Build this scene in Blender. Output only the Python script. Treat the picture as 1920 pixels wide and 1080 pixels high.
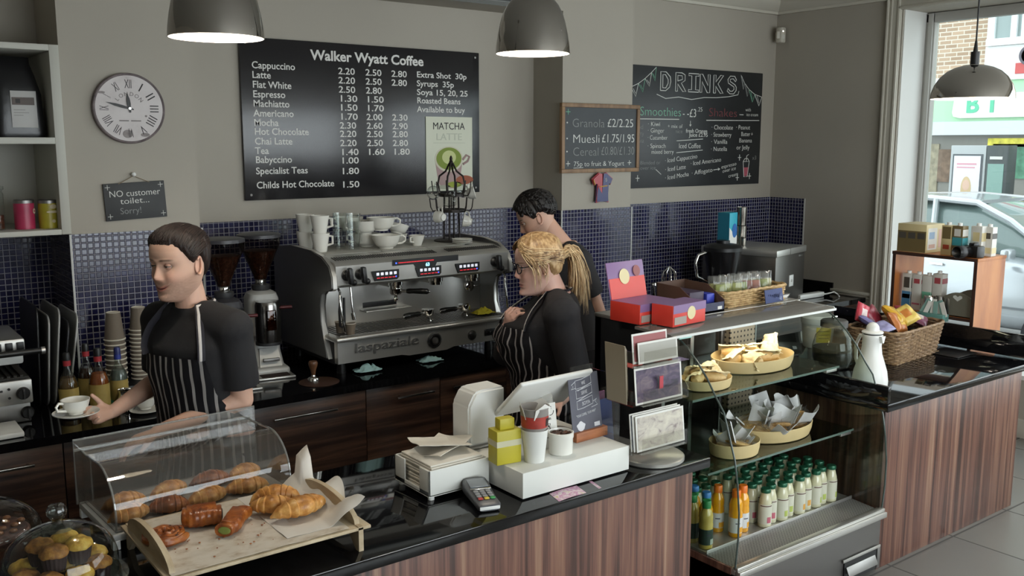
import bpy, bmesh, math, random
from mathutils import Vector, Matrix, noise
from mathutils.bvhtree import BVHTree

R = math.radians
PI = math.pi
scene = bpy.context.scene
for o in list(bpy.data.objects):
    bpy.data.objects.remove(o, do_unlink=True)
col = scene.collection
rnd = random.Random(7)


def srgb(c):
    if isinstance(c, str):
        c = c.lstrip('#')
        c = [int(c[i:i + 2], 16) / 255 for i in (0, 2, 4)]
    return tuple(x / 12.92 if x <= .04045 else ((x + .055) / 1.055) ** 2.4 for x in c)


# ------------------------------------------------------------------ camera, sky, exposure
cam_d = bpy.data.cameras.new('camera')
cam = bpy.data.objects.new('camera', cam_d)
col.objects.link(cam)
cam.location = (0, 0, 2.1)
cam.rotation_euler = (R(90 - 8.75), 0, R(-37.0))
cam_d.sensor_width = 36
cam_d.lens = 1755 / 1920 * 36
cam_d.clip_start = .05
scene.camera = cam

scene.view_settings.view_transform = 'Standard'
scene.view_settings.look = 'None'
scene.view_settings.gamma = 1
scene.view_settings.use_curve_mapping = False
scene.view_settings.exposure = 0.0
scene.cycles.max_bounces = 9
scene.cycles.diffuse_bounces = 4
scene.cycles.glossy_bounces = 4
scene.cycles.transmission_bounces = 6
scene.cycles.transparent_max_bounces = 16
scene.cycles.caustics_reflective = False
scene.cycles.caustics_refractive = False
scene.cycles.sample_clamp_indirect = 6

world = bpy.data.worlds.new('overcast_sky')
scene.world = world
world.use_nodes = True
wn = world.node_tree.nodes
bgn = wn['Background']
bgn.inputs['Color'].default_value = (.86, .93, 1, 1)
bgn.inputs['Strength'].default_value = 3.3


def window_light(name, loc, rot, sx, sy, power, colr):
    """daylight entering through one of the shop's glazed openings"""
    d = bpy.data.lights.new(name, 'AREA')
    d.shape = 'RECTANGLE'
    d.size = sx
    d.size_y = sy
    d.energy = power
    d.color = colr
    o = bpy.data.objects.new(name, d)
    col.objects.link(o)
    o.location = loc
    o.rotation_euler = rot
    return o


# shop front behind the camera and the long side window beside it
window_light('daylight_front_window', (3.2, -2.35, 1.75), (R(-90), 0, R(180)), 5.2, 2.3, 150, (.93, .97, 1))
window_light('daylight_side_window', (7.02, .2, 1.8), (0, R(90), 0), 2.3, 4.4, 62, (.93, .97, 1))


# ------------------------------------------------------------------ materials
MATS = {}


def mat(name, c=None, rough=.5, metal=0, spec=.5, emit=None, estr=0, coat=0, var=0, vscale=6, bump=0, bscale=60,
        sss=0, sheen=0):
    if name in MATS:
        return MATS[name]
    m = bpy.data.materials.new(name)
    m.use_nodes = True
    nt = m.node_tree
    b = nt.nodes['Principled BSDF']
    b.inputs['Base Color'].default_value = (*srgb(c), 1)
    b.inputs['Roughness'].default_value = rough
    b.inputs['Metallic'].default_value = metal
    b.inputs['Specular IOR Level'].default_value = spec
    if coat:
        b.inputs['Coat Weight'].default_value = coat
        b.inputs['Coat Roughness'].default_value = .05
    if sss:
        b.inputs['Subsurface Weight'].default_value = sss
        b.inputs['Subsurface Radius'].default_value = (.012, .005, .003)
        b.inputs['Subsurface Scale'].default_value = .6
    if sheen:
        b.inputs['Sheen Weight'].default_value = sheen
    if emit is not None:
        b.inputs['Emission Color'].default_value = (*srgb(emit), 1)
        b.inputs['Emission Strength'].default_value = estr
    if var or bump:
        tc = nt.nodes.new('ShaderNodeTexCoord')
    if var:
        nz = nt.nodes.new('ShaderNodeTexNoise')
        nz.inputs['Scale'].default_value = vscale
        nz.inputs['Detail'].default_value = 5
        nt.links.new(tc.outputs['Object'], nz.inputs['Vector'])
        hsv = nt.nodes.new('ShaderNodeHueSaturation')
        hsv.inputs['Color'].default_value = (*srgb(c), 1)
        mr = nt.nodes.new('ShaderNodeMapRange')
        mr.inputs['From Min'].default_value = .3
        mr.inputs['From Max'].default_value = .7
        mr.inputs['To Min'].default_value = 1 - var
        mr.inputs['To Max'].default_value = 1 + var
        nt.links.new(nz.outputs['Fac'], mr.inputs['Value'])
        nt.links.new(mr.outputs['Result'], hsv.inputs['Value'])
        nt.links.new(hsv.outputs['Color'], b.inputs['Base Color'])
    if bump:
        n2 = nt.nodes.new('ShaderNodeTexNoise')
        n2.inputs['Scale'].default_value = bscale
        n2.inputs['Detail'].default_value = 4
        nt.links.new(tc.outputs['Object'], n2.inputs['Vector'])
        bp = nt.nodes.new('ShaderNodeBump')
        bp.inputs['Strength'].default_value = bump
        bp.inputs['Distance'].default_value = .004
        nt.links.new(n2.outputs['Fac'], bp.inputs['Height'])
        nt.links.new(bp.outputs['Normal'], b.inputs['Normal'])
    MATS[name] = m
    return m


def ramp(nt, stops):
    r = nt.nodes.new('ShaderNodeValToRGB')
    e = r.color_ramp.elements
    while len(e) < len(stops):
        e.new(.5)
    for k, (p, c) in zip(e, stops):
        k.position = p
        k.color = (*srgb(c), 1)
    return r


def noise_ramp(name, scale, stops, rough=.4, detail=6, coat=0, nscale=1, distort=0, spec=.5, bump=0):
    """anisotropic noise through a colour ramp (wood, stone, crusts)"""
    if name in MATS:
        return MATS[name]
    m = bpy.data.materials.new(name)
    m.use_nodes = True
    nt = m.node_tree
    b = nt.nodes['Principled BSDF']
    tc = nt.nodes.new('ShaderNodeTexCoord')
    mp = nt.nodes.new('ShaderNodeMapping')
    mp.inputs['Scale'].default_value = scale
    nt.links.new(tc.outputs['Object'], mp.inputs['Vector'])
    nz = nt.nodes.new('ShaderNodeTexNoise')
    nz.inputs['Scale'].default_value = nscale
    nz.inputs['Detail'].default_value = detail
    nz.inputs['Roughness'].default_value = .6
    nz.inputs['Distortion'].default_value = distort
    nt.links.new(mp.outputs['Vector'], nz.inputs['Vector'])
    r = ramp(nt, stops)
    nt.links.new(nz.outputs['Fac'], r.inputs['Fac'])
    nt.links.new(r.outputs['Color'], b.inputs['Base Color'])
    b.inputs['Roughness'].default_value = rough
    b.inputs['Specular IOR Level'].default_value = spec
    b.inputs['Coat Weight'].default_value = coat
    if bump:
        bp = nt.nodes.new('ShaderNodeBump')
        bp.inputs['Strength'].default_value = bump
        bp.inputs['Distance'].default_value = .006
        nt.links.new(nz.outputs['Fac'], bp.inputs['Height'])
        nt.links.new(bp.outputs['Normal'], b.inputs['Normal'])
    MATS[name] = m
    return m


def brick_mat(name, c1, c2, cm, bw, bh, ms, rough, off=0, bump=.5, smooth=.3, coord='sum', mrough=.8, coat=0):
    if name in MATS:
        return MATS[name]
    m = bpy.data.materials.new(name)
    m.use_nodes = True
    nt = m.node_tree
    b = nt.nodes['Principled BSDF']
    g = nt.nodes.new('ShaderNodeNewGeometry')
    sp = nt.nodes.new('ShaderNodeSeparateXYZ')
    nt.links.new(g.outputs['Position'], sp.inputs[0])
    cb = nt.nodes.new('ShaderNodeCombineXYZ')
    if coord == 'sum':
        ad = nt.nodes.new('ShaderNodeMath')
        nt.links.new(sp.outputs['X'], ad.inputs[0])
        nt.links.new(sp.outputs['Y'], ad.inputs[1])
        nt.links.new(ad.outputs[0], cb.inputs['X'])
        nt.links.new(sp.outputs['Z'], cb.inputs['Y'])
    else:
        nt.links.new(sp.outputs['X'], cb.inputs['X'])
        nt.links.new(sp.outputs['Y'], cb.inputs['Y'])

    def brick(msz, sm):
        t = nt.nodes.new('ShaderNodeTexBrick')
        t.offset = off
        t.squash = 1
        t.inputs['Scale'].default_value = 1
        t.inputs['Brick Width'].default_value = bw
        t.inputs['Row Height'].default_value = bh
        t.inputs['Mortar Size'].default_value = msz
        t.inputs['Mortar Smooth'].default_value = sm
        t.inputs['Bias'].default_value = 0
        t.inputs['Color1'].default_value = (*srgb(c1), 1)
        t.inputs['Color2'].default_value = (*srgb(c2), 1)
        t.inputs['Mortar'].default_value = (*srgb(cm), 1)
        nt.links.new(cb.outputs[0], t.inputs['Vector'])
        return t
    t = brick(ms, .05)
    nt.links.new(t.outputs['Color'], b.inputs['Base Color'])
    mx = nt.nodes.new('ShaderNodeMapRange')
    mx.inputs['To Min'].default_value = rough
    mx.inputs['To Max'].default_value = mrough
    nt.links.new(t.outputs['Fac'], mx.inputs['Value'])
    nt.links.new(mx.outputs['Result'], b.inputs['Roughness'])
    t2 = brick(ms * 2.2, smooth)
    bp = nt.nodes.new('ShaderNodeBump')
    bp.invert = True
    bp.inputs['Strength'].default_value = bump
    bp.inputs['Distance'].default_value = .004
    nt.links.new(t2.outputs['Fac'], bp.inputs['Height'])
    nt.links.new(bp.outputs['Normal'], b.inputs['Normal'])
    MATS[name] = m
    return m


def glass_mat(name, tint='#ffffff', refl=1.0, rough=.0, body=0.0, bodyc='#dddddd', ior=1.45):
    """thin clear sheet: transparent with fresnel reflection, optional milky body"""
    if name in MATS:
        return MATS[name]
    m = bpy.data.materials.new(name)
    m.use_nodes = True
    nt = m.node_tree
    for n in list(nt.nodes):
        nt.nodes.remove(n)
    out = nt.nodes.new('ShaderNodeOutputMaterial')
    tr = nt.nodes.new('ShaderNodeBsdfTransparent')
    tr.inputs['Color'].default_value = (*srgb(tint), 1)
    base = tr
    if body:
        df = nt.nodes.new('ShaderNodeBsdfDiffuse')
        df.inputs['Color'].default_value = (*srgb(bodyc), 1)
        mb_ = nt.nodes.new('ShaderNodeMixShader')
        mb_.inputs[0].default_value = body
        nt.links.new(tr.outputs[0], mb_.inputs[1])
        nt.links.new(df.outputs[0], mb_.inputs[2])
        base = mb_
    gl = nt.nodes.new('ShaderNodeBsdfGlossy')
    gl.inputs['Roughness'].default_value = rough
    lw = nt.nodes.new('ShaderNodeLayerWeight')      # two-sided Schlick term
    pw = nt.nodes.new('ShaderNodeMath')
    pw.operation = 'POWER'
    pw.inputs[1].default_value = 4
    nt.links.new(lw.outputs['Facing'], pw.inputs[0])
    mu = nt.nodes.new('ShaderNodeMath')
    mu.operation = 'MULTIPLY_ADD'
    mu.inputs[1].default_value = .8 * refl
    mu.inputs[2].default_value = .035 * refl
    mu.use_clamp = True
    nt.links.new(pw.outputs[0], mu.inputs[0])
    mx = nt.nodes.new('ShaderNodeMixShader')
    nt.links.new(mu.outputs[0], mx.inputs[0])
    nt.links.new(base.outputs[0], mx.inputs[1])
    nt.links.new(gl.outputs[0], mx.inputs[2])
    nt.links.new(mx.outputs[0], out.inputs[0])
    MATS[name] = m
    return m


def stripe_mat(name, dark, light, period, width, rough=.8):
    """cloth stripes along the mesh's own UV"""
    if name in MATS:
        return MATS[name]
    m = bpy.data.materials.new(name)
    m.use_nodes = True
    nt = m.node_tree
    b = nt.nodes['Principled BSDF']
    uv = nt.nodes.new('ShaderNodeUVMap')
    uv.uv_map = 'cloth'
    sp = nt.nodes.new('ShaderNodeSeparateXYZ')
    nt.links.new(uv.outputs[0], sp.inputs[0])
    md = nt.nodes.new('ShaderNodeMath')
    md.operation = 'MODULO'
    md.inputs[1].default_value = period
    nt.links.new(sp.outputs['X'], md.inputs[0])
    lt = nt.nodes.new('ShaderNodeMath')
    lt.operation = 'LESS_THAN'
    lt.inputs[1].default_value = width
    nt.links.new(md.outputs[0], lt.inputs[0])
    mx = nt.nodes.new('ShaderNodeMix')
    mx.data_type = 'RGBA'
    mx.inputs['A'].default_value = (*srgb(dark), 1)
    mx.inputs['B'].default_value = (*srgb(light), 1)
    nt.links.new(lt.outputs[0], mx.inputs['Factor'])
    nt.links.new(mx.outputs['Result'], b.inputs['Base Color'])
    b.inputs['Roughness'].default_value = rough
    MATS[name] = m
    return m


def attr_mat(name, attr, rough=.5, sss=0, spec=.4, bump=0, bscale=200):
    if name in MATS:
        return MATS[name]
    m = mat(name, '#808080', rough=rough, sss=sss, spec=spec, bump=bump, bscale=bscale)
    nt = m.node_tree
    a = nt.nodes.new('ShaderNodeAttribute')
    a.attribute_name = attr
    nt.links.new(a.outputs['Color'], nt.nodes['Principled BSDF'].inputs['Base Color'])
    return m


# ------------------------------------------------------------------ mesh builder
LOCS = {}


def empty_matrix(o):
    return LOCS.get(o.name, Matrix.Identity(4))


class MB:
    def __init__(s):
        s.bm = bmesh.new()
        s.ms = []

    def mi(s, m):
        if m not in s.ms:
            s.ms.append(m)
        return s.ms.index(m)

    def _mark(s, faces, m):
        i = s.mi(m)
        for f in faces:
            f.material_index = i

    def box(s, x0, x1, y0, y1, z0, z1, m, bev=0, seg=2, M=None):
        r = bmesh.ops.create_cube(s.bm, size=1)
        vs = r['verts']
        for v in vs:
            v.co = Vector((x0 + (v.co.x + .5) * (x1 - x0), y0 + (v.co.y + .5) * (y1 - y0), z0 + (v.co.z + .5) * (z1 - z0)))
        fs = set(f for v in vs for f in v.link_faces)
        s._mark(fs, m)
        if bev:
            es = set(e for v in vs for e in v.link_edges)
            rr = bmesh.ops.bevel(s.bm, geom=list(es), offset=bev, segments=seg, profile=.5, affect='EDGES')
            s._mark(rr['faces'], m)
            vs = list(set(vs_ for vs_ in rr['verts'] if vs_.is_valid) | set(v for v in vs if v.is_valid))
        if M is not None:
            for v in vs:
                v.co = M @ v.co
        return vs

    def obox(s, c, half, M, m, bev=0, seg=2):
        """box centred at c with 3x3 orientation M"""
        T = Matrix.Translation(Vector(c)) @ M.to_4x4()
        return s.box(-half[0], half[0], -half[1], half[1], -half[2], half[2], m, bev, seg, T)

    def lathe(s, prof, m, c=(0, 0, 0), n=32, M=None, arc=2 * PI, caps=True, start=0, sy=1):
        T = Matrix.Translation(Vector(c)) @ (M.to_4x4() if M is not None else Matrix.Identity(4))
        full = arc > 2 * PI - 1e-4
        cnt = n if full else n + 1
        rings = []
        for (r, z) in prof:
            if r < 1e-6:
                rings.append([s.bm.verts.new(T @ Vector((0, 0, z)))])
            else:
                rings.append([s.bm.verts.new(T @ Vector((r * math.cos(start + arc * k / n), sy * r * math.sin(start + arc * k / n), z)))
                              for k in range(cnt)])
        fs = []
        for a, b in zip(rings, rings[1:]):
            for k in range(n):
                k2 = (k + 1) % cnt
                q = []
                for ring, idx in ((a, k), (a, k2), (b, k2), (b, k)):
                    v = ring[idx] if len(ring) > 1 else ring[0]
                    if v not in q:
                        q.append(v)
                if len(q) > 2:
                    try:
                        fs.append(s.bm.faces.new(q))
                    except ValueError:
                        pass
        if caps and full:
            for ring in (rings[0], rings[-1]):
                if len(ring) > 2:
                    try:
                        fs.append(s.bm.faces.new(ring))
                    except ValueError:
                        pass
        s._mark(fs, m)
        return rings

    def cyl(s, p0, p1, r, m, n=16, r1=None):
        return s.tube([p0, p1], [r, r if r1 is None else r1], m, n)

    def tube(s, pts, r, m, n=8, closed=False, flat=None):
        pts = [Vector(p) for p in pts]
        k = len(pts)
        rs = r if isinstance(r, (list, tuple)) else [r] * k
        rings = []
        up = Vector((0, 0, 1))
        prev = None
        for i, p in enumerate(pts):
            if closed:
                t = pts[(i + 1) % k] - pts[i - 1]
            else:
                t = pts[min(i + 1, k - 1)] - pts[max(i - 1, 0)]
            if t.length < 1e-9:
                t = Vector((0, 0, 1))
            t.normalize()
            if prev is None:
                a = t.cross(up)
                if a.length < 1e-3:
                    a = t.cross(Vector((1, 0, 0)))
            else:
                a = prev - t * prev.dot(t)
                if a.length < 1e-6:
                    a = t.cross(up)
            a.normalize()
            prev = a
            b = t.cross(a)
            fl = flat or 1
            rings.append([s.bm.verts.new(p + a * (rs[i] * math.cos(2 * PI * j / n)) + b * (rs[i] * fl * math.sin(2 * PI * j / n)))
                          for j in range(n)])
        fs = []
        prs = list(zip(rings, rings[1:]))
        if closed:
            prs.append((rings[-1], rings[0]))
        for A, B in prs:
            for j in range(n):
                try:
                    fs.append(s.bm.faces.new((A[j], A[(j + 1) % n], B[(j + 1) % n], B[j])))
                except ValueError:
                    pass
        if not closed:
            for ring in (rings[0], rings[-1]):
                try:
                    fs.append(s.bm.faces.new(ring))
                except ValueError:
                    pass
        s._mark(fs, m)
        return rings

    def loft(s, rings, m, n=24, cap=True, p=2.0):
        """rings: (center, a vector, b vector[, exponent])"""
        out = []
        for rg in rings:
            c, a, b = Vector(rg[0]), Vector(rg[1]), Vector(rg[2])
            e = 2.0 / (rg[3] if len(rg) > 3 else p)
            L = []
            for j in range(n):
                t = 2 * PI * j / n
                cs, sn = math.cos(t), math.sin(t)
                L.append(s.bm.verts.new(c + a * (math.copysign(abs(cs) ** e, cs)) + b * (math.copysign(abs(sn) ** e, sn))))
            out.append(L)
        fs = []
        for A, B in zip(out, out[1:]):
            for j in range(n):
                fs.append(s.bm.faces.new((A[j], A[(j + 1) % n], B[(j + 1) % n], B[j])))
        if cap:
            fs.append(s.bm.faces.new(out[0]))
            fs.append(s.bm.faces.new(out[-1]))
        s._mark(fs, m)
        return out

    def prism(s, poly, o, u, v, w, depth, m, mside=None):
        """2D polygon in (u,v) at o, extruded along w"""
        o, u, v, w = Vector(o), Vector(u), Vector(v), Vector(w).normalized()
        A = [s.bm.verts.new(o + u * x + v * y) for x, y in poly]
        B = [s.bm.verts.new(o + u * x + v * y + w * depth) for x, y in poly]
        f1 = [s.bm.faces.new(A), s.bm.faces.new(B)]
        s._mark(f1, m)
        fs = []
        k = len(poly)
        for i in range(k):
            fs.append(s.bm.faces.new((A[i], A[(i + 1) % k], B[(i + 1) % k], B[i])))
        s._mark(fs, mside or m)

    def ball(s, c, r, m, sc=(1, 1, 1), M=None, u=20, v=12):
        T = Matrix.Translation(Vector(c)) @ (M.to_4x4() if M is not None else Matrix.Identity(4)) @ Matrix.Diagonal((sc[0], sc[1], sc[2], 1))
        rr = bmesh.ops.create_uvsphere(s.bm, u_segments=u, v_segments=v, radius=r, matrix=T)
        s._mark(set(f for x in rr['verts'] for f in x.link_faces), m)
        return rr['verts']

    def sheet(s, fn, nu, nv, m, thick=0, wrap=False):
        """surface fn(u,v)->point; thick>0 gives it real thickness"""
        g = [[s.bm.verts.new(Vector(fn(i / nu, j / nv))) for j in range(nv + 1)] for i in range(nu + (0 if wrap else 1))]
        fs = []
        L = len(g)
        for i in range(nu):
            for j in range(nv):
                fs.append(s.bm.faces.new((g[i][j], g[(i + 1) % L][j], g[(i + 1) % L][j + 1], g[i][j + 1])))
        s._mark(fs, m)
        if thick:
            bmesh.ops.recalc_face_normals(s.bm, faces=fs)
            r = bmesh.ops.solidify(s.bm, geom=fs, thickness=thick)
            s._mark([f for f in r['geom'] if isinstance(f, bmesh.types.BMFace)], m)
        return g

    def text(s, body, o, m, size, right=(1, 0, 0), up=(0, 0, 1), align='LEFT', off=0.0, depth=.0006, width=None, shear=0, spacing=1.0):
        cu = bpy.data.curves.new('t', 'FONT')
        cu.body = body
        cu.size = size
        cu.align_x = align
        cu.offset = off
        cu.extrude = depth
        cu.shear = shear
        cu.space_character = spacing
        cu.resolution_u = 3
        ob = bpy.data.objects.new('t', cu)
        col.objects.link(ob)
        bpy.context.view_layer.update()
        me = bpy.data.meshes.new_from_object(ob.evaluated_get(bpy.context.evaluated_depsgraph_get()))
        sx = 1
        if width and len(me.vertices):
            xs = [v.co.x for v in me.vertices]
            sx = width / max(1e-6, max(xs) - min(xs))
        right, up = Vector(right).normalized(), Vector(up).normalized()
        nn = right.cross(up)
        T = Matrix((right * sx, up, nn)).transposed().to_4x4()
        T.translation = Vector(o)
        me.transform(T)
        n0 = len(s.bm.faces)
        s.bm.from_mesh(me)
        s.bm.faces.ensure_lookup_table()
        s._mark(s.bm.faces[n0:], m)
        bpy.data.objects.remove(ob, do_unlink=True)
        bpy.data.curves.remove(cu)
        bpy.data.meshes.remove(me)

    def line(s, pts, w, m, o, right, up, depth=.0008):
        """drawn stroke on a board: pts in board coordinates"""
        right, up = Vector(right), Vector(up)
        o = Vector(o)
        s.tube([o + right * x + up * y for x, y in pts], w, m, 5, flat=1)

    def build(s, name, parent=None, world=False, smooth=40, loc=None, weld=False):
        if weld:
            bmesh.ops.remove_doubles(s.bm, verts=s.bm.verts, dist=1e-5)
        bmesh.ops.recalc_face_normals(s.bm, faces=s.bm.faces)
        me = bpy.data.meshes.new(name)
        s.bm.to_mesh(me)
        s.bm.free()
        for m in s.ms:
            me.materials.append(m)
        if smooth is not None:
            me.polygons.foreach_set('use_smooth', [True] * len(me.polygons))
            me.set_sharp_from_angle(angle=R(smooth))
        o = bpy.data.objects.new(name, me)
        col.objects.link(o)
        if parent is not None:
            o.parent = parent
            if world:
                me.transform(empty_matrix(parent).inverted())
        elif loc is not None:
            me.transform(Matrix.Translation(-Vector(loc)))
            o.location = loc
        return o


def tag(o, label=None, cat=None, group=None, kind=None):
    if label:
        o['label'] = label
    if cat:
        o['category'] = cat
    if group:
        o['group'] = group
    if kind:
        o['kind'] = kind
    return o


def thing(name, label, cat, loc=(0, 0, 0), rz=0, group=None):
    o = bpy.data.objects.new(name, None)
    col.objects.link(o)
    o.empty_display_size = .05
    o.location = loc
    o.rotation_euler = (0, 0, rz)
    LOCS[o.name] = Matrix.Translation(Vector(loc)) @ Matrix.Rotation(rz, 4, 'Z')
    return tag(o, label, cat, group)


def sub(o):
    """a part that parents sub-parts sits at its thing's origin, so the thing's frame is its own"""
    p = o.parent
    LOCS[o.name] = empty_matrix(p)
    return o


def struct(name, mb, smooth=40):
    return tag(mb.build(name, smooth=smooth), kind='structure')


KIDS = {}


def dup(root, loc, rz=None, label=None, group=None, scale=None):
    def cp(o, parent):
        c = o.copy()
        col.objects.link(c)
        if parent is not None:
            c.parent = parent
        for ch in list(o.children):
            cp(ch, c)
        return c
    r = cp(root, None)
    r.location = loc
    if rz is not None:
        r.rotation_euler = (0, 0, rz) if not isinstance(rz, tuple) else rz
    if scale:
        r.scale = (scale,) * 3 if not isinstance(scale, tuple) else scale
    if label:
        r['label'] = label
    if group:
        r['group'] = group
    return r


def RZ(a):
    return Matrix.Rotation(a, 3, 'Z')


def RX(a):
    return Matrix.Rotation(a, 3, 'X')


def RY(a):
    return Matrix.Rotation(a, 3, 'Y')


def sstep(a, b, x):
    t = max(0, min(1, (x - a) / (b - a)))
    return t * t * (3 - 2 * t)


def lerp(a, b, t):
    return a + (b - a) * t


def interp(tab, x):
    if x <= tab[0][0]:
        return tab[0][1:]
    for p, q in zip(tab, tab[1:]):
        if x <= q[0]:
            t = (x - p[0]) / (q[0] - p[0])
            return tuple(lerp(a, b, t) for a, b in zip(p[1:], q[1:]))
    return tab[-1][1:]


# shared materials
WALL = mat('warm_grey_wall_paint', '#a59e92', rough=.75, var=.02, vscale=2)
CEILP = mat('off_white_ceiling_paint', '#c9c6bd', rough=.8)
WHITE_TRIM = mat('off_white_gloss_trim', '#c4bfb2', rough=.4)
REVEAL = mat('white_window_reveal_paint', '#d9d8d4', rough=.6)
TILE = brick_mat('navy_glass_mosaic_tile', '#141432', '#1f1f46', '#807e86', .03, .03, .0022, .12, bump=.7, smooth=.6)
BLACK_STONE = noise_ramp('polished_black_granite', (60, 60, 60), [(.3, '#08080a'), (.62, '#101012'), (.8, '#1c1c1e')], rough=.055, spec=.6)
WOODV = noise_ramp('zebrano_laminate_vertical', (34, 34, .7), [(.26, '#2f201c'), (.40, '#4c332c'), (.5, '#6a483d'), (.6, '#7d5a4a'), (.74, '#9b7d67')], rough=.33, detail=8, distort=.25)
WOODH = noise_ramp('dark_zebrano_laminate_horizontal', (1.1, 26, 26), [(.28, '#1d1411'), (.43, '#2e201a'), (.55, '#4a3429'), (.72, '#6b4f3d')], rough=.35, detail=8, distort=.35)
STEEL = mat('brushed_stainless_steel', '#c9c7c2', rough=.34, metal=.82, bump=.03, bscale=300)
STEEL_D = mat('dull_stainless_steel', '#8f8d8a', rough=.42, metal=1)
CHROME = mat('polished_chrome', '#d6d4d0', rough=.07, metal=1)
BLACKP = mat('black_plastic', '#151516', rough=.4)
DARKP = mat('charcoal_plastic', '#2b2b2d', rough=.5)
WHITEP = mat('glossy_white_plastic', '#e3e3df', rough=.3)
MATTW = mat('matt_white_board', '#dcdcd6', rough=.55)
CERAM = mat('white_glazed_china', '#e2e0d8', rough=.14, coat=.4)
PAPER = mat('plain_white_paper', '#dcdad4', rough=.85)
CHALK = mat('white_chalk', '#d8d8d2', rough=.9)
CHALKD = mat('faint_grey_chalk', '#8d8f8c', rough=.9)
CLEAR = glass_mat('clear_glass', '#f2f6f4')

# ================================================================== THE ROOM
CY, RY_, PY, SY, WX, AY = 4.92, 5.32, 5.0, 5.30, 6.87, 5.40
CEIL = 3.30
b = MB()
b.box(-2.2, 7.3, -2.6, 5.7, -.12, 0, brick_mat('grey_floor_tile', '#77756f', '#6e6c68', '#4d4b48', .6, .6, .006, .32, bump=.15, smooth=.2, coord='xy'))
struct('floor', b)
b = MB()
b.box(-2.2, 7.3, -2.6, 5.7, CEIL, CEIL + .1, CEILP)
struct('ceiling', b)

WALLB = WALL
def wall(name, *boxes, m=WALL):
    q = MB()
    for bx in boxes:
        q.box(*bx, m)
    return struct(name, q)

wall('wall_back', (-2.2, 1.022, AY, AY + .12, 0, CEIL), (1.65, 4.2, RY_, RY_ + .12, 0, CEIL), (4.86, WX, SY, SY + .12, 0, CEIL))
wall('wall_back_column', (1.022, 1.65, CY, 5.52, 0, CEIL))
wall('wall_back_pillar', (4.2, 4.86, PY, 5.44, 0, CEIL))
wall('wall_back_bulkhead', (1.65, 4.2, PY - .01, RY_, 2.985, CEIL))
wall('wall_right', (WX, 7.28, 4.12, 5.42, 0, CEIL), (WX, 7.28, -2.0, 4.12, 3.12, CEIL), (WX, 7.28, -2.0, 4.12, 0, .42), (WX, 7.28, -2.6, -2.0, 0, CEIL))
b = MB()
b.box(6.885, 7.2, 4.114, 4.12, .42, 3.12, REVEAL)
b.box(6.885, 7.2, -2.0, 4.12, .42, .45, REVEAL)
struct('trim_1', b)
wall('wall_left', (-2.3, -2.2, -2.6, 5.7, 0, CEIL))
wall('wall_front', (-2.2, .5, -2.6, -2.5, 0, CEIL), (5.9, 7.3, -2.6, -2.5, 0, CEIL), (.5, 5.9, -2.6, -2.5, 2.95, CEIL), (.5, 5.9, -2.6, -2.5, 0, .5))

# mosaic splashback, one panel per wall face
b = MB()
b.box(-2.2, 1.014, AY - .008, AY, .86, 1.70, TILE)
b.box(1.014, 1.022, CY, AY, .86, 1.664, TILE)
b.box(1.014, 1.658, CY - .008, CY, .86, 1.664, TILE)
b.box(1.65, 4.2, RY_ - .008, RY_, .86, 1.655, TILE)
b.box(4.192, 4.2, PY, RY_, .86, 1.642, TILE)
b.box(4.192, 4.868, PY - .008, PY, .86, 1.642, TILE)
b.box(4.86, WX, SY - .008, SY, .86, 1.634, TILE)
b.box(WX - .008, WX, 4.927, SY, .86, 1.634, TILE)
struct('wall_tiles_back', b)
b = MB()
for x, y, z in ((1.014, CY - .009, 1.664), (1.655, CY - .009, 1.664), (4.194, PY - .009, 1.642), (4.866, PY - .009, 1.642), (WX - .01, 4.924, 1.636)):
    b.box(x - .005, x + .005, y - .003, y + .006, .86, z, mat('white_plastic_tile_edge', '#b9b8b4', rough=.4))
struct('trim_2', b)

# dado moulding, cornice and window casing on the right wall
b = MB()
b.box(WX - .012, WX, 4.24, 4.62, .70, .88, WHITE_TRIM, .003)
for z0, z1, d in ((.875, .90, .03), (.845, .858, .022), (.72, .732, .02), (.70, .712, .026)):
    b.box(WX - d, WX, 4.24, 4.62, z0, z1, WHITE_TRIM, .004)
b.box(WX - .02, WX, 4.24, 4.62, 0, .14, WHITE_TRIM, .004)
b.box(WX - .02, WX, -2.0, 4.12, 0, .14, WHITE_TRIM, .004)
struct('trim_3', b)
b = MB()
prof = [(0, 0), (.03, 0), (.035, .02), (.06, .03), (.085, .06), (.11, .075), (.12, .10), (0, .10)]
b.prism(prof, (4.86, SY, CEIL - .10), (0, -1, 0), (0, 0, 1), (1, 0, 0), WX - 4.86, WHITE_TRIM)
b.prism(prof, (WX, -2.0, CEIL - .10), (-1, 0, 0), (0, 0, 1), (0, 1, 0), SY + 2.0, WHITE_TRIM)
b.prism(prof, (4.2, PY, CEIL - .10), (0, -1, 0), (0, 0, 1), (1, 0, 0), .66, WHITE_TRIM)
b.prism(prof, (1.022, CY, CEIL - .10), (0, -1, 0), (0, 0, 1), (1, 0, 0), .63, WHITE_TRIM)
struct('trim_4', b)
b = MB()
for y0, y1, d in ((4.13, 4.245, .018), (4.135, 4.155, .03), (4.20, 4.215, .026), (4.228, 4.245, .035)):
    b.box(WX - d, WX, y0, y1, 0, 3.12 + (4.245 - 4.13), WHITE_TRIM, .004)
for z0, z1, d in ((3.12, 3.235, .018), (3.125, 3.145, .03), (3.19, 3.205, .026)):
    b.box(WX - d, WX, -2.0, 4.15, z0, z1, WHITE_TRIM, .004)
struct('trim_5', b)

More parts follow.
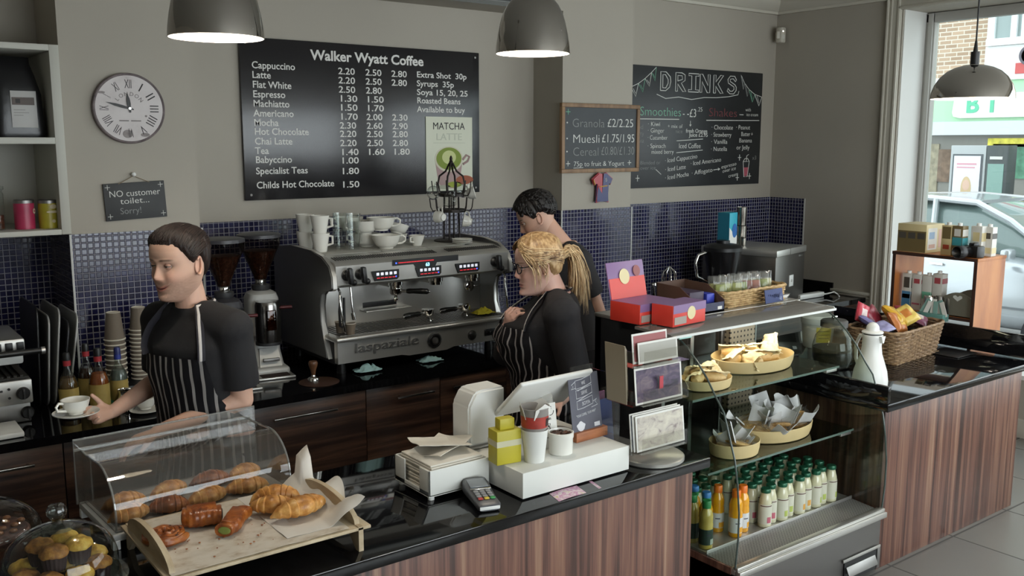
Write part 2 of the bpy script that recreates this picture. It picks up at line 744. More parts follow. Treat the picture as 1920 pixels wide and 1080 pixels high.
# the street window
w = MB()
FR = mat('white_painted_window_frame', '#b4b2ac', rough=.45)
for y0, y1 in ((4.04, 4.115), (1.55, 1.63), (-.95, -.87), (-2.0, -1.93)):
    w.box(7.19, 7.26, y0, y1, .45, 3.11, FR, .006)
    w.box(7.175, 7.2, y0 + .012, y1 - .025, .45, 3.11, FR, .004)
w.box(7.19, 7.26, -2.0, 4.115, 3.04, 3.115, FR, .006)
w.box(7.19, 7.26, -2.0, 4.115, .45, .52, FR, .006)
win = tag(w.build('window_1'), kind='structure')
for i, (y0, y1) in enumerate(((1.63, 4.04), (-.87, 1.55), (-1.93, -.95))):
    g = MB()
    g.box(7.222, 7.228, y0, y1, .52, 3.04, glass_mat('window_glass', '#f4f8f6', refl=.7))
    g.build('pane', win)
w = MB()
for x0, x1 in ((.5, .58), (2.25, 2.33), (4.05, 4.13), (5.82, 5.9)):
    w.box(x0, x1, -2.57, -2.5, .5, 2.95, FR, .006)
w.box(.5, 5.9, -2.57, -2.5, 2.87, 2.95, FR, .006)
w.box(.5, 5.9, -2.57, -2.5, .5, .58, FR, .006)
win = tag(w.build('window_2'), kind='structure')
for x0, x1 in ((.58, 2.25), (2.33, 4.05), (4.13, 5.82)):
    g = MB()
    g.box(x0, x1, -2.538, -2.532, .58, 2.87, MATS['window_glass'])
    g.build('pane', win)

# air-curtain unit on the bulkhead
t = thing('air_conditioner', 'pale grey ceiling air unit over the menu board recess', 'air conditioner', (3.35, 4.95, 2.95))
q = MB()
q.box(2.96, 3.76, 4.78, 4.99, 2.99, 3.14, mat('pale_grey_enamel', '#b9bab4', rough=.35), .012)
body = sub(q.build('housing', t, world=True))
q = MB()
q.box(2.99, 3.73, 4.80, 4.97, 2.975, 2.992, DARKP)
for k in range(5):
    q.box(2.99, 3.73, 4.815 + k * .034, 4.822 + k * .034, 2.968, 2.985, mat('grey_louvre', '#7c7d79', rough=.4))
q.build('louvre_grille', t, world=True)

# motion sensor in the corner
t = thing('motion_sensor', 'small white alarm sensor box high in the wall corner', 'sensor', (6.80, 5.2, 3.02))
q = MB()
q.box(-.032, .032, -.03, .03, -.065, .065, WHITE_TRIM, .012)
q.obox((0, .028, 0), (.02, .05, .03), RZ(R(-45)), WHITE_TRIM, .004)
q.build('case', t)
q = MB()
q.ball((-.012, -.031, .03), .006, mat('sensor_light', '#ffffff', emit='#fff6e8', estr=3), u=10, v=8)
q.build('indicator_light', t)
q = MB()
q.ball((0, -.024, -.015), .022, mat('milky_lens', '#cfccc2', rough=.3), (1, .5, 1))
q.build('lens', t)

# ================================================================== PENDANT LAMPS
LAMP_IN = mat('white_lamp_lining', '#f4f1e8', rough=.6)
BULB = mat('lit_bulb', '#fff3dd', emit='#ffe9c8', estr=26)
CHROME_L = mat('smoked_chrome_shade', '#a09c97', rough=.05, metal=1)
prof_bell = [(.148, 0), (.146, .03), (.139, .075), (.129, .12), (.118, .155), (.102, .185), (.08, .212), (.055, .235), (.038, .258), (.030, .29), (.028, .33)]


def pendant(loc, prof, label, watts, cord_r=.004):
    t = thing('pendant_lamp', label, 'lamp', loc, 0, 'pendant lamps over the counters')
    q = MB()
    q.lathe(prof, CHROME_L, n=56, caps=False)
    q.lathe([(r - .0035, z + .0005) for r, z in prof], LAMP_IN, n=56, caps=False)
    q.lathe([(prof[0][0], prof[0][1]), (prof[0][0] - .0035, prof[0][1] + .0005)], CHROME_L, n=56, caps=False)
    top = prof[-1]
    q.lathe([(top[0], top[1]), (0, top[1])], CHROME_L, caps=False)
    q.build('lamp_shade', t)
    q = MB()
    q.cyl((0, 0, top[1] - .01), (0, 0, top[1] + .06), .02, BLACKP, 16)
    q.cyl((0, 0, top[1] + .06), (0, 0, top[1] + .11), .011, BLACKP, 12, r1=.005)
    q.build('cord_grip', t)
    q = MB()
    q.cyl((0, 0, top[1] + .1), (0, 0, CEIL - loc[2] - .03), cord_r, DARKP, 8)
    q.lathe([(.05, CEIL - loc[2] - .03), (.045, CEIL - loc[2] - .004), (.0, CEIL - loc[2])], CHROME, n=24)
    q.build('cord', t)
    q = MB()
    hb = min(.10, top[1] * .6)
    q.ball((0, 0, hb), .032, BULB, (1, 1, 1.25))
    q.cyl((0, 0, hb + .03), (0, 0, top[1]), .016, WHITEP, 12)
    q.build('bulb', t)
    d = bpy.data.lights.new('pendant_light', 'POINT')
    d.energy = watts
    d.color = (1, .91, .78)
    d.shadow_soft_size = .04
    o = bpy.data.objects.new('pendant_light', d)
    col.objects.link(o)
    o.location = (loc[0], loc[1], loc[2] + min(.07, top[1] * .4))
    return t


pendant((1.085, 2.99, 2.43), prof_bell, 'bell-shaped chrome pendant lamp nearest, at top left by the clock', 26)
pendant((2.356, 2.99, 2.452), prof_bell, 'bell-shaped chrome pendant lamp hanging between menu board and breakfast chalkboard', 26)
prof_dome = [(.186, 0), (.182, .03), (.17, .065), (.148, .10), (.118, .128), (.085, .145), (.05, .155), (.022, .158)]
pendant((4.475, 2.305, 2.312), prof_dome, 'wide domed chrome pendant lamp in front of the street window', 20)

# ================================================================== BOARDS AND CLOCK
BOARD = mat('black_painted_board', '#1b191b', rough=.22, var=.1, vscale=4)
t = thing('menu_board', 'large black coffee menu board with white price list on the wall', 'menu board', (2.88, RY_, 1.773))
q = MB()
q.box(2.05, 3.712, RY_ - .024, RY_ - .001, 1.773, 2.704, BOARD, .002)
q.build('panel', t, world=True)
for x in (2.085, 3.68):
    for z in (1.805, 2.672):
        q = MB()
        q.cyl((x, RY_ - .024, z), (x, RY_ - .027, z), .007, mat('grey_screw_head', '#8b8984', rough=.5), 12)
        q.build('screw', t, world=True)
INK = mat('white_menu_vinyl', '#d8d6d0', rough=.6)
q = MB()
yb = RY_ - .0245
zs = [2.527, 2.472, 2.417, 2.363, 2.309, 2.254, 2.200, 2.149, 2.093, 2.038, 1.986, 1.921, 1.838]
rows = [('Cappuccino', '2.20', '2.50', '2.80'), ('Latte', '2.20', '2.50', '2.80'), ('Flat White', '2.50', '2.80'), ('Espresso', '1.30', '1.50'),
        ('Machiatto', '1.50', '1.70'), ('Americano', '1.70', '2.00', '2.30'), ('Mocha', '2.30', '2.60', '2.90'), ('Hot Chocolate', '2.20', '2.50', '2.80'),
        ('Chai Latte', '2.20', '2.50', '2.80'), ('Tea', '1.40', '1.60', '1.80'), ('Babyccino', '1.00'), ('Specialist Teas', '1.80'), ('Childs Hot Chocolate', '1.50')]
for z, rw in zip(zs, rows):
    q.text(rw[0], (2.118, yb, z + .004), INK, .056, off=.0006)
    for x, p in zip((2.664, 2.85, 3.034), rw[1:]):
        q.text(p, (x, yb, z - .006), INK, .055, off=.0006, width=.112)
q.text('Walker Wyatt Coffee', (2.487, yb, 2.598), INK, .083, off=.002, width=.79)
for z, s_ in zip((2.529, 2.473, 2.418, 2.365, 2.309), ('Extra Shot  30p', 'Syrups  35p', 'Soya 15, 20, 25', 'Roasted Beans', 'Available to buy')):
    q.text(s_, (3.22, yb, z - .004), INK, .053, off=.0006, width={'Extra Shot  30p': .385, 'Syrups  35p': .285, 'Soya 15, 20, 25': .395, 'Roasted Beans': .335, 'Available to buy': .375}[s_])
q.build('lettering', t, world=True, smooth=None)

t = thing('matcha_poster', 'cream matcha latte poster with a green cup, stuck on the menu board', 'poster', (3.465, RY_ - .026, 1.80))
PC = mat('cream_poster_paper', '#cfd0bd', rough=.7)
q = MB()
q.box(3.283, 3.65, RY_ - .028, RY_ - .0245, 1.79, 2.277, PC)
q.build('sheet', t, world=True)
q = MB()
yp = RY_ - .0285
q.text('MATCHA', (3.335, yp, 2.195), mat('dark_print', '#2c2a2a', rough=.8), .065, width=.25)
q.text('LATTE', (3.36, yp, 2.125), mat('pale_print', '#b9bbaa', rough=.8), .065, width=.20)
q.box(3.34, 3.59, yp - .0005, yp + .001, 2.105, 2.108, MATS['pale_print'])
q.build('lettering', t, world=True, smooth=None)
q = MB()
XZ = ((1, 0, 0), (0, 0, 1))
def disc(q, x, z, rx, rz_, m, y, a0=0, a1=2 * PI, n=32, d=.0006):
    q.prism([(rx * math.cos(a0 + (a1 - a0) * k / n), rz_ * math.sin(a0 + (a1 - a0) * k / n)) for k in range(n + (0 if a1 - a0 > 6.28 else 1))],
            (x, y, z), (1, 0, 0), (0, 0, 1), (0, -1, 0), d, m)
q.prism([(-.11, 0), (.11, 0), (.085, -.15), (.05, -.19), (-.05, -.19), (-.085, -.15)], (3.46, yp, 1.995), *XZ, (0, -1, 0), .0006, mat('pink_cup_print', '#a98f8c', rough=.8))
disc(q, 3.46, 2.0, .112, .085, mat('cup_rim_print', '#c8c3ae', rough=.8), yp - .0007)
disc(q, 3.46, 2.003, .1, .074, mat('matcha_green_print', '#7c8c3c', rough=.8), yp - .0014)
disc(q, 3.46, 2.012, .055, .045, mat('matcha_foam_print', '#bfc48a', rough=.8), yp - .0021)
q.line([(.112, -.02), (.15, -.0), (.165, .03), (.14, .04), (.11, .01)], .008, MATS['pink_cup_print'], (3.46, yp - .001, 1.985), *XZ)
disc(q, 3.585, 1.86, .07, .03, mat('terracotta_print', '#9a5840', rough=.8), yp - .0007)
disc(q, 3.50, 1.83, .06, .02, mat('matcha_powder_print', '#8f9a3e', rough=.8), yp - .0007)
disc(q, 3.42, 1.815, .05, .014, mat('grey_print', '#a6a694', rough=.8), yp - .0007)
q.build('printed_picture', t, world=True, smooth=None)

# breakfast chalkboard
t = thing('breakfast_chalkboard', 'wood-framed chalkboard of granola, muesli and cereal prices', 'chalkboard', (4.54, PY, 1.90))
q = MB()
q.box(4.20, 4.885, PY - .022, PY - .004, 1.925, 2.352, mat('grey_slate_board', '#34373a', rough=.55, var=.12, vscale=5))
q.build('slate', t, world=True)
q = MB()
FW = noise_ramp('light_oak_frame', (20, 20, 3), [(.3, '#6d5138'), (.6, '#8d6d4d'), (.8, '#a3855f')], rough=.5)
for bx in ((4.172, 4.913, 2.350, 2.378), (4.172, 4.913, 1.900, 1.928)):
    q.box(bx[0], bx[1], PY - .032, PY - .002, bx[2], bx[3], FW, .003)
for bx in ((4.172, 4.200), (4.885, 4.913)):
    q.box(bx[0], bx[1], PY - .032, PY - .002, 1.9285, 2.3495, FW, .003)
q.build('frame', t, world=True)
q = MB()
yb = PY - .0225
for s_, z, xs, x2, x3, m2 in (('Granola', 2.215, 4.268, 4.595, 4.845, CHALK), ('Muesli', 2.107, 4.273, 4.545, 4.86, CHALK), ('Cereal', 2.018, 4.276, 4.54, 4.862, CHALKD)):
    q.text(s_, (xs, yb, z), CHALKD if s_ != 'Muesli' else CHALK, .085, off=-.0012, width=x2 - xs - .03)
    q.text({'Granola': '£2/2.25', 'Muesli': '£1.75/1.95', 'Cereal': '£0.80/£1.30'}[s_], (x2, yb, z + .004), m2, .085, off=-.0008, width=x3 - x2)
    q.cyl((4.225, yb, z + .03), (4.225, yb - .001, z + .03), .006, CHALK, 8)
q.text('75p to fruit & Yogurt', (4.285, yb, 1.945), CHALK, .05, off=-.0006, width=.48)
q.line([(4.285, 1.934), (4.375, 1.936)], .002, CHALK, (0, yb, 0), *XZ)
for x, z, m_, r in ((4.235, 1.965, CHALK, .018), (4.82, 1.965, CHALK, .018), (4.232, 2.318, mat('green_chalk', '#7fb59a', rough=.9), .02)):
    q.line([(x - r, z), (x + r, z)], .003, m_, (0, yb, 0), *XZ)
    q.line([(x, z - r), (x, z + r)], .003, m_, (0, yb, 0), *XZ)
q.build('chalk_lettering', t, world=True, smooth=None)

# shirt-shaped foil balloon hanging below
t = thing('shirt_ornament', 'small red and blue football-shirt ornament hanging under the chalkboard', 'ornament', (4.54, PY, 1.70))
def shirt_poly(sx=1):
    return [(-.035, .1), (-.012, .09), (.012, .09), (.035, .1), (.098, .055), (.078, .01), (.05, .03), (.052, -.05), (.062, -.115), (.012, -.1), (-.012, -.1), (-.062, -.115), (-.052, -.05), (-.05, .03), (-.078, .01), (-.098, .055)]
q = MB()
RED = mat('red_foil', '#a3202e', rough=.35)
NAVY = mat('royal_blue_foil', '#23265e', rough=.35)
sp_ = shirt_poly()
q.prism([(-.035, .1), (-.012, .09), (0, .09), (0, -.1 + .03), (-.03, -.02), (-.05, .03), (-.078, .01), (-.098, .055)], (4.545, PY - .02, 1.80), *XZ, (0, -1, 0), .024, RED)
q.prism([(0, .09), (.012, .09), (.035, .1), (.098, .055), (.078, .01), (.05, .03), (.052, -.05), (.062, -.115), (.012, -.1), (-.012, -.1), (-.062, -.115), (-.052, -.05), (-.05, .03), (-.03, -.02), (0, -.07)], (4.545, PY - .02, 1.80), *XZ, (0, -1, 0), .024, NAVY)
bmesh.ops.bevel(q.bm, geom=[e for e in q.bm.edges if e.calc_length() > .02 and abs((e.verts[0].co - e.verts[1].co).y) < 1e-4], offset=.006, segments=2, affect='EDGES')
q.build('shirt', t, world=True)
q = MB()
q.line([(0, .09), (0, .105)], .002, PAPER, (4.545, PY - .014, 1.80), *XZ)
q.build('hanging_loop', t, world=True)
q = MB()
q.line([(-.03, .0), (.04, .005)], .004, mat('gold_print', '#c79a4a', rough=.5), (4.545, PY - .045, 1.80), *XZ)
q.line([(-.09, .05), (-.075, .012)], .004, MATS['gold_print'], (4.545, PY - .045, 1.80), *XZ)
q.line([(.018, .05), (.03, .06), (.036, .04), (.024, .035)], .003, PAPER, (4.545, PY - .045, 1.80), *XZ)
q.build('printed_crest', t, world=True)

# drinks chalkboard
t = thing('drinks_chalkboard', 'wide unframed chalkboard headed DRINKS near the right wall corner', 'chalkboard', (5.9, SY, 1.757))
q = MB()
q.box(5.115, 6.69, SY - .014, SY - .001, 1.757, 2.70, mat('blackboard_paint', '#232527', rough=.4, var=.18, vscale=3), .002)
q.build('board', t, world=True)
q = MB()
yb = SY - .0145
o_ = (0, yb, 0)
def letter(strokes, x, z, w, h):
    for s_ in strokes:
        q.line([(x + a * w, z + c * h) for a, c in s_], .0036, CHALK, o_, *XZ)
LD = [[(0, 0), (0, 1), (.5, 1), (.9, .75), (.95, .5), (.85, .2), (.5, 0), (0, 0)], [(.2, .15), (.2, .85), (.45, .85), (.7, .6), (.7, .4), (.5, .15), (.2, .15)]]
LR = [[(0, 0), (.2, 0), (.2, .4), (.7, 0), (1, 0), (.55, .45), (.9, .6), (.9, .9), (.6, 1), (0, 1), (0, 0)], [(.2, .55), (.2, .85), (.6, .85), (.65, .65), (.2, .55)]]
LI = [[(0, 0), (1, 0), (1, .12), (.7, .12), (.7, .88), (1, .88), (1, 1), (0, 1), (0, .88), (.3, .88), (.3, .12), (0, .12), (0, 0)]]
LN = [[(0, 0), (.2, 0), (.2, .6), (.75, 0), (1, 0), (1, 1), (.8, 1), (.8, .4), (.25, 1), (0, 1), (0, 0)]]
LK = [[(0, 0), (.22, 0), (.22, .38), (.7, 0), (1, 0), (.45, .52), (1, 1), (.7, 1), (.22, .62), (.22, 1), (0, 1), (0, 0)]]
LS = [[(.95, .8), (.75, 1), (.3, 1), (.05, .8), (.1, .6), (.7, .4), (.72, .25), (.55, .15), (.3, .15), (.1, .3), (0, .15), (.3, 0), (.7, 0), (.95, .2), (.95, .4), (.8, .52), (.3, .7), (.3, .82), (.6, .86), (.85, .7), (.95, .8)]]
for L_, x in zip((LD, LR, LI, LN, LK, LS), (5.44, 5.61, 5.76, 5.895, 6.06, 6.23)):
    letter(L_, x, 2.515, .12, .145)
q.line([(5.40, 2.485), (5.5, 2.455), (5.65, 2.47), (5.8, 2.455), (5.95, 2.475), (6.1, 2.478), (6.25, 2.49), (6.37, 2.51), (6.38, 2.54)], .003, CHALK, o_, *XZ)
GR = MATS['green_chalk']
def bunting(pts, cols_):
    q.line(pts, .0025, CHALK, o_, *XZ)
    for (p0, p1), m_ in zip(zip(pts, pts[1:]), cols_):
        mx_, mz_ = (p0[0] + p1[0]) / 2, (p0[1] + p1[1]) / 2
        q.line([p0, (mx_ + .012, mz_ - .085), p1], .003, m_, o_, *XZ)
        q.line([((p0[0] * 2 + p1[0]) / 3, p0[1] - .01), (mx_ + .01, mz_ - .06)], .002, m_, o_, *XZ)
bunting([(5.12, 2.53), (5.20, 2.56), (5.27, 2.60), (5.34, 2.65), (5.39, 2.69)], (CHALK, GR, CHALK, GR))
bunting([(6.40, 2.675), (6.45, 2.61), (6.51, 2.56), (6.59, 2.52), (6.685, 2.50)], (CHALKD, CHALKD, GR, CHALK))
CHR = mat('dull_red_chalk', '#6e3a3c', rough=.9)
def tx(s_, x, z, size, m_=CHALK, width=None, off=-.0006, shear=0, up=(0, 0, 1), right=(1, 0, 0)):
    q.text(s_, (x, yb, z), m_, size, off=off, width=width, right=right, up=up)
tx('Smoothies', 5.22, 2.318, .10, GR, .455, -.0015)
q.line([(5.2, 2.292), (5.66, 2.295)], .0035, CHALK, o_, *XZ)
tx('- -£3', 5.70, 2.315, .095, CHALK, .155)
tx('.25', 5.87, 2.362, .05, CHALK, .06)
tx('Shakes', 6.01, 2.325, .10, CHR, .35, -.001)
q.line([(5.985, 2.292), (6.66, 2.30)], .0035, CHALK, o_, *XZ)
q.line([(6.40, 2.345), (6.45, 2.345)], .003, CHALK, o_, *XZ)
tx('with', 6.475, 2.375, .042, CHALK, .07)
tx('ice cream', 6.49, 2.335, .042, CHALK, .15)
for s_, x, z, w_ in (('· Kiwi', 5.31, 2.238, .13), ('· Ginger', 5.31, 2.188, .18), ('· Cucumber', 5.31, 2.133, .22), ('· Spinach', 5.31, 2.068, .20), ('mixed berry', 5.355, 2.022, .25),
                     ('and', 5.175, 2.215, .08), ('berry', 5.165, 2.165, .10), ('Banana', 5.145, 2.11, .12), ('Pear', 5.155, 2.055, .06)):
    tx(s_, x, z, .05, CHALKD if x < 5.2 else CHALK, w_)
tx('+ mix of', 5.53, 2.225, .045, CHALK, .17)
tx('nice', 5.62, 2.185, .045, CHALKD, .08)
q.line([(5.795, 2.285), (5.795, 2.245)], .003, CHALK, o_, *XZ)
q.line([(5.785, 2.255), (5.795, 2.242), (5.805, 2.255)], .003, CHALK, o_, *XZ)
tx('fresh Orange', 5.745, 2.19, .045, CHALK, .255, 0)
tx('Juice £2.95', 5.785, 2.158, .045, CHALK, .225, 0)
q.line([(5.64, 2.125), (5.95, 2.14)], .003, CHALK, o_, *XZ)
q.line([(5.64, 2.03), (5.95, 2.05)], .003, CHALK, o_, *XZ)
tx('Iced Coffee', 5.665, 2.065, .058, CHALK, .255)
for s_, x, z, w_ in (('· Chocolate', 6.05, 2.219, .265), ('· Strawberry', 6.05, 2.159, .25), ('· Vanilla', 6.05, 2.101, .20), ('· Nutella', 6.05, 2.041, .20),
                     ('· Peanut', 6.36, 2.222, .18), ('Butter +', 6.43, 2.166, .15), ('Banana', 6.405, 2.112, .165), ('or Jelly', 6.375, 2.053, .17)):
    tx(s_, x, z, .053, CHALK, w_)
tx('· Iced Cappuccino', 5.51, 1.95, .052, CHALK, .375, right=(1, 0, .09))
tx('· Iced Latte', 5.515, 1.879, .052, CHALK, .235, right=(1, 0, .09))
tx('· Iced Americano', 5.81, 1.924, .052, CHALK, .37, right=(1, 0, .08))
tx('· Iced Mocha', 5.515, 1.813, .052, CHALK, .275, right=(1, 0, .1))
tx('· Affogato', 5.825, 1.845, .052, CHALK, .25, right=(1, 0, .1))
q.line([(6.09, 1.885), (6.17, 1.892)], .003, CHALK, o_, *XZ)
q.line([(6.15, 1.90), (6.172, 1.892), (6.15, 1.88)], .003, CHALK, o_, *XZ)
tx('espresso', 6.19, 1.892, .045, CHALK, .19, right=(1, 0, .15))
tx('over ice', 6.205, 1.857, .045, CHALK, .17, right=(1, 0, .15))
tx('cream', 6.285, 1.815, .045, CHALK, .12, right=(1, 0, .15))
tx('Blended or', 5.235, 1.94, .042, CHALKD, .22)
tx('over ice', 5.235, 1.90, .042, CHALKD, .17)
q.line([(5.41, 1.90), (5.47, 1.86)], .003, CHALK, o_, *XZ)
for x, z in ((5.21, 1.835), (6.40, 1.815), (6.56, 1.825), (6.42, 1.985)):
    q.line([(x - .02, z), (x + .02, z)], .003, CHALK, o_, *XZ)
    q.line([(x, z - .025), (x, z + .025)], .003, CHALK, o_, *XZ)
PKC = mat('pink_chalk', '#a5525e', rough=.9)
q.line([(6.47, 1.95), (6.485, 1.82), (6.53, 1.82), (6.55, 1.95), (6.47, 1.95)], .003, CHALK, o_, *XZ)
q.prism([(6.481, 1.90), (6.488, 1.826), (6.527, 1.826), (6.539, 1.90)], (0, yb, 0), *XZ, (0, -1, 0), .0008, PKC)
q.line([(6.47, 1.95), (6.49, 1.975), (6.53, 1.975), (6.55, 1.95)], .003, CHALK, o_, *XZ)
q.line([(6.51, 1.95), (6.515, 2.0), (6.54, 2.01)], .003, CHALK, o_, *XZ)
tx('x3', 6.59, 1.965, .05, CHALKD, .05)
q.build('chalk_drawing', t, world=True, smooth=None)

# wall clock
t = thing('wall_clock', 'round distressed London wall clock with roman numerals', 'clock', (1.322, CY, 2.273))
q = MB()
MC = RX(R(90))
q.lathe([(.172, -.001), (.172, .026), (.168, .030), (.164, .029), (.158, .026)], mat('worn_clock_rim', '#6b6060', rough=.7, var=.35, vscale=25), n=64, M=MC, caps=False)
q.build('rim', t)
q = MB()
FACE = noise_ramp('aged_clock_face', (9, 9, 9), [(.27, '#9a8f8e'), (.34, '#c2b9b7'), (.5, '#cbc3c1'), (.8, '#d2cac8')], rough=.6)
q.lathe([(.161, .002), (.161, .027), (0, .027)], FACE, n=64, M=MC)
face = sub(q.build('face', t))
q = MB()
CI = mat('faded_black_print', '#3a3638', rough=.8)
yf = -.0275
nums = ['XII', 'I', 'II', 'III', 'IIII', 'V', 'VI', 'VII', 'VIII', 'IX', 'X', 'XI']
for k, s_ in enumerate(nums):
    a = PI / 2 - k * PI / 6
    c_ = Vector((math.cos(a), 0, math.sin(a)))
    tng = Vector((math.sin(a), 0, -math.cos(a)))
    ctr = c_ * .098
    q.text(s_, (ctr.x, yf, ctr.z), CI, .062, right=tng, up=c_, align='CENTER', off=-.0003, width={1: .006}.get(len(s_), .011 * len(s_)) if s_ not in ('V',) else .024)
for k, ch in enumerate('LONDON'):
    a = R(142 - k * 21)
    c_ = Vector((math.cos(a), 0, math.sin(a)))
    tng = Vector((math.sin(a), 0, -math.cos(a)))
    p = c_ * .062
    q.text(ch, (p.x, yf, p.z), mat('grey_clock_print', '#7d7674', rough=.8), .027, right=tng, up=c_, align='CENTER')
for x0, x1 in ((-.052, -.006), (.004, .052)):
    q.box(x0, x1, yf - .0004, yf + .001, -.0625, -.057, MATS['grey_clock_print'])
q.build('numerals', face, smooth=None)
q = MB()
for a, rr, w_, h_ in ((-97, .125, .024, .02), (-62, .145, .022, .01), (-25, .085, .006, .005), (150, .15, .02, .006)):
    disc(q, rr * math.cos(R(a)), rr * math.sin(R(a)), w_, h_, mat('worn_grey_patch', '#8f8785', rough=.8, var=.2, vscale=60), -.0272)
q.build('worn_patches', face, smooth=None)
HB = mat('black_clock_hand', '#1d1b1c', rough=.5)
for nm, a, L_, w_ in (('hour_hand', 97, .075, .009), ('minute_hand', 165, .115, .007)):
    q = MB()
    a = R(a)
    d_ = Vector((math.cos(a), 0, math.sin(a)))
    n_ = Vector((-d_.z, 0, d_.x))
    q.prism([(-.02, -w_ * .4), (L_ * .3, -w_), (L_ * .6, -w_ * .9), (L_, 0), (L_ * .6, w_ * .9), (L_ * .3, w_), (-.02, w_ * .4)], (0, -.031, 0), d_, n_, (0, -1, 0), .0015, HB)
    q.build(nm, t)
q = MB()
q.cyl((0, -.027, 0), (0, -.036, 0), .006, CHROME, 12)
q.build('centre_cap', t)

# slate toilet notice
t = thing('slate_notice', 'small hanging slate reading No customer toilet, under the clock', 'sign', (1.325, CY, 1.73))
q = MB()
cS = Vector((1.328, CY - .01, 1.818))
Mt = RY(R(-2.4))
q.obox(cS, (.148, .005, .092), Mt, mat('dark_slate', '#303132', rough=.6, var=.1, vscale=12), .001)
q.build('slate', t, world=True)
q = MB()
rt, upv = Mt @ Vector((1, 0, 0)), Mt @ Vector((0, 0, 1))
def sp(x, z, d=.0056):
    return cS + rt * x + upv * z + Vector((0, -d, 0))
q.text('NO customer', sp(-.125, .025), CHALK, .045, right=rt, up=upv, width=.245, off=-.0003)
q.text('toilet...', sp(-.075, -.012), CHALK, .042, right=rt, up=upv, width=.14, off=-.0003)
q.text('Sorry!', sp(-.08, -.062), CHALKD, .045, right=rt, up=upv, width=.10, off=-.0003)
for x, z in ((-.128, .074), (.128, .074), (.13, -.072), (-.128, -.07)):
    q.tube([sp(x - .012, z), sp(x + .012, z)], .0015, CHALK, 5)
    q.tube([sp(x, z - .013), sp(x, z + .013)], .0015, CHALK, 5)
q.build('chalk_lettering', t, world=True, smooth=None)
q = MB()
q.tube([sp(-.075, .088), (1.325, CY - .012, 1.942), sp(.075, .088)], .0018, mat('jute_string', '#7d6c54', rough=.9), 6)
q.build('string', t, world=True)
q = MB()
q.cyl((1.325, CY, 1.95), (1.325, CY - .02, 1.95), .008, WHITEP, 12)
q.ball((1.325, CY - .02, 1.95), .011, WHITEP)
q.build('wall_hook', t, world=True)

# ================================================================== ALCOVE SHELVING
SH = mat('painted_shelf_grey', '#b6b4aa', rough=.55)
t = thing('wall_shelf_unit', 'grey-white built-in shelf unit in the left alcove above tiles', 'shelf', (.4, 4.85, 1.672))
q = MB()
q.box(.966, 1.008, 4.85, 5.392, 1.672, 2.556, SH, .002)
q.build('side_panel', t, world=True)
for nm, z0, z1 in (('bottom_shelf', 1.672, 1.697), ('middle_shelf', 2.1, 2.13), ('top_panel', 2.528, 2.556)):
    q = MB()
    q.box(-.6, .966, 4.85, 5.392, z0, z1, SH, .002)
    q.build(nm, t, world=True)
q = MB()
q.box(-.6, .966, 5.382, 5.394, 1.697, 2.528, SH)
q.build('back_panel', t, world=True)

# ================================================================== BACK COUNTER
KICK = mat('black_plinth', '#121113', rough=.6)
HANDLE = mat('satin_steel_handle', '#c2c0bb', rough=.22, metal=1)


def bar_handle(parent, x0, x1, y, z, name='handle'):
    q = MB()
    q.box(x0, x1, y - .034, y - .024, z - .006, z + .006, HANDLE, .002)
    for x in (x0 + .02, x1 - .03):
        q.box(x, x + .01, y - .026, y, z - .005, z + .005, HANDLE)
    return q.build(name, parent, world=True)


cabs = [(-.50, .80, .45, .68, 'dark zebrano base cabinet at far left below the sandwich press'),
        (.80, 1.58, None, None, 'dark zebrano base cabinet behind the man holding a saucer'),
        (1.58, 2.28, 1.755, 2.10, 'dark zebrano base cabinet with long bar handle below the coffee grinder'),
        (2.28, 2.745, 2.455, 2.69, 'dark zebrano base cabinet below the two turquoise cloths, second from grinder'),
        (2.745, 3.21, 2.815, 3.085, 'dark zebrano base cabinet directly behind the blonde woman'),
        (3.21, 3.675, 3.28, 3.53, 'dark zebrano base cabinet behind the dark-haired man'),
        (3.675, 4.30, 3.8, 4.1, 'dark zebrano base cabinet at the right end of the drawers')]
for x0, x1, h0, h1, lab in cabs:
    t = thing('base_cabinet', lab, 'cabinet', ((x0 + x1) / 2, 4.55, 0), 0, 'back counter cabinets')
    q = MB()
    q.box(x0 + .001, x1 - .001, 4.34, 4.88, .1, .818, KICK)
    q.box(x0 + .001, x1 - .001, 4.38, 4.88, 0, .1, KICK)
    q.build('carcass', t, world=True)
    q = MB()
    q.box(x0 + .0025, x1 - .0025, 4.312, 4.34, .105, .812, WOODH, .0015)
    d_ = sub(q.build('drawer_front', t, world=True))
    if h0:
        bar_handle(d_, h0, h1, 4.312, .745)
b = MB()
for bx in ((-2.15, 1.012, 4.285, 5.385), (1.012, 1.662, 4.285, 4.908), (1.662, 4.19, 4.285, 5.308), (4.19, 4.872, 4.285, 4.988), (4.872, 6.845, 4.285, 5.288)):
    b.box(*bx, .82, .86, BLACK_STONE)
bmesh.ops.remove_doubles(b.bm, verts=b.bm.verts, dist=1e-4)
wt = tag(b.build('worktop', loc=(2, 4.6, .82)), 'long polished black worktop along the back wall under the espresso machine', 'worktop')
t = thing('corner_cabinet', 'dark base cabinet under the stainless box in the back right corner', 'cabinet', (5.6, 4.6, 0))
q = MB()
q.box(4.32, 6.84, 4.34, 4.9, 0, .818, WOODH, .002)
q.build('carcass', t, world=True)
b = MB()
b.box(WX - .028, WX - .009, 4.60, 5.28, .862, .945, BLACK_STONE, .002)
tag(b.build('upstand', loc=(WX - .02, 4.9, .862)), 'short black stone upstand on the right wall behind the steel box', 'upstand')

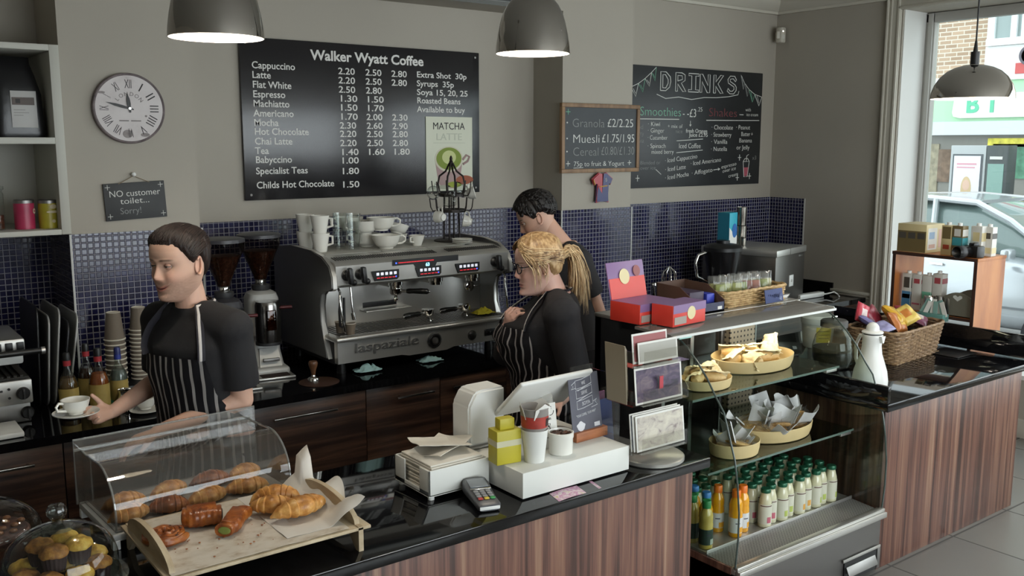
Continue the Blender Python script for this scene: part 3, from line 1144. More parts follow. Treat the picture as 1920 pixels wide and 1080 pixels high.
# ------------------------------------------------------------------ espresso machine
MX0, MX1 = 2.165, 3.355
t = thing('espresso_machine', 'large stainless three-group espresso machine on the back worktop', 'espresso machine', (2.76, 4.8, .86))
BR = STEEL
q = MB()          # main body: back, backsplash, cup deck
q.box(MX0 + .03, MX1 - .03, 4.74, 5.20, .96, 1.485, STEEL, .004)
q.box(MX0 + .03, MX1 - .03, 4.50, 5.20, .925, 1.075, DARKP, .004)
q.build('body', t, world=True)
q = MB()          # head over the groups
hp = [(5.16, 1.345), (4.47, 1.345), (4.452, 1.36), (4.452, 1.462), (4.468, 1.478), (4.60, 1.502), (5.16, 1.502)]
q.prism(hp, (MX0 + .03, 0, 0), (0, 1, 0), (0, 0, 1), (1, 0, 0), MX1 - MX0 - .06, STEEL)
head = sub(q.build('head_panel', t, world=True))
q = MB()
for k in range(74):
    x = MX0 + .06 + k * (MX1 - MX0 - .12) / 73
    if 2.86 < x < 2.93:
        continue
    q.obox((x, 4.535, 1.4915), (.003, .028, .0012), RX(R(10.5)), BLACKP)
q.build('vent_slots', head, world=True)
cheek = [(5.20, .955), (5.20, 1.46), (5.14, 1.515), (4.95, 1.535), (4.70, 1.53), (4.56, 1.508), (4.475, 1.465), (4.442, 1.41), (4.438, 1.345), (4.46, 1.332), (4.55, 1.325), (4.585, 1.30), (4.60, 1.24), (4.595, 1.15), (4.56, 1.06), (4.52, .955)]
CHK = mat('grey_pearl_side_shell', '#7f7e7c', rough=.3, metal=.7)
for x, nm in ((MX0, 'side_panel'), (MX1 - .035, 'side_panel')):
    q = MB()
    q.prism(cheek, (x, 0, 0), (0, 1, 0), (0, 0, 1), (1, 0, 0), .035, CHK, mside=STEEL)
    bmesh.ops.bevel(q.bm, geom=[e for e in q.bm.edges if abs(e.verts[0].co.x - e.verts[1].co.x) < 1e-5], offset=.006, segments=2, affect='EDGES')
    q.build(nm, t, world=True)
q = MB()          # drip tray
q.box(MX0 + .01, MX1 - .01, 4.425, 4.80, 1.055, 1.082, STEEL, .01, 3)
tray = sub(q.build('drip_tray', t, world=True))
q = MB()
for k in range(46):
    x = MX0 + .06 + k * (MX1 - MX0 - .12) / 45
    q.box(x - .0045, x + .0045, 4.47, 4.73, 1.0825, 1.086, STEEL_D)
for y in (4.47, 4.60, 4.73):
    q.box(MX0 + .05, MX1 - .05, y - .004, y + .004, 1.0815, 1.0845, STEEL_D)
q.build('tray_grille', tray, world=True)
q = MB()          # lower front panel with a sagging lip
lp = [(MX0 + .03, .935), (MX0 + .42, .935), (MX0 + .47, .925), (MX0 + .72, .925), (MX0 + .77, .938), (MX1 - .03, .938), (MX1 - .03, 1.052), (MX0 + .03, 1.052)]
q.prism(lp, (0, 4.455, 0), (1, 0, 0), (0, 0, 1), (0, 1, 0), .04, STEEL)
lower = sub(q.build('lower_panel', t, world=True))
q = MB()
q.text('laspaziale', (2.29, 4.4545, .985), STEEL_D, .075, off=.001, depth=.006, width=.40)
q.build('raised_lettering', lower, world=True, smooth=None)
q = MB()
q.lathe([(.045, 0), (.045, .008), (.038, .011), (.036, .008), (0, .008)], BLACKP, (2.80, 4.455, .992), 32, RX(R(90)))
q.lathe([(.03, .0085), (.03, .012), (.026, .012), (.026, .009)], CHROME, (2.80, 4.455, .992), 32, RX(R(90)), caps=False)
q.lathe([(.018, .0085), (.018, .012), (0, .013)], STEEL_D, (2.80, 4.455, .992), 24, RX(R(90)))
q.build('round_badge', lower, world=True)
q = MB()
q.lathe([(.028, 0), (.028, .01), (.02, .016), (0, .016)], BLACKP, (3.06, 4.455, .99), 24, RX(R(90)))
q.build('gauge_knob', lower, world=True)
q = MB()
q.box(3.15, 3.24, 4.449, 4.456, .972, 1.012, BLACKP, .004)
for k in range(3):
    q.cyl((3.17 + k * .025, 4.449, .99), (3.17 + k * .025, 4.445, .99), .006, CHROME, 10)
q.build('rocker_switches', lower, world=True)
# control panels
KEYM = mat('lit_white_key', '#e9eaf0', emit='#e8ecff', estr=.55)
LEDR = mat('red_status_light', '#7a1c22', emit='#ff3040', estr=.8)
LEDB = mat('blue_status_light', '#2040a0', emit='#4060ff', estr=2.2)
yf = 4.4515
for x0 in (2.405, 2.68, 2.945):
    q = MB()
    q.prism([(0, .055), (.168, .055), (.168, .012), (.155, 0), (.018, 0), (0, .045)], (x0, yf, 1.366), (1, 0, 0), (0, 0, 1), (0, -1, 0), .006, BLACKP)
    kp = sub(q.build('key_panel', t, world=True))
    for k in range(5):
        q = MB()
        q.box(x0 + .026 + k * .027, x0 + .043 + k * .027, yf - .010, yf - .006, 1.395, 1.411, KEYM, .002)
        q.build('key', kp, world=True)
    q = MB()
    for k in range(5):
        q.box(x0 + .03 + k * .024, x0 + .048 + k * .024, yf - .0075, yf - .0058, 1.379, 1.383, LEDR)
    q.box(x0 + .145, x0 + .152, yf - .0075, yf - .0058, 1.379, 1.386, LEDB)
    q.build('status_lights', kp, world=True)
q = MB()
q.prism([(0, .06), (.43, .06), (.43, .028), (.285, .028), (.27, 0), (.155, 0), (.135, .028), (0, .028)], (2.535, yf, 1.412), (1, 0, 0), (0, 0, 1), (0, -1, 0), .005, BLACKP)
dp = sub(q.build('display_panel', t, world=True))
q = MB()
for k in range(22):
    q.box(2.57 + k * .0105, 2.578 + k * .0105, yf - .0065, yf - .0048, 1.452, 1.457, LEDR)
q.box(2.552, 2.560, yf - .0065, yf - .0048, 1.45, 1.458, LEDB)
q.build('light_bar', dp, world=True)
q = MB()
q.text('63', (2.745, yf - .0055, 1.424), mat('cyan_display_digits', '#80d8ff', emit='#90e0ff', estr=2.5), .026, off=.0008)
q.build('digits', dp, world=True, smooth=None)
# steam knobs
def knob(x, z):
    q = MB()
    q.lathe([(.03, 0), (.03, .012), (.02, .02), (.018, .035), (0, .037)], BLACKP, (x, 4.453, z), 20, RX(R(90)))
    q.obox((x, 4.405, z), (.013, .018, .044), RY(R(-6)), BLACKP, .008)
    q.ball((x + .022, 4.41, z - .036), .017, BLACKP)
    q.build('steam_knob', t, world=True)
for x in (2.256, 2.335, 3.225):
    knob(x, 1.412)
# groups, one carrying a portafilter
for x in (2.615, 2.88, 3.135):
    q = MB()
    q.lathe([(.042, 0), (.042, -.03), (.036, -.034), (.036, -.05), (0, -.05)], CHROME, (x, 4.56, 1.345), 28)
    q.box(x - .03, x + .03, 4.58, 4.73, 1.30, 1.345, STEEL, .006)
    q.build('group_head', t, world=True)
HNDL = mat('black_bakelite_handle', '#131312', rough=.25)
def portafilter(parent, M, name='portafilter', tilt=0):
    """handle along +x; origin at basket centre, top rim z=0"""
    q = MB()
    q.lathe([(.036, 0), (.037, -.006), (.034, -.012), (.034, -.03), (.028, -.038), (0, -.038)], CHROME, n=28)
    q.tube([(.03, 0, -.018), (.07, 0, -.018)], .008, CHROME, 10)
    q.tube([(0, 0, -.036), (0, 0, -.052)], .009, CHROME, 10)
    for s_ in (-1, 1):
        q.tube([(0, 0, -.048), (0, s_ * .014, -.054), (0, s_ * .02, -.066), (0, s_ * .02, -.075)], .006, CHROME, 8)
    q.bm.transform(M)
    o = sub(q.build(name, parent, world=True))
    q = MB()
    q.tube([(.065, 0, -.018), (.08, 0, -.018), (.10, 0, -.017), (.15, 0, -.016), (.185, 0, -.017), (.195, 0, -.018)], [.012, .015, .014, .017, .016, .008], HNDL, 14)
    q.ball((.195, 0, -.018), .007, CHROME)
    q.bm.transform(M)
    q.build('handle', o if parent is not None else o, world=True)
    return o
portafilter(t, Matrix.Translation((2.615, 4.56, 1.30)) @ Matrix.Rotation(R(-48), 4, 'Z'))
# steam wands
q = MB()
q.tube([(2.30, 4.50, 1.345), (2.30, 4.49, 1.30), (2.305, 4.485, 1.20), (2.31, 4.48, 1.165)], .006, CHROME, 10)
q.tube([(2.305, 4.485, 1.20), (2.31, 4.48, 1.162)], .012, CHROME, 10)
q.build('hot_water_spout', t, world=True)
for x, sx in ((2.225, 1), (3.315, 1)):
    q = MB()
    q.tube([(x, 4.50, 1.345), (x, 4.47, 1.32), (x - .012, 4.455, 1.29), (x + .015 * sx, 4.46, 1.12), (x + .018 * sx, 4.46, 1.105)], .0065, CHROME, 10)
    q.build('steam_wand', t, world=True)
q = MB()
q.tube([(2.228, 4.47, 1.30), (2.213, 4.46, 1.22), (2.215, 4.46, 1.14), (2.232, 4.465, 1.13), (2.246, 4.47, 1.15), (2.246, 4.47, 1.29)], .007, BLACKP, 8)
q.build('wand_guard', t, world=True)
q = MB()
q.box(2.50, 2.72, 4.735, 4.742, 1.17, 1.20, BLACKP, .002)
q.box(2.48, 2.78, 4.66, 4.745, 1.155, 1.163, STEEL, .002)
q.build('filter_ledge', t, world=True)
q = MB()
q.lathe([(.034, 0), (.034, .012), (.026, .018), (0, .018)], CHROME, (3.235, 4.74, 1.232), 24, RX(R(90)))
q.box(3.265, 3.315, 4.72, 4.735, 1.228, 1.236, CHROME, .002)
q.build('side_valve', t, world=True)
for x in (MX0 + .1, MX1 - .1):
    for y in (4.56, 5.1):
        q = MB()
        q.lathe([(.026, 0), (.026, .03), (.018, .068)], BLACKP, (x, y, .86), 16)
        q.build('foot', t, world=True)

# cloth-covered cup deck: paper mats
def mat_sheet(x0, x1, y0, y1, z, lab, rz=0):
    q = MB()
    q.box(x0, x1, y0, y1, z, z + .003, mat('grey_rubber_mat', '#a8a7a0', rough=.7), .001)
    tag(q.build('cup_mat', loc=((x0 + x1) / 2, (y0 + y1) / 2, z)), lab, 'mat', 'mats on the espresso machine')
mat_sheet(2.22, 2.56, 4.62, 5.02, 1.503, 'pale grey mat under the tall mugs on top of the espresso machine')
mat_sheet(2.57, 2.86, 4.62, 5.02, 1.503, 'pale grey mat under the wide cups on top of the espresso machine')
mat_sheet(2.87, 3.13, 4.62, 5.02, 1.503, 'pale grey mat between small cups and rack on the espresso machine')


def cup_mesh(q, r, h, foot, M=None, handle=None, hr=None, wall_=.004, square=False):
    p = [(foot * .95, 0), (foot, .003), (foot * 1.02, .008)]
    for k in range(1, 9):
        a = k / 8
        p.append((lerp(foot, r, a ** (.45 if not square else .9)), .008 + (h - .008) * a))
    p += [(r - wall_, h), (r - wall_ * 1.6, h - .006)]
    for k in range(7, 0, -1):
        a = k / 8
        p.append((max(.002, lerp(foot, r, a ** (.45 if not square else .9)) - wall_ * 1.2), .012 + (h - .012) * a))
    p.append((0, .014))
    q.lathe(p, CERAM, n=32)


def cup(loc, r, h, foot, rz, lab, group, handle=.02, square=False, name='cup', tilt=None, hw=.006):
    t = thing(name, lab, 'cup', loc, rz, group)
    q = MB()
    cup_mesh(q, r, h, foot, square=square)
    q.build('bowl', t)
    if handle:
        q = MB()
        x = lerp(foot, r, .8) - .003
        if square:
            q.tube([(x, 0, h * .85), (x + handle, 0, h * .83), (x + handle, 0, h * .45), (x - .008, 0, h * .36)], hw, CERAM, 8)
        else:
            q.tube([(x, 0, h * .86), (x + handle * .7, 0, h * .93), (x + handle * 1.3, 0, h * .78), (x + handle * 1.25, 0, h * .52), (x + handle * .6, 0, h * .36), (x - .012, 0, h * .34)], hw, CERAM, 8)
        q.build('handle', t)
    if tilt:
        t.rotation_euler = tilt
    return t


G = 'white cups on the espresso machine'
DZ = 1.506
# two stacks of tall mugs at the left
for (x, y), zz, lab in (((2.268, 4.78), 0, 'tall white mug, lower one of the left front stack on the espresso machine'), ((2.268, 4.78), .098, 'tall white mug, upper one of the left front stack on the espresso machine'),
                        ((2.245, 4.92), 0, 'tall white mug, lower one of the rear stack left of the glasses'), ((2.245, 4.92), .098, 'tall white mug, upper one of the rear stack left of the glasses')):
    cup((x, y, DZ + zz), .053, .105, .035, R(-38), lab, G, .022, True, 'mug', hw=.007)
# big cappuccino cups
for x, y, z, rz, lab in ((2.650, 4.72, 0, -20, 'wide white cup standing in front of the cup pile on the espresso machine'),
                         (2.61, 4.885, 0, 150, 'wide white cup at the bottom of the pile behind the front cup'),
                         (2.60, 4.885, .074, 160, 'wide white cup in the middle of the cup pile, handle to the left'),
                         (2.685, 4.84, .092, -30, 'wide white cup on top of the pile, handle to the right'),
                         (2.56, 5.0, .09, 170, 'wide white cup at the back top of the cup pile')):
    cup((x, y, DZ + z), .085, .078, .042, R(rz), lab, G, .030)
for x, y, z, lab, tl in ((2.835, 4.92, 0, 'small white cup under the tilted one beside the cup pile', None), (2.835, 4.92, .058, 'small white cup tilted on another beside the cup pile', (R(8), R(14), R(40)))):
    cup((x, y, DZ + z), .066, .06, .036, R(80), lab, G, 0, tilt=tl)
cup((2.868, 4.74, DZ), .048, .062, .028, R(-160), 'small square white cup alone right of the cup pile', G, .02, True)
GLS = glass_mat('drinking_glass', '#fafcfb', refl=1.5)
def glass_mug(loc, rz, lab):
    t = thing('glass_mug', lab, 'glass', loc, rz, 'latte glasses on the espresso machine')
    q = MB()
    q.lathe([(.03, 0), (.031, .01), (.036, .06), (.04, .11), (.0385, .11), (.034, .06), (.029, .014), (0, .012), (0, 0)], GLS, n=28, caps=False)
    q.build('tumbler', t)
    q = MB()
    q.tube([(.036, 0, .09), (.062, 0, .088), (.062, 0, .04), (.034, 0, .028)], .005, GLS, 8)
    q.build('handle', t)
for x, y, z, rz, lab in ((2.43, 4.86, 0, 190, 'clear latte glass, lower left of the stacked glasses'), (2.43, 4.86, .095, 190, 'clear latte glass, upper left of the stacked glasses'),
                         (2.475, 4.78, 0, 20, 'clear latte glass, lower right of the stacked glasses'), (2.475, 4.78, .095, 30, 'clear latte glass, upper right of the stacked glasses')):
    glass_mug((x, y, DZ + z), R(rz), lab)
for k in range(3):
    q = MB()
    q.lathe([(.03, 0), (.05, .004), (.062, .010), (.0625, .0125), (.05, .0075), (.03, .004), (0, .004)], CERAM, (3.15, 4.68, 1.503 + k * .0095), 36)
    tag(q.build('saucer', loc=(3.15, 4.68, 1.503 + k * .0095)), ['white saucer, bottom of the stack at the machine right end', 'white saucer, middle of the stack at the machine right end', 'white saucer, top of the stack at the machine right end'][k], 'saucer', 'saucers on the espresso machine')

# iron cup tree
IRON = mat('dark_wrought_iron', '#2a2422', rough=.5, metal=.4)
RKX, RKY = 3.18, 4.84
t = thing('cup_rack', 'wrought iron crown-topped cup tree standing on the espresso machine', 'cup rack', (RKX, RKY, 1.505))
q = MB()
q.lathe([(.11, 0), (.11, .008), (.1, .012), (0, .012)], IRON, n=32)
for a in (0, 90, 180, 270):
    ca, sa = math.cos(R(a + 40)), math.sin(R(a + 40))
    q.tube([(.05 * ca, .05 * sa, .01), (.045 * ca, .045 * sa, .28), (.075 * ca, .075 * sa, .30), (.085 * ca, .085 * sa, .355), (.075 * ca, .075 * sa, .40), (.035 * ca, .035 * sa, .43), (.012 * ca, .012 * sa, .475), (0, 0, .49)], .006, IRON, 8)
q.build('pole', t)
for nm, z, r in (('lower_ring', .19, .085), ('upper_ring', .285, .075)):
    q = MB()
    q.lathe([(r, -.009), (r + .004, -.009), (r + .004, .009), (r, .009), (r, -.009)], IRON, (0, 0, z), 32, caps=False)
    q.lathe([(.0, -.002), (r, -.002), (r, .002), (0, .002)], IRON, (0, 0, z), 32, caps=False)
    q.build(nm, t)
q = MB()
q.lathe([(.006, .48), (.013, .488), (.008, .497), (.010, .505), (.006, .52), (0, .527)], IRON, n=16)
q.build('finial', t)
for z, n_, r0 in ((.19, 8, .085), (.285, 6, .075)):
    for k in range(n_):
        a = 2 * PI * k / n_ + .2
        ca, sa = math.cos(a), math.sin(a)
        q = MB()
        q.tube([(r0 * ca, r0 * sa, z), ((r0 + .03) * ca, (r0 + .03) * sa, z - .004), ((r0 + .042) * ca, (r0 + .042) * sa, z + .02), ((r0 + .05) * ca, (r0 + .05) * sa, z + .085)], .0035, IRON, 7)
        q.build('hook', t)
GR_ = 'cups hanging on the iron cup tree'
def hang(x, y, z, rot, lab, glassy=False):
    t = thing('cup' if not glassy else 'glass_cup', lab, 'cup', (x, y, z), 0, GR_)
    q = MB()
    if glassy:
        q.lathe([(.02, 0), (.03, .012), (.04, .04), (.04, .07), (.0385, .07), (.0385, .04), (.028, .014), (0, .01)], GLS, n=26, caps=False)
    else:
        cup_mesh(q, .039, .055, .022)
    q.build('bowl', t)
    q = MB()
    m_ = GLS if glassy else CERAM
    q.tube([(.034, 0, .048), (.052, 0, .052), (.062, 0, .04), (.058, 0, .026), (.03, 0, .018)], .0048, m_, 8)
    q.build('handle', t)
    t.rotation_euler = rot
hang(3.085, 4.78, 1.66, (R(-75), R(-80), 0), 'white cup hanging lower left on the iron cup tree')
hang(3.262, 4.74, 1.625, (R(-60), R(-70), R(30)), 'white cup hanging lower right on the iron cup tree, mouth to the left')
hang(3.02, 4.80, 1.80, (R(50), R(-70), R(10)), 'clear glass cup hanging far left on the iron cup tree', True)
hang(3.15, 4.74, 1.755, (R(-40), R(-80), R(-20)), 'clear glass cup hanging in the middle of the iron cup tree', True)
hang(3.262, 4.80, 1.79, (R(40), R(-70), R(100)), 'white cup hanging upper right on the iron cup tree')
hang(3.31, 4.87, 1.80, (R(-30), R(-75), R(60)), 'clear glass cup hanging far right on the iron cup tree', True)

# things lying in the drip tray
KR = mat('grey_brown_paper_cup', '#6e6356', rough=.75)
KRW = mat('cream_cup_rim', '#d8d2c4', rough=.7)
def paper_cup(q, r0, r1, h, m_, z=0, c=(0, 0)):
    q.lathe([(r0, z), (r1, z + h), (r1 + .0025, z + h + .001), (r1 + .002, z + h + .005), (r1 - .002, z + h + .004), (r0 - .002, z + .012), (0, z + .012)], m_, (c[0], c[1], 0), 28)
for x, y, lab in ((2.262, 4.55, 'little brown espresso paper cup at left rear of the drip tray'), (2.285, 4.48, 'little brown espresso paper cup at left front of the drip tray')):
    t = thing('espresso_cup', lab, 'paper cup', (x, y, 1.0865), 0, 'espresso paper cups')
    q = MB(); q.lathe([(.022, 0), (.03, .058), (.028, .058), (.021, .006), (0, .006)], KR, n=24); q.build('cup_wall', t)
    q = MB(); q.lathe([(.0295, .057), (.032, .059), (.0315, .062), (.0285, .061)], KRW, n=24, caps=False); q.build('rim', t)
for x, y, a, lab in ((2.80, 4.52, 195, 'spare portafilter lying on the drip tray nearest the machine middle'), (3.06, 4.53, 190, 'spare portafilter lying on the drip tray next to the yellow cloth')):
    o = thing('portafilter', lab, 'portafilter', (x, y, 1.087), R(a), 'spare portafilters on the drip tray')
    LOCS[o.name] = Matrix.Identity(4)
    p = portafilter(o, Matrix.Translation((0, 0, .076)), 'basket_head')


def cloth(loc, sx, sy, sz, m_, lab, seed, name='cleaning_cloth', rz=0):
    q = MB()
    def f(u, v):
        x, y = (u - .5) * 2, (v - .5) * 2
        rr = math.sqrt(x * x + y * y)
        ed = 1 - .25 * max(0, rr - .7)
        p = Vector((x * 1.6, y * 1.6, seed))
        h = .5 + .5 * noise.noise(p) + .35 * noise.noise(p * 2.3)
        h = max(0.03, h * (1.15 - min(1, rr)) + .05)
        w1 = .18 * noise.noise(p * 1.4 + Vector((5, 0, 0)))
        w2 = .18 * noise.noise(p * 1.4 + Vector((0, 7, 0)))
        return ((x * ed + w1) * sx, (y * ed + w2) * sy, h * sz + .002)
    q.sheet(f, 40, 40, m_, thick=.002)
    o = q.build(name, smooth=70)
    o.location = loc
    o.rotation_euler = (0, 0, rz)
    return tag(o, lab, 'cloth', 'cleaning cloths')
YEL = mat('yellow_microfibre_cloth', '#b3a92a', rough=.95, bump=.4, bscale=250)
TUR = mat('turquoise_microfibre_cloth', '#a6cdd0', rough=.95, bump=.4, bscale=250)
cloth((3.20, 4.54, 1.088), .075, .06, .065, YEL, 'crumpled yellow cloth lying at the right of the drip tray', 3.3)
cloth((2.39, 4.50, .861), .085, .055, .055, TUR, 'crumpled turquoise cloth on the black worktop nearest the grinder', 1.7)
cloth((2.795, 4.50, .861), .08, .05, .045, TUR, 'crumpled turquoise cloth under the espresso machine middle', 8.2)

# bottles and bits at the right of the machine
t = thing('sauce_bottle', 'small clear bottle with white cap right of the espresso machine', 'bottle', (3.42, 4.72, .862))
q = MB(); q.lathe([(.035, 0), (.036, .1), (.03, .13), (.014, .15), (.014, .17), (0, .17)], mat('pale_plastic_bottle', '#a9b0b4', rough=.25), n=24); q.build('bottle_body', t)
q = MB(); q.lathe([(.018, .165), (.018, .195), (.008, .205), (.006, .23), (0, .232)], WHITEP, n=20); q.build('cap', t)

# ------------------------------------------------------------------ grinders
HOP = glass_mat('smoky_hopper_plastic', '#b9b2ad', refl=1.0, rough=.05)
BEANS = noise_ramp('roasted_coffee_beans', (70, 70, 70), [(.3, '#24140c'), (.5, '#47291a'), (.72, '#6b4430')], rough=.35, detail=2, bump=1.0)
GREY = mat('light_grey_hammer_enamel', '#c2c2be', rough=.35, metal=.1)
DGREY = mat('dark_grey_enamel', '#333236', rough=.4)


def grinder(loc, rz, enamel, lab, s=1.0):
    t = thing('coffee_grinder', lab, 'coffee grinder', loc, rz, 'coffee grinders beside the machine')
    q = MB()   # body, faces local -y
    q.box(-.095, .095, -.16, .16, .0, .045, enamel, .018, 3)
    q.loft([((0, .02, .04), (.088, 0, 0), (0, .12, 0), 5), ((0, .04, .12), (.078, 0, 0), (0, .1, 0), 5), ((0, .05, .16), (.085, 0, 0), (0, .095, 0), 4), ((0, .05, .40), (.085, 0, 0), (0, .095, 0), 4), ((0, .04, .43), (.075, 0, 0), (0, .09, 0), 3), ((0, .04, .445), (.05, 0, 0), (0, .06, 0), 2)], enamel, 32)
    q.build('body', t)
    q = MB()
    q.prism([(-.06, 0), (.06, 0), (.05, .095), (-.05, .095)], (0, -.12, .045), (1, 0, 0), (0, .45, 1), (0, 1, -.2), .02, enamel)
    q.build('front_slope', t)
    q = MB()
    q.box(-.045, .045, -.137, -.12, .075, .092, STEEL_D, .003, M=Matrix.Identity(4))
    q.build('name_plate', t)
    q = MB()   # dosing chamber
    q.lathe([(.065, .17), (.068, .2), (.068, .38), (.062, .40), (.0, .405)], mat('steel_doser', '#8d8a87', rough=.2, metal=1), (0, -.09, 0), 32, caps=False)
    q.lathe([(.066, .165), (.07, .165), (.07, .18), (.066, .18)], DARKP, (0, -.09, 0), 32, caps=False)
    q.build('doser', t)
    q = MB()
    q.box(-.028, .028, -.164, -.15, .25, .36, glass_mat('brown_doser_window', '#8a6a58', refl=1.2), .004)
    q.box(-.02, .02, -.162, -.152, .27, .31, BEANS)
    q.build('doser_window', t)
    q = MB()
    q.cyl((.07, -.09, .36), (.13, -.10, .36), .009, mat('dark_red_lever', '#4e1418', rough=.4), 12)
    q.build('dosing_lever', t)
    q = MB()
    q.lathe([(.045, .445), (.05, .455), (.05, .475), (.03, .48), (.026, .5), (.035, .505)], DARKP, (0, .04, 0), 28)
    q.lathe([(.028, .475), (.03, .48), (.03, .505), (.026, .51)], CHROME, (0, .04, 0), 28)
    q.build('collar', t)
    q = MB()
    hp = [(.034, .505), (.04, .53), (.085, .64), (.112, .70), (.114, .74)]
    q.lathe(hp, HOP, (0, .04, 0), 36, caps=False)
    hopper = sub(q.build('hopper', t))
    q = MB()
    q.lathe([(0, .508), (.030, .508), (.037, .53), (.08, .64), (.09, .665), (0, .672)], BEANS, (0, .04, 0), 36, caps=False)
    q.build('beans', hopper)
    q = MB()
    q.lathe([(.117, .735), (.117, .752), (.10, .757), (0, .757)], DGREY, (0, .04, 0), 36)
    q.build('lid', t)
    q = MB()
    q.box(-.10, .10, -.24, -.13, -.002, .012, STEEL, .005)
    q.box(-.075, .075, -.225, -.145, .0125, .015, mat('coffee_grounds', '#2b1a12', rough=.95, bump=.6, bscale=150))
    q.build('grounds_tray', t)
    return t


grinder((1.955, 4.86, .862), R(-8), GREY, 'light grey coffee grinder with bean hopper left of the espresso machine')
grinder((1.67 + .03, 4.72, .862), R(-5), DGREY, 'dark coffee grinder partly hidden behind the ponytailed man')

# tamper on its brown mat
q = MB()
q.lathe([(.105, 0), (.106, .002), (.10, .0045), (0, .0045)], mat('brown_leather_mat', '#3a251b', rough=.5), n=40)
o = q.build('tamper_mat'); o.location = (2.075, 4.44, .861)
tag(o, 'round brown tamping mat on the black worktop', 'mat')
t = thing('tamper', 'wooden-handled coffee tamper standing on the round brown mat', 'tamper', (2.05, 4.455, .866))
q = MB(); q.lathe([(.029, 0), (.029, .018), (.026, .022), (.012, .028), (.010, .036)], CHROME, n=28); q.build('base', t)
q = MB(); q.lathe([(.010, .034), (.012, .045), (.016, .065), (.023, .085), (.025, .098), (.021, .108), (0, .111)], noise_ramp('tamper_wood', (30, 30, 5), [(.3, '#4a2f1f'), (.7, '#7a553a')], rough=.35), n=24); q.build('handle', t)

# ------------------------------------------------------------------ takeaway cup towers
CUPB = mat('taupe_ripple_cup', '#6d6357', rough=.8)
RIMC = mat('cream_rolled_rim', '#cfc9ba', rough=.6)
t = thing('serving_tray', 'low black tray on the worktop under the stacked takeaway cups', 'tray', (1.27, 4.76, .862))
q = MB()
q.box(1.03, 1.56, 4.66, 4.89, .862, .935, BLACKP, .006)
q.build('tray_box', t, world=True)
def cup_tower(x, y, n_, lab1, lab2, r0, r1, h, step):
    for k in range(n_):
        z = .9365 + k * step
        t = thing('paper_cup', lab2 if k < n_ - 1 else lab1, 'paper cup', (x + rnd.uniform(-.001, .001), y, z), 0, 'takeaway cups in towers')
        # stacked upside down: mouth below
        q = MB(); q.lathe([(r1 - .001, .004), (r0, h), (r0 - .004, h), (r0 - .006, h - .006), (0, h - .006)], CUPB, n=32); q.build('cup_wall', t)
        q = MB(); q.lathe([(r1 - .003, .0), (r1 + .003, .001), (r1 + .0035, .005), (r1 - .001, .007), (r1 - .003, .0)], RIMC, n=32, caps=False); q.build('rim', t)
        if k == n_ - 1:
            q = MB(); q.lathe([(r0 - .001, h - .002), (r0 + .001, h), (r0 - .003, h + .002), (r0 - .006, h - .004), (0, h - .005)], RIMC, n=32); q.build('base_disc', t)
cup_tower(1.145, 4.74, 10, 'topmost taupe paper cup of the left tower, bottom end up', 'taupe paper cup nested in the left tower of takeaway cups', .033, .048, .135, .0245)
cup_tower(1.275, 4.79, 13, 'topmost taupe paper cup of the right tower beside the man', 'taupe paper cup nested in the right tower of takeaway cups', .032, .046, .115, .0205)

# ------------------------------------------------------------------ syrup bottles
def syrup(loc, h, r, liquid, cap, label_c, lab, lm=None, band='#a32b33'):
    t = thing('syrup_bottle', lab, 'bottle', loc, rnd.uniform(-.3, .3), 'syrup bottles left of the cups')
    q = MB()
    pr_ = [(r * .9, 0), (r, .008), (r, h * .42), (r * .98, h * .52), (r * .75, h * .62), (r * .36, h * .72), (r * .33, h * .9)]
    q.lathe(pr_ + [(r * .33, h * .9), (0, h * .9)], glass_mat('bottle_glass', '#dfe6e2', refl=1.5), n=32, caps=False)
    q.build('glass_body', t)
    q = MB()
    q.lathe([(0, .006)] + [(max(.001, a - .003), max(.006, z)) for a, z in pr_[1:5]] + [(0, h * .62)], liquid, n=28, caps=False)
    q.build('syrup', t)
    q = MB()
    q.lathe([(r * .38, h * .88), (r * .38, h * .97), (r * .3, h), (0, h)], cap, n=24)
    q.build('cap', t)
    q = MB()
    q.lathe([(r * .40, h * .80), (r * .40, h * .88)], mat('neck_band_' + band[1:], band, rough=.5), n=24, caps=False)
    q.build('neck_band', t)
    q = MB()
    q.lathe([(r + .0008, h * .10), (r + .0008, h * .46)], label_c, n=32, caps=False)
    q.build('paper_label', t)
LABY = mat('mustard_label_paper', '#a58f4e', rough=.6, var=.15, vscale=20)
syrup((.885, 4.545, .862), .30, .042, mat('pale_amber_syrup', '#6a4a20', rough=.1), BLACKP, LABY, 'syrup bottle with mustard label and red neck, front left')
syrup((1.015, 4.535, .862), .305, .044, mat('orange_amber_syrup', '#a4521c', rough=.1), BLACKP, LABY, 'orange syrup bottle behind the held saucer, right of front bottle')
syrup((1.00, 4.70, .862), .30, .040, mat('dark_amber_syrup', '#3d2012', rough=.1), BLACKP, LABY, 'dark syrup bottle with red neck standing behind the orange one')
syrup((1.118, 4.60, .862), .285, .040, mat('clear_syrup', '#6f7470', rough=.1), mat('blue_cap', '#26306a', rough=.4), LABY, 'clear syrup bottle with blue neck nearest the cup tower', band='#2b3a8c')
q = MB()
q.lathe([(.024, 0), (.024, .035), (0, .037)], mat('green_cap', '#2f7a54', rough=.4), n=20)
o = q.build('bottle_cap'); o.location = (1.075, 4.60, .862 + 0)
tag(o, 'loose green bottle cap between the syrup bottles', 'cap')
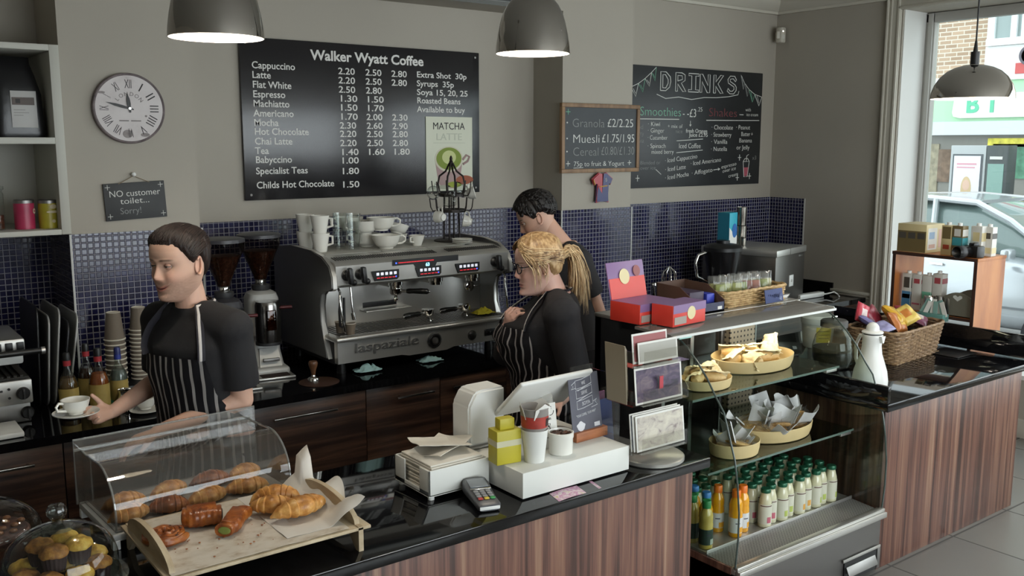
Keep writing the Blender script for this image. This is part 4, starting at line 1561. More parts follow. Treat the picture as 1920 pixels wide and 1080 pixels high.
# bowl and saucer beside the man's hand
cup((1.185, 4.42, .876), .05, .055, .026, R(60), 'white cup on a saucer on the worktop behind the man hand', 'white cups on worktop', .02)
q = MB(); q.lathe([(.035, 0), (.06, .006), (.072, .012), (.0725, .0145), (.055, .008), (0, .006)], CERAM, n=36)
o = q.build('saucer'); o.location = (1.185, 4.42, .861)
tag(o, 'white saucer on the worktop under the cup beside the paper cup tower', 'saucer')
t = thing('metal_pitcher', 'small steel pitcher at the foot of the left paper cup tower', 'jug', (1.12, 4.50, .862))
q = MB(); q.lathe([(.038, 0), (.042, .01), (.042, .05), (.032, .08), (.036, .1), (.034, .1), (.030, .08), (.039, .05), (.038, .012), (0, .01)], CHROME, n=28, caps=False); q.build('pitcher_body', t)
q = MB(); q.tube([(.035, 0, .085), (.065, 0, .08), (.066, 0, .04), (.04, 0, .025)], .004, CHROME, 8); q.build('handle', t)

# ------------------------------------------------------------------ sandwich press at far left
t = thing('sandwich_press', 'stainless sandwich press with black lid handle at far left', 'sandwich press', (.45, 4.72, .862))
q = MB()
q.box(.10, .74, 4.56, 5.0, .95, 1.06, STEEL, .008)
q.box(.12, .73, 4.58, 5.0, .862, .95, STEEL_D, .006)
q.build('lower_body', t, world=True)
q = MB()
q.box(.12, .73, 4.57, 4.95, 1.064, 1.072, mat('ribbed_hotplate', '#3a3936', rough=.6, metal=.5))
for k in range(22):
    q.box(.14 + k * .0265, .153 + k * .0265, 4.575, 4.94, 1.072, 1.08, MATS['ribbed_hotplate'])
q.build('hotplate', t, world=True)
q = MB()
q.box(.12, .72, 4.60, 4.98, 1.125, 1.17, WHITEP, .01)
q.box(.12, .73, 4.60, 4.98, 1.17, 1.24, STEEL, .01)
lid = sub(q.build('lid', t, world=True))
q = MB()
q.cyl((.08, 4.55, 1.185), (.80, 4.55, 1.185), .014, BLACKP, 16)
q.cyl((.785, 4.55, 1.185), (.80, 4.55, 1.185), .017, STEEL, 16)
q.box(.2, .23, 4.55, 4.62, 1.178, 1.192, BLACKP)
q.box(.68, .71, 4.55, 4.62, 1.178, 1.192, BLACKP)
q.build('lid_handle', lid, world=True)
q = MB()
for k in range(4):
    q.box(.56 + k * .045, .59 + k * .045, 4.594, 4.602, 1.19, 1.225, BLACKP, .003)
q.build('lid_hinges', lid, world=True)
for x, z in ((.70, 1.0), (.715, .905)):
    q = MB()
    q.lathe([(.028, 0), (.028, .012), (.022, .022), (0, .022)], BLACKP, (x, 4.56 if z > .95 else 4.58, z), 24, RX(R(90)))
    q.box(x - .004, x + .004, 4.528, 4.54, z - .024, z + .024, DARKP, .002)
    q.build('dial', t, world=True)
q = MB()
for z in (.985, 1.025):
    q.cyl((.645, 4.561, z), (.645, 4.556, z), .006, BLACKP, 10)
q.box(.40, .62, 4.557, 4.561, 1.015, 1.024, DARKP)
q.build('control_marks', t, world=True)
q = MB()
q.box(.30, .66, 4.34, 4.55, .862, .885, WHITEP, .006)
tag(q.build('chopping_board', loc=(.48, 4.45, .862)), 'white board lying on the worktop in front of the sandwich press', 'board')

# trays leaning in the alcove corner
for k, (x, a, m_, lab) in enumerate(((.86, 8, BLACKP, 'black tray leaning in the alcove, leftmost of the leaning trays'), (.895, 10, mat('satin_tray_metal', '#a6a6a4', rough=.5, metal=.3), 'steel tray leaning in the alcove beside the black tray'), (.925, 12, mat('satin_tray_metal', '#a6a6a4'), 'steel tray leaning in the alcove, middle of the steel ones'),
                                     (.955, 14, mat('dark_tray', '#26262a', rough=.35), 'dark tray leaning between the steel trays in the alcove'), (.985, 15, mat('pale_grey_tray', '#b5b5b3', rough=.45, metal=.2), 'pale grey round-cornered tray leaning against the tiled column side'))):
    t = thing('serving_tray', lab, 'tray', (x - .06, 4.99, .864), 0, 'trays leaning in the alcove')
    hh = .40 + .03 * (k % 3) + (.08 if k == 0 else 0)
    q = MB()
    pts = []
    for cx_, cz_, a0 in ((.16, hh - .05, 0), (-.16, hh - .05, 90), (-.16, .05, 180), (.16, .05, 270)):
        for j in range(6):
            aa = R(a0 + j * 18)
            pts.append((cx_ + .05 * math.cos(aa), cz_ + .05 * math.sin(aa)))
    q.prism(pts, (0, 0, 0), (0, 1, 0), (0, 0, 1), (1, 0, 0), .004, m_)
    q.tube([(.004, p[0], p[1]) for p in pts], .005, m_, 6, closed=True)
    q.bm.transform(Matrix.Rotation(R(a - 6), 4, 'Y'))
    q.build('tray_sheet', t)

# ------------------------------------------------------------------ on the alcove shelves
t = thing('coffee_bag', 'black side-gusset coffee bag with white label on the middle shelf', 'bag', (.848, 5.02, 2.131))
BAGM = mat('black_foil_bag', '#141416', rough=.3, bump=.3, bscale=25)
q = MB()
q.loft([((0, 0, 0), (.105, 0, 0), (0, .055, 0), 6), ((0, 0, .02), (.108, 0, 0), (0, .058, 0), 6), ((.0, 0, .2), (.10, 0, 0), (0, .055, 0), 5), ((-.012, .005, .29), (.09, 0, 0), (0, .045, 0), 4), ((-.02, .01, .345), (.083, 0, 0), (0, .022, .004), 3), ((-.02, .012, .375), (.083, 0, 0), (0, .006, .003), 3)], BAGM, 36)
q.build('pouch', t)
q = MB()
q.box(-.04, .07, -.063, -.058, .045, .215, mat('white_bag_label', '#b9b7b4', rough=.5), .001)
lb = sub(q.build('paper_label', t))
q = MB()
q.box(-.035, .06, -.0655, -.0625, .15, .185, mat('brown_label_photo', '#5d524d', rough=.6))
q.box(-.02, .0, -.0665, -.0632, .158, .178, mat('dark_label_photo', '#2e2a2a', rough=.6))
for z, w_ in ((.125, .05), (.112, .065), (.10, .04)):
    q.box(-.03, -.03 + w_, -.0636, -.0628, z, z + .004, mat('label_grey', '#9d9a97', rough=.7))
q.build('label_print', lb, smooth=None)
t = thing('coffee_bag', 'second black coffee bag cut by the left frame edge on the middle shelf', 'bag', (.66, 5.05, 2.131))
q = MB()
q.loft([((0, 0, 0), (.105, 0, 0), (0, .055, 0), 6), ((.0, 0, .2), (.10, 0, 0), (0, .055, 0), 5), ((.01, .005, .29), (.09, 0, 0), (0, .045, 0), 4), ((.01, .012, .355), (.083, 0, 0), (0, .006, .003), 3)], mat('silver_foil_bag', '#8d8b88', rough=.35, metal=.4), 36)
q.build('pouch', t)
def V_dir(a):
    return Vector((math.cos(R(a)), math.sin(R(a)), 0))


def tin(loc, r, h, c, lab, txt):
    t = thing('tea_tin', lab, 'tin', loc, 0, 'tins on the lower shelf')
    q = MB(); q.lathe([(r, 0), (r, h), (0, h)], mat('tin_' + c[1:], c, rough=.4, var=.12, vscale=15), n=36); q.build('tin_body', t)
    q = MB(); q.lathe([(r + .001, h - .012), (r + .0015, h + .002), (r - .003, h + .006), (r - .004, h + .003), (0, h + .003)], STEEL_D, n=36); q.build('lid', t)
    if not txt:
        q = MB()
        for a, z, w_, h_ in (((-30, .085, .013, .013), (-30, .085, .006, .006)) if c == '#a32c4e' else ((-72, .105, .017, .011), (-72, .08, .034, .006), (-72, .035, .009, .008))):
            p = V_dir(a)
            q.prism([(w_ * math.cos(2 * PI * k / 20), h_ * math.sin(2 * PI * k / 20)) for k in range(20)], p * (r + .0004 + (.0012 if w_ == .006 else 0)) + Vector((0, 0, z)), (-p.y, p.x, 0), (0, 0, 1), p, .001, mat('tin_print', '#c9bda0', rough=.6) if w_ != .006 else MATS['tin_' + c[1:]])
        q.build('printed_marks', t)
        return
    q = MB()
    for s_, z, sz in txt:
        for k, ch in enumerate(s_):
            a = R(-90 + (k - (len(s_) - 1) / 2) * sz / r * 36 + 8)
            p = Vector((math.cos(a), math.sin(a), 0))
            q.text(ch, (p.x * (r + .0006), p.y * (r + .0006), z), mat('tin_print', '#d9cfae', rough=.6), sz, right=(-p.y, p.x, 0), up=(0, 0, 1), align='CENTER')
    q.build('lettering', t, smooth=None)
tin((.832, 4.98, 1.698), .045, .135, '#a32c4e', 'pink round tin on the bottom shelf of the alcove', [])
tin((.935, 4.965, 1.698), .0445, .132, '#9c9026', 'yellow round tin on the bottom shelf right of the pink one', [])
t = thing('glass_jar', 'tall glass storage jar cut by the left frame edge on the bottom shelf', 'jar', (.70, 5.0, 1.698))
q = MB(); q.lathe([(.05, 0), (.052, .01), (.052, .17), (.046, .18), (.05, .19)], GLS, n=32, caps=False); q.build('jar_body', t)
q = MB(); q.lathe([(0, .004), (.048, .004), (.048, .07), (0, .075)], BEANS, n=28, caps=False); q.build('beans', t)
q = MB(); q.lathe([(.055, .19), (.055, .205), (.02, .21), (.018, .225), (0, .23)], GLS, n=32); q.build('lid', t)

# ================================================================== FRONT COUNTER
t = thing('service_counter', 'zebrano-panelled front counter carrying the pastries and till', 'counter', (.9, 2.75, 0))
q = MB()
q.box(-1.6, 2.725, 2.445, 3.12, .0, .819, WOODV)
q.build('carcass', t, world=True)
q = MB()
q.box(-1.6, 2.73, 2.425, 2.445, .02, .817, WOODV, .001)
q.build('front_panel', t, world=True)
q = MB()
q.box(-1.6, 2.725, 2.46, 3.10, -.001, .019, KICK)
b = MB()
b.box(-1.65, 2.80, 2.395, 3.19, .82, .86, BLACK_STONE, .003)
tag(b.build('worktop', loc=(.6, 2.8, .82)), 'polished black stone top of the front counter reflecting the menu board', 'worktop')
q.bm.free()

# ------------------------------------------------------------------ right-hand counter
t = thing('end_counter', 'zebrano-panelled counter at the right end by the window', 'counter', (4.8, 3.0, 0))
q = MB()
q.box(4.10, 5.50, 2.445, 3.70, .0, .819, WOODV)
q.build('carcass', t, world=True)
q = MB()
q.box(4.10, 5.50, 2.425, 2.445, .0, .817, WOODV, .001)
q.build('front_panel', t, world=True)
b = MB()
b.box(4.07, 5.62, 2.395, 3.75, .82, .86, BLACK_STONE, .003)
wt2 = b.build('worktop', loc=(4.8, 3, .82))
tag(wt2, 'polished black top of the right-hand counter under the wicker hamper', 'worktop')
b = MB()
b.box(4.072, 4.096, 2.40, 3.45, .8605, .945, BLACK_STONE, .002)
tag(b.build('upstand', loc=(4.08, 2.9, .86)), 'black stone upstand beside the white vacuum jug', 'upstand')
b = MB()
b.box(5.596, 5.618, 2.40, 3.74, .8605, 1.0, BLACK_STONE, .002)
tag(b.build('upstand', loc=(5.61, 3.1, .86)), 'black stone upstand in front of the small bookshelf', 'upstand')
b = MB()
b.box(5.30, 5.53, 2.70, 2.90, .8605, .864, BLACKP, .002)
tag(b.build('counter_mat', loc=(5.41, 2.8, .8605)), 'black rectangular mat on the right counter near its upstand', 'mat')

# ------------------------------------------------------------------ refrigerated display case
t = thing('display_case', 'open-fronted refrigerated display case between the two counters', 'display case', (3.54, 2.85, 0))
X0, X1 = 2.98, 4.085
GS = mat('grey_steel_panel', '#6f6c69', rough=.38, metal=.75)
q = MB()
q.box(X0, X1, 2.42, 3.29, .03, .30, GS)
q.build('base_cabinet', t, world=True)
q = MB()
q.box(X0, X1, 2.405, 2.42, .03, .29, GS, .002)
q.box(X1 - .30, X1 - .02, 2.398, 2.406, .03, .135, BLACKP)
fp = sub(q.build('front_panel', t, world=True))
q = MB()
q.box(X1 - .315, X1 - .005, 2.394, 2.4, .135, .15, STEEL, .002)
q.box(X1 - .03, X1 - .005, 2.394, 2.4, .03, .135, STEEL_D, .002)
q.obox((X1 - .17, 2.388, .085), (.12, .005, .024), RX(R(-25)), STEEL_D, .003)
q.build('pull_flap', fp, world=True)
q = MB()
q.box(X0, X0 + .012, 2.42, 3.29, .03, .33, WOODV)
q.build('left_end_panel', t, world=True)
q = MB()
for y0, y1, z0, z1 in ((2.372, 2.40, .295, .322), (2.385, 2.412, .322, .338), (2.40, 2.43, .30, .33)):
    q.box(X0 + .004, X1, y0, y1, z0, z1, STEEL, .004)
q.build('front_rail', t, world=True)
PERF = brick_mat('perforated_air_grille', '#141312', '#1d1b1a', '#7d7a76', .018, .009, .0032, .5, off=.5, bump=.6, smooth=.1, coord='xy', mrough=.35)
q = MB()
q.prism([(2.425, .326), (2.565, .336), (2.565, .329), (2.425, .318)], (X0 + .012, 0, 0), (0, 1, 0), (0, 0, 1), (1, 0, 0), X1 - X0 - .024, PERF)
q.build('air_grille', t, world=True)
q = MB()
q.box(X0 + .012, X1 - .012, 2.565, 3.25, .31, .342, STEEL, .003)
q.box(X0 + .012, X1 - .012, 2.562, 2.566, .33, .352, STEEL, .001)
q.build('deck', t, world=True)
q = MB()
q.box(X0, X1, 3.25, 3.29, .30, 1.28, mat('dark_mirror_back', '#3a3735', rough=.12, metal=.6))
for x in (3.32, 3.60, 3.84):
    q.box(x, x + .025, 3.238, 3.25, .36, 1.28, STEEL_D, .002)
q.build('back_panel', t, world=True)
PERFV = brick_mat('perforated_side_column', '#1a1715', '#211d1a', '#8f8573', .028, .028, .009, .5, bump=.5, smooth=.1, mrough=.4)
q = MB()
q.box(3.865, X1 - .012, 3.20, 3.25, .36, 1.28, PERFV)
q.build('air_column', t, world=True)
q = MB()
q.box(X0, X0 + .012, 2.88, 3.29, .33, 1.283, mat('matt_black_side_panel', '#17181a', rough=.55))
q.build('left_side_panel', t, world=True)
q = MB()
q.box(X0 + .0, X0 + .02, 2.84, 2.88, .33, 1.283, STEEL_D, .003)
q.box(X1 - .02, X1, 3.2, 3.25, .33, 1.283, STEEL_D, .003)
q.build('corner_posts', t, world=True)
cur = [(2.40, .335), (2.391, .46), (2.391, .58), (2.405, .70), (2.424, .80), (2.452, .88), (2.49, .99), (2.535, .945 + .10), (2.585, 1.115), (2.64, 1.175), (2.70, 1.23), (2.77, 1.272), (2.84, 1.284)]
EDGE = mat('dark_polished_glass_edge', '#4a5450', rough=.15)
CG = glass_mat('case_glass', '#eaf0ec', refl=.9)
for x, yb_ in ((X0 + .002, 2.84), (X1 - .010, 3.2)):
    q = MB()
    q.prism(cur + [(yb_, 1.284), (yb_, .335)], (x, 0, 0), (0, 1, 0), (0, 0, 1), (1, 0, 0), .006, CG)
    g = sub(q.build('side_glass', t, world=True))
    q = MB()
    q.tube([(x + .003, y, z) for y, z in cur], .0042, EDGE, 6)
    q.build('glass_edge', g, world=True)
q = MB()
q.box(X0 - .004, X1, 2.93, 3.295, 1.283, 1.302, STEEL, .004)
q.build('top_panel', t, world=True)
GT = mat('reflection_grey_top_glass', '#6e6c68', rough=.05, spec=.8)  # ceiling reflection put into the glass as an even grey
q = MB()
q.prism([(2.70, 1.283), (2.93, 1.288), (2.93, 1.300), (2.715, 1.296)], (X0 - .09, 0, 0), (0, 1, 0), (0, 0, 1), (1, 0, 0), X1 - X0 + .06, GT)
top_g = sub(q.build('front_canopy', t, world=True))
q = MB()
q.box(X0 - .09, X1 - .03, 2.695, 2.701, 1.281, 1.292, mat('bright_ground_glass_edge', '#d5d8d4', rough=.3))
q.prism([(2.695, 1.283), (2.93, 1.288), (2.93, 1.302), (2.71, 1.298)], (X1 - .034, 0, 0), (0, 1, 0), (0, 0, 1), (1, 0, 0), .005, MATS['bright_ground_glass_edge'])
q.build('canopy_edge', top_g, world=True)
q = MB()
q.box(X0 - .05, X0 + .03, 2.70, 2.76, 1.272, 1.283, mat('teal_glass_clip', '#a9cfc6', rough=.2), .003)
q.build('glass_clip', t, world=True)
SHG = glass_mat('green_tinted_shelf_glass', '#cfdcd4', refl=1.2)
for z, y0 in ((.99, 2.675), (.688, 2.575)):
    q = MB()
    q.box(X0 + .014, X1 - .014, y0, 3.235, z, z + .010, SHG)
    s_ = sub(q.build('glass_shelf', t, world=True))
    q = MB()
    q.box(X0 + .014, X1 - .014, y0 - .003, y0, z, z + .010, mat('green_glass_edge', '#5d6f66', rough=.15))
    q.build('shelf_edge', s_, world=True)
    q = MB()
    q.box(X1 - .1, X1 - .014, y0 + .01, y0 + .03, z - .02, z - .001, STEEL, .002)
    q.build('shelf_bracket', s_, world=True)

# ------------------------------------------------------------------ bowls of wrapped food in the case
BOWL = mat('cream_bamboo_bowl', '#c9b483', rough=.55, var=.06, vscale=8)
def oval_bowl(loc, rx, ry, h, lab, rz=0):
    t = thing('serving_bowl', lab, 'bowl', loc, rz, 'oval bowls in the display case')
    q = MB()
    rr = []
    for s_, z in ((.86, 0), (.93, .004), (.98, h * .5), (1, h), (.985, h + .002), (.97, h - .002), (.94, h * .5), (.88, .012)):
        rr.append(((0, 0, z), (rx * s_, 0, 0), (0, ry * s_, 0)))
    q.loft(rr, BOWL, 48)
    q.build('bowl_wall', t)
    return t
oval_bowl((3.715, 2.93, 1.0005), .25, .165, .062, 'large oval cream bowl of paper-wrapped rolls on the upper glass shelf')
oval_bowl((3.225, 2.80, 1.0005), .135, .10, .045, 'small oval cream bowl of wrapped rolls on the upper shelf by the card stand')
oval_bowl((3.685, 2.765, .6985), .23, .155, .062, 'large oval cream bowl of bagged cookies on the lower glass shelf')
oval_bowl((3.305, 2.69, .6985), .13, .105, .062, 'small oval cream bowl of film-wrapped cakes on the lower shelf')
WRAPP = mat('cream_baking_paper', '#e2d6ae', rough=.6, var=.08, vscale=20)
WRAPW = mat('white_greaseproof_paper', '#c9cac9', rough=.55)
FILM = glass_mat('clear_cellophane', '#fbfbfa', refl=1.2, rough=.15, body=.05, bodyc='#e8e8e6')
ROLLC = noise_ramp('baked_roll_crust', (25, 25, 25), [(.3, '#c9a468'), (.55, '#dcbd84'), (.75, '#e6d0a0')], rough=.6, bump=.3)
COOK = noise_ramp('oat_cookie', (60, 60, 60), [(.3, '#7a5a38'), (.5, '#a5834f'), (.7, '#c2a26c')], rough=.8, bump=.8)
def wrapped_roll(loc, rz, L_, r, lab, tilt=0, seed=0):
    t = thing('wrapped_roll', lab, 'wrapped roll', loc, 0, 'paper-wrapped rolls in the display case')
    t.rotation_euler = (0, tilt, rz)
    q = MB()
    q.loft([((-L_ / 2 + L_ * k / 10, 0, r), (0, r * math.sin(PI * (k + .6) / 11.2) ** .5, 0), (0, 0, r * .85 * math.sin(PI * (k + .6) / 11.2) ** .5)) for k in range(11)], ROLLC, 20)
    q.build('roll', t)
    q = MB()
    def f(u, v):
        x = lerp(-L_ * .62, L_ * .62, u)
        a = lerp(-R(70), R(120), v)
        fl = 1.14 + .35 * max(0, abs(u - .5) - .36) * 4 + .22 * noise.noise(Vector((u * 7, v * 6, seed))) + .10 * noise.noise(Vector((u * 19, v * 15, seed))) + (.35 if v < .08 or v > .92 else 0)
        return (x, r * fl * math.cos(a), r * .95 + r * fl * math.sin(a) * .9 * (1 - .25 * abs(u - .5)))
    q.sheet(f, 26, 26, WRAPP, thick=.0012)
    q.build('paper_wrap', t)
    return t
for k, (x, y, z, rz, tl) in enumerate(((3.57, 2.93, 1.02, 20, -.1), (3.63, 2.86, 1.022, 70, .1), (3.72, 2.88, 1.022, -30, 0), (3.82, 2.90, 1.022, 55, -.15), (3.76, 2.98, 1.03, 10, .1), (3.88, 2.94, 1.04, 40, -.3), (3.68, 3.0, 1.03, -50, 0))):
    wrapped_roll((x, y, z), R(rz), .15, .034, 'paper-wrapped roll piled in the large oval bowl on the upper glass shelf', tl, k)
for k, (x, y, z, rz, tl) in enumerate(((3.165, 2.80, 1.018, 30, 0), (3.235, 2.77, 1.018, -40, .1), (3.295, 2.82, 1.022, 60, -.2), (3.225, 2.84, 1.03, 0, .1))):
    wrapped_roll((x, y, z), R(rz), .11, .03, 'paper-wrapped roll in the small bowl on the upper shelf by the card stand', tl, k + 20)
def bagged(loc, rz, r, lab, cont, papers, seed, tilt=(0, 0), group='bagged cookies in the display case'):
    t = thing('bagged_cookie', lab, 'bagged cookie', loc, 0, group)
    t.rotation_euler = (tilt[0], tilt[1], rz)
    q = MB()
    q.lathe([(0, 0), (r * .9, .002), (r, .010), (r * .95, .018), (r * .5, .023), (0, .024)], cont, n=28)
    q.build('cookie', t)
    q = MB()
    def f(u, v):
        a = 2 * PI * u
        k = .25 + .75 * v
        z = .004 + .026 * (1 - v) + (v ** 3) * .055 * (.6 + .5 * noise.noise(Vector((math.cos(a) * 2, math.sin(a) * 2, seed))))
        rr = r * 1.25 * k * (1 + .12 * noise.noise(Vector((math.cos(a) * 3, math.sin(a) * 3, seed + 4))))
        return (rr * math.cos(a), rr * math.sin(a), z)
    q.sheet(f, 28, 6, FILM, wrap=True)
    q.build('film', t)
    if papers:
        q = MB()
        for k in range(papers):
            a = seed * 1.7 + k * 2.4
            d_ = Vector((math.cos(a), math.sin(a), 0))
            n_ = Vector((-d_.y, d_.x, 0))
            p = d_ * r * .75
            w_ = .055
            q.sheet(lambda u, v: p + n_ * (u - .5) * w_ * 2 + (d_ * .5 + Vector((0, 0, 1))) * v * .088 + d_ * (.02 * math.sin(u * 5 + seed)) + Vector((0, 0, .004 + .012 * math.cos(u * 6 + k))), 8, 5, WRAPW, thick=.0008)
        q.build('paper_liner', t)
for k, (x, y, z, r, tx_, ty_) in enumerate(((3.46, 2.78, .722, .065, .3, -.5), (3.53, 2.84, .735, .065, -.6, -.2), (3.60, 2.74, .728, .06, .5, .2), (3.67, 2.83, .735, .065, -.5, .3), (3.72, 2.74, .735, .065, .35, .35), (3.61, 2.80, .755, .06, .5, -.1), (3.55, 2.72, .725, .055, .6, -.3), (3.77, 2.78, .745, .055, .1, .6))):
    bagged((x + .085, y, z + .008), k * 1.1, r * 1.15, 'cellophane bag of oat cookie in the large bowl on the lower glass shelf', COOK, 2, k, (tx_ * .6, ty_ * .6))
for k, (x, y, z, r) in enumerate(((3.19, 2.70, .718, .055), (3.28, 2.71, .72, .055), (3.235, 2.75, .735, .05), (3.23, 2.67, .738, .05))):
    bagged((x + .07, y - .015, z), k * 1.3, r * 1.1, 'film-wrapped pale flapjack in the small bowl on the lower shelf', mat('pale_flapjack', '#b89a62', rough=.7, var=.2, vscale=40), 1, k + 11, (.2 * (-1) ** k, .25 * (-1) ** (k // 2)), 'film-wrapped flapjacks in the display case')

# ------------------------------------------------------------------ bottles on the deck
MILKG = mat('creamy_smoothie_in_glass', '#cbc8a8', rough=.15, coat=.5)
GCAP = mat('dark_green_metal_cap', '#1f5a40', rough=.35, metal=.3)
def smoothie_proto(name, lab, fruit):
    t = thing(name, lab, 'bottle', (0, 0, 0), 0, 'glass smoothie bottles in the display case')
    q = MB(); q.lathe([(.026, 0), (.0285, .004), (.029, .012), (.0285, .095), (.026, .118), (.020, .140), (.0175, .150), (.0175, .158), (0, .158)], MILKG, n=22); q.build('bottle_body', t)
    q = MB(); q.lathe([(.0205, .152), (.0215, .155), (.0215, .166), (.0195, .1695), (0, .1695)], GCAP, n=22); q.build('cap', t)
    q = MB()
    q.lathe([(.0292, .018), (.0292, .105)], mat('pale_smoothie_label', '#c9c8b6', rough=.4), n=22, caps=False)
    t.scale = (1.07, 1.07, 1.09)
    lb = sub(q.build('paper_label', t))
    q = MB()
    q.lathe([(.0296, .096), (.0296, .1)], mat('brown_label_band', '#5b3b35', rough=.5), n=8, arc=R(110), start=R(-150), caps=False)
    q.lathe([(.0296, .024), (.0296, .050)], mat('fruit_' + fruit[1:], fruit, rough=.5), n=5, arc=R(38), start=R(-88), caps=False)
    q.build('label_print', lb)
    return t
protos = [smoothie_proto('smoothie_bottle', 'green-capped glass smoothie bottle with pale-green fruit mark in the display case', '#a9b65e'),
          smoothie_proto('smoothie_bottle', 'green-capped glass smoothie bottle with pink fruit mark in the display case', '#b5606e'),
          smoothie_proto('smoothie_bottle', 'green-capped glass smoothie bottle with orange fruit mark in the display case', '#cf9a4a')]
used = [False] * 3
cols_n = [6, 6, 6, 6, 6, 5, 5, 4, 3]
pos = []
for k, n_ in enumerate(cols_n):
    for r_ in range(n_):
        pos.append((3.425 + k * .0655 + rnd.uniform(-.004, .004), 2.60 + r_ * .074 + .018 * (k % 2) + rnd.uniform(-.004, .004), 1 if k in (0, 1) else (2 if k in (4, 5) else 0)))
for k in range(5):
    for r_ in range(3):
        pos.append((3.05 + k * .0655 + rnd.uniform(-.004, .004), 2.80 + r_ * .074 + rnd.uniform(-.004, .004), 0))
for x, y, kind in pos:
    if not used[kind]:
        used[kind] = True
        protos[kind].location = (x, y, .3425)
        protos[kind].rotation_euler = (0, 0, R(38 - 60) + rnd.uniform(-.3, .3))
    else:
        dup(protos[kind], (x, y, .3425), R(38 - 60) + rnd.uniform(-.35, .35))
def juice_proto(lab, liquid, cap, capt, lm, capm2=None):
    t = thing('juice_bottle', lab, 'bottle', (0, 0, 0), 0, 'plastic juice bottles in the display case')
    q = MB(); q.lathe([(.026, 0), (.029, .005), (.029, .105), (.027, .112), (.0285, .12), (.028, .138), (.022, .158), (.0165, .168), (.0165, .176), (0, .176)], liquid, n=24); q.build('bottle_body', t)
    q = MB()
    q.lathe([(.0185, .17), (.0185, .196), (.0165, .2), (0, .2)], cap, n=24)
    if capm2:
        q.lathe([(.019, .188), (.019, .206), (.0165, .21), (0, .21)], capm2, n=24)
    q.build('cap', t)
    q = MB(); q.lathe([(.0293, .02), (.0293, .085)], lm, n=24, caps=False)
    t.scale = (1.07, 1.07, 1.09)
    lb = sub(q.build('paper_label', t))
    q = MB()
    q.lathe([(.0297, .022), (.0297, .045)], mat('orange_fruit_print', '#d99b2c', rough=.5) if capt != 'apple' else mat('white_leaf_print', '#aab3a6', rough=.5), n=6, arc=R(60), start=R(-100), caps=False)
    q.lathe([(.0297, .06), (.0297, .064)], mat('dark_label_text', '#3c3a4c', rough=.5), n=6, arc=R(40), start=R(-130), caps=False)
    q.build('label_print', lb)
    return t
ORJ = mat('orange_juice', '#dc9a10', rough=.15, coat=.5)
APJ = mat('cloudy_apple_juice', '#cbb25a', rough=.15, coat=.5)
OCAP = mat('orange_plastic_cap', '#e2741c', rough=.4)
GC2 = mat('bright_green_cap', '#2f8a4c', rough=.4)
BC2 = mat('blue_plastic_cap', '#3f7fc0', rough=.4)
WLB = mat('white_juice_label', '#d2d2d0', rough=.4)
GLB = mat('dark_green_juice_label', '#2c4038', rough=.4)
a_ = juice_proto('orange juice bottle with orange cap and white label in the display case', ORJ, OCAP, 'orange', WLB)
a_.location = (3.235, 2.61, .3425); a_.rotation_euler = (0, 0, R(-10))
dup(a_, (3.305, 2.63, .3425), R(5)); dup(a_, (3.215, 2.70, .3425), R(-25))
a_ = juice_proto('yellow juice bottle with blue-topped green cap and white label in the display case', ORJ, GC2, 'orange', WLB, BC2)
a_.location = (3.085, 2.655, .3425)
a2 = juice_proto('pale apple juice bottle with green cap and dark green label in the display case', APJ, GC2, 'apple', GLB)
a2.location = (2.995 + .035, 2.605, .3425)
dup(a2, (3.055 - .02, 2.69, .3425), R(20))
dup(a_, (3.10, 2.74, .3425), R(30))

# ------------------------------------------------------------------ on top of the case
def weave_basket(name, lab, cat, loc, rx, ry, h, flare, m_, rows, rz=0, wr=.0045, stakes=40, rim=.008):
    t = thing(name, lab, cat, loc, rz)
    def per(u, s_):
        # rounded rectangle perimeter
        a = 2 * PI * u
        c_, sn = math.cos(a), math.sin(a)
        e = .28
        return Vector((rx * s_ * math.copysign(abs(c_) ** e, c_), ry * s_ * math.copysign(abs(sn) ** e, sn), 0))
    # arc-length resample
    N = 600
    P_ = [per(k / N, 1) for k in range(N + 1)]
    L_ = [0]
    for a, c_ in zip(P_, P_[1:]):
        L_.append(L_[-1] + (c_ - a).length)
    def at(f):
        target = (f % 1) * L_[-1]
        lo, hi = 0, N
        while hi - lo > 1:
            md = (lo + hi) // 2
            if L_[md] <= target:
                lo = md
            else:
                hi = md
        tt = (target - L_[lo]) / max(1e-9, L_[hi] - L_[lo])
        return P_[lo].lerp(P_[hi], tt)
    q = MB()
    for r_ in range(rows):
        z = h * (r_ + .5) / rows
        s_ = 1 + flare * z / h
        pts = []
        n_ = stakes * 4
        for k in range(n_):
            p = at(k / n_) * s_
            d_ = p.normalized()
            off = wr * 1.1 * math.cos(2 * PI * k / n_ * stakes / 2 + PI * (r_ % 2))
            pts.append(Vector((p.x + d_.x * off, p.y + d_.y * off, z + .0006 * math.sin(k))))
        q.tube(pts, h / rows * .52, m_, 5, closed=True)
    q.build('woven_wall', t)
    q = MB()
    for k in range(stakes):
        p = at(k / stakes)
        q.tube([(p.x, p.y, 0), (p.x * (1 + flare), p.y * (1 + flare), h)], wr * .55, m_, 5)
    q.box(-rx, rx, -ry, ry, 0, .006, m_)
    q.build('stakes', t)
    q = MB()
    q.tube([at(k / 80) * (1 + flare) + Vector((0, 0, h + .002 * math.sin(k * 1.9))) for k in range(80)], rim, m_, 6, closed=True)
    q.build('rim', t)
    return t
WICK = noise_ramp('honey_wicker', (40, 40, 40), [(.3, '#8a6c44'), (.5, '#b39465'), (.7, '#cdb386')], rough=.6)
WICKD = noise_ramp('brown_wicker', (40, 40, 40), [(.3, '#5f4a34'), (.5, '#866a4c'), (.7, '#a58a68')], rough=.6)
weave_basket('wicker_basket', 'shallow honey wicker basket of flapjack bags on top of the display case', 'basket', (3.79, 3.06, 1.3035), .235, .085, .075, .08, WICK, 7, R(2), stakes=36)
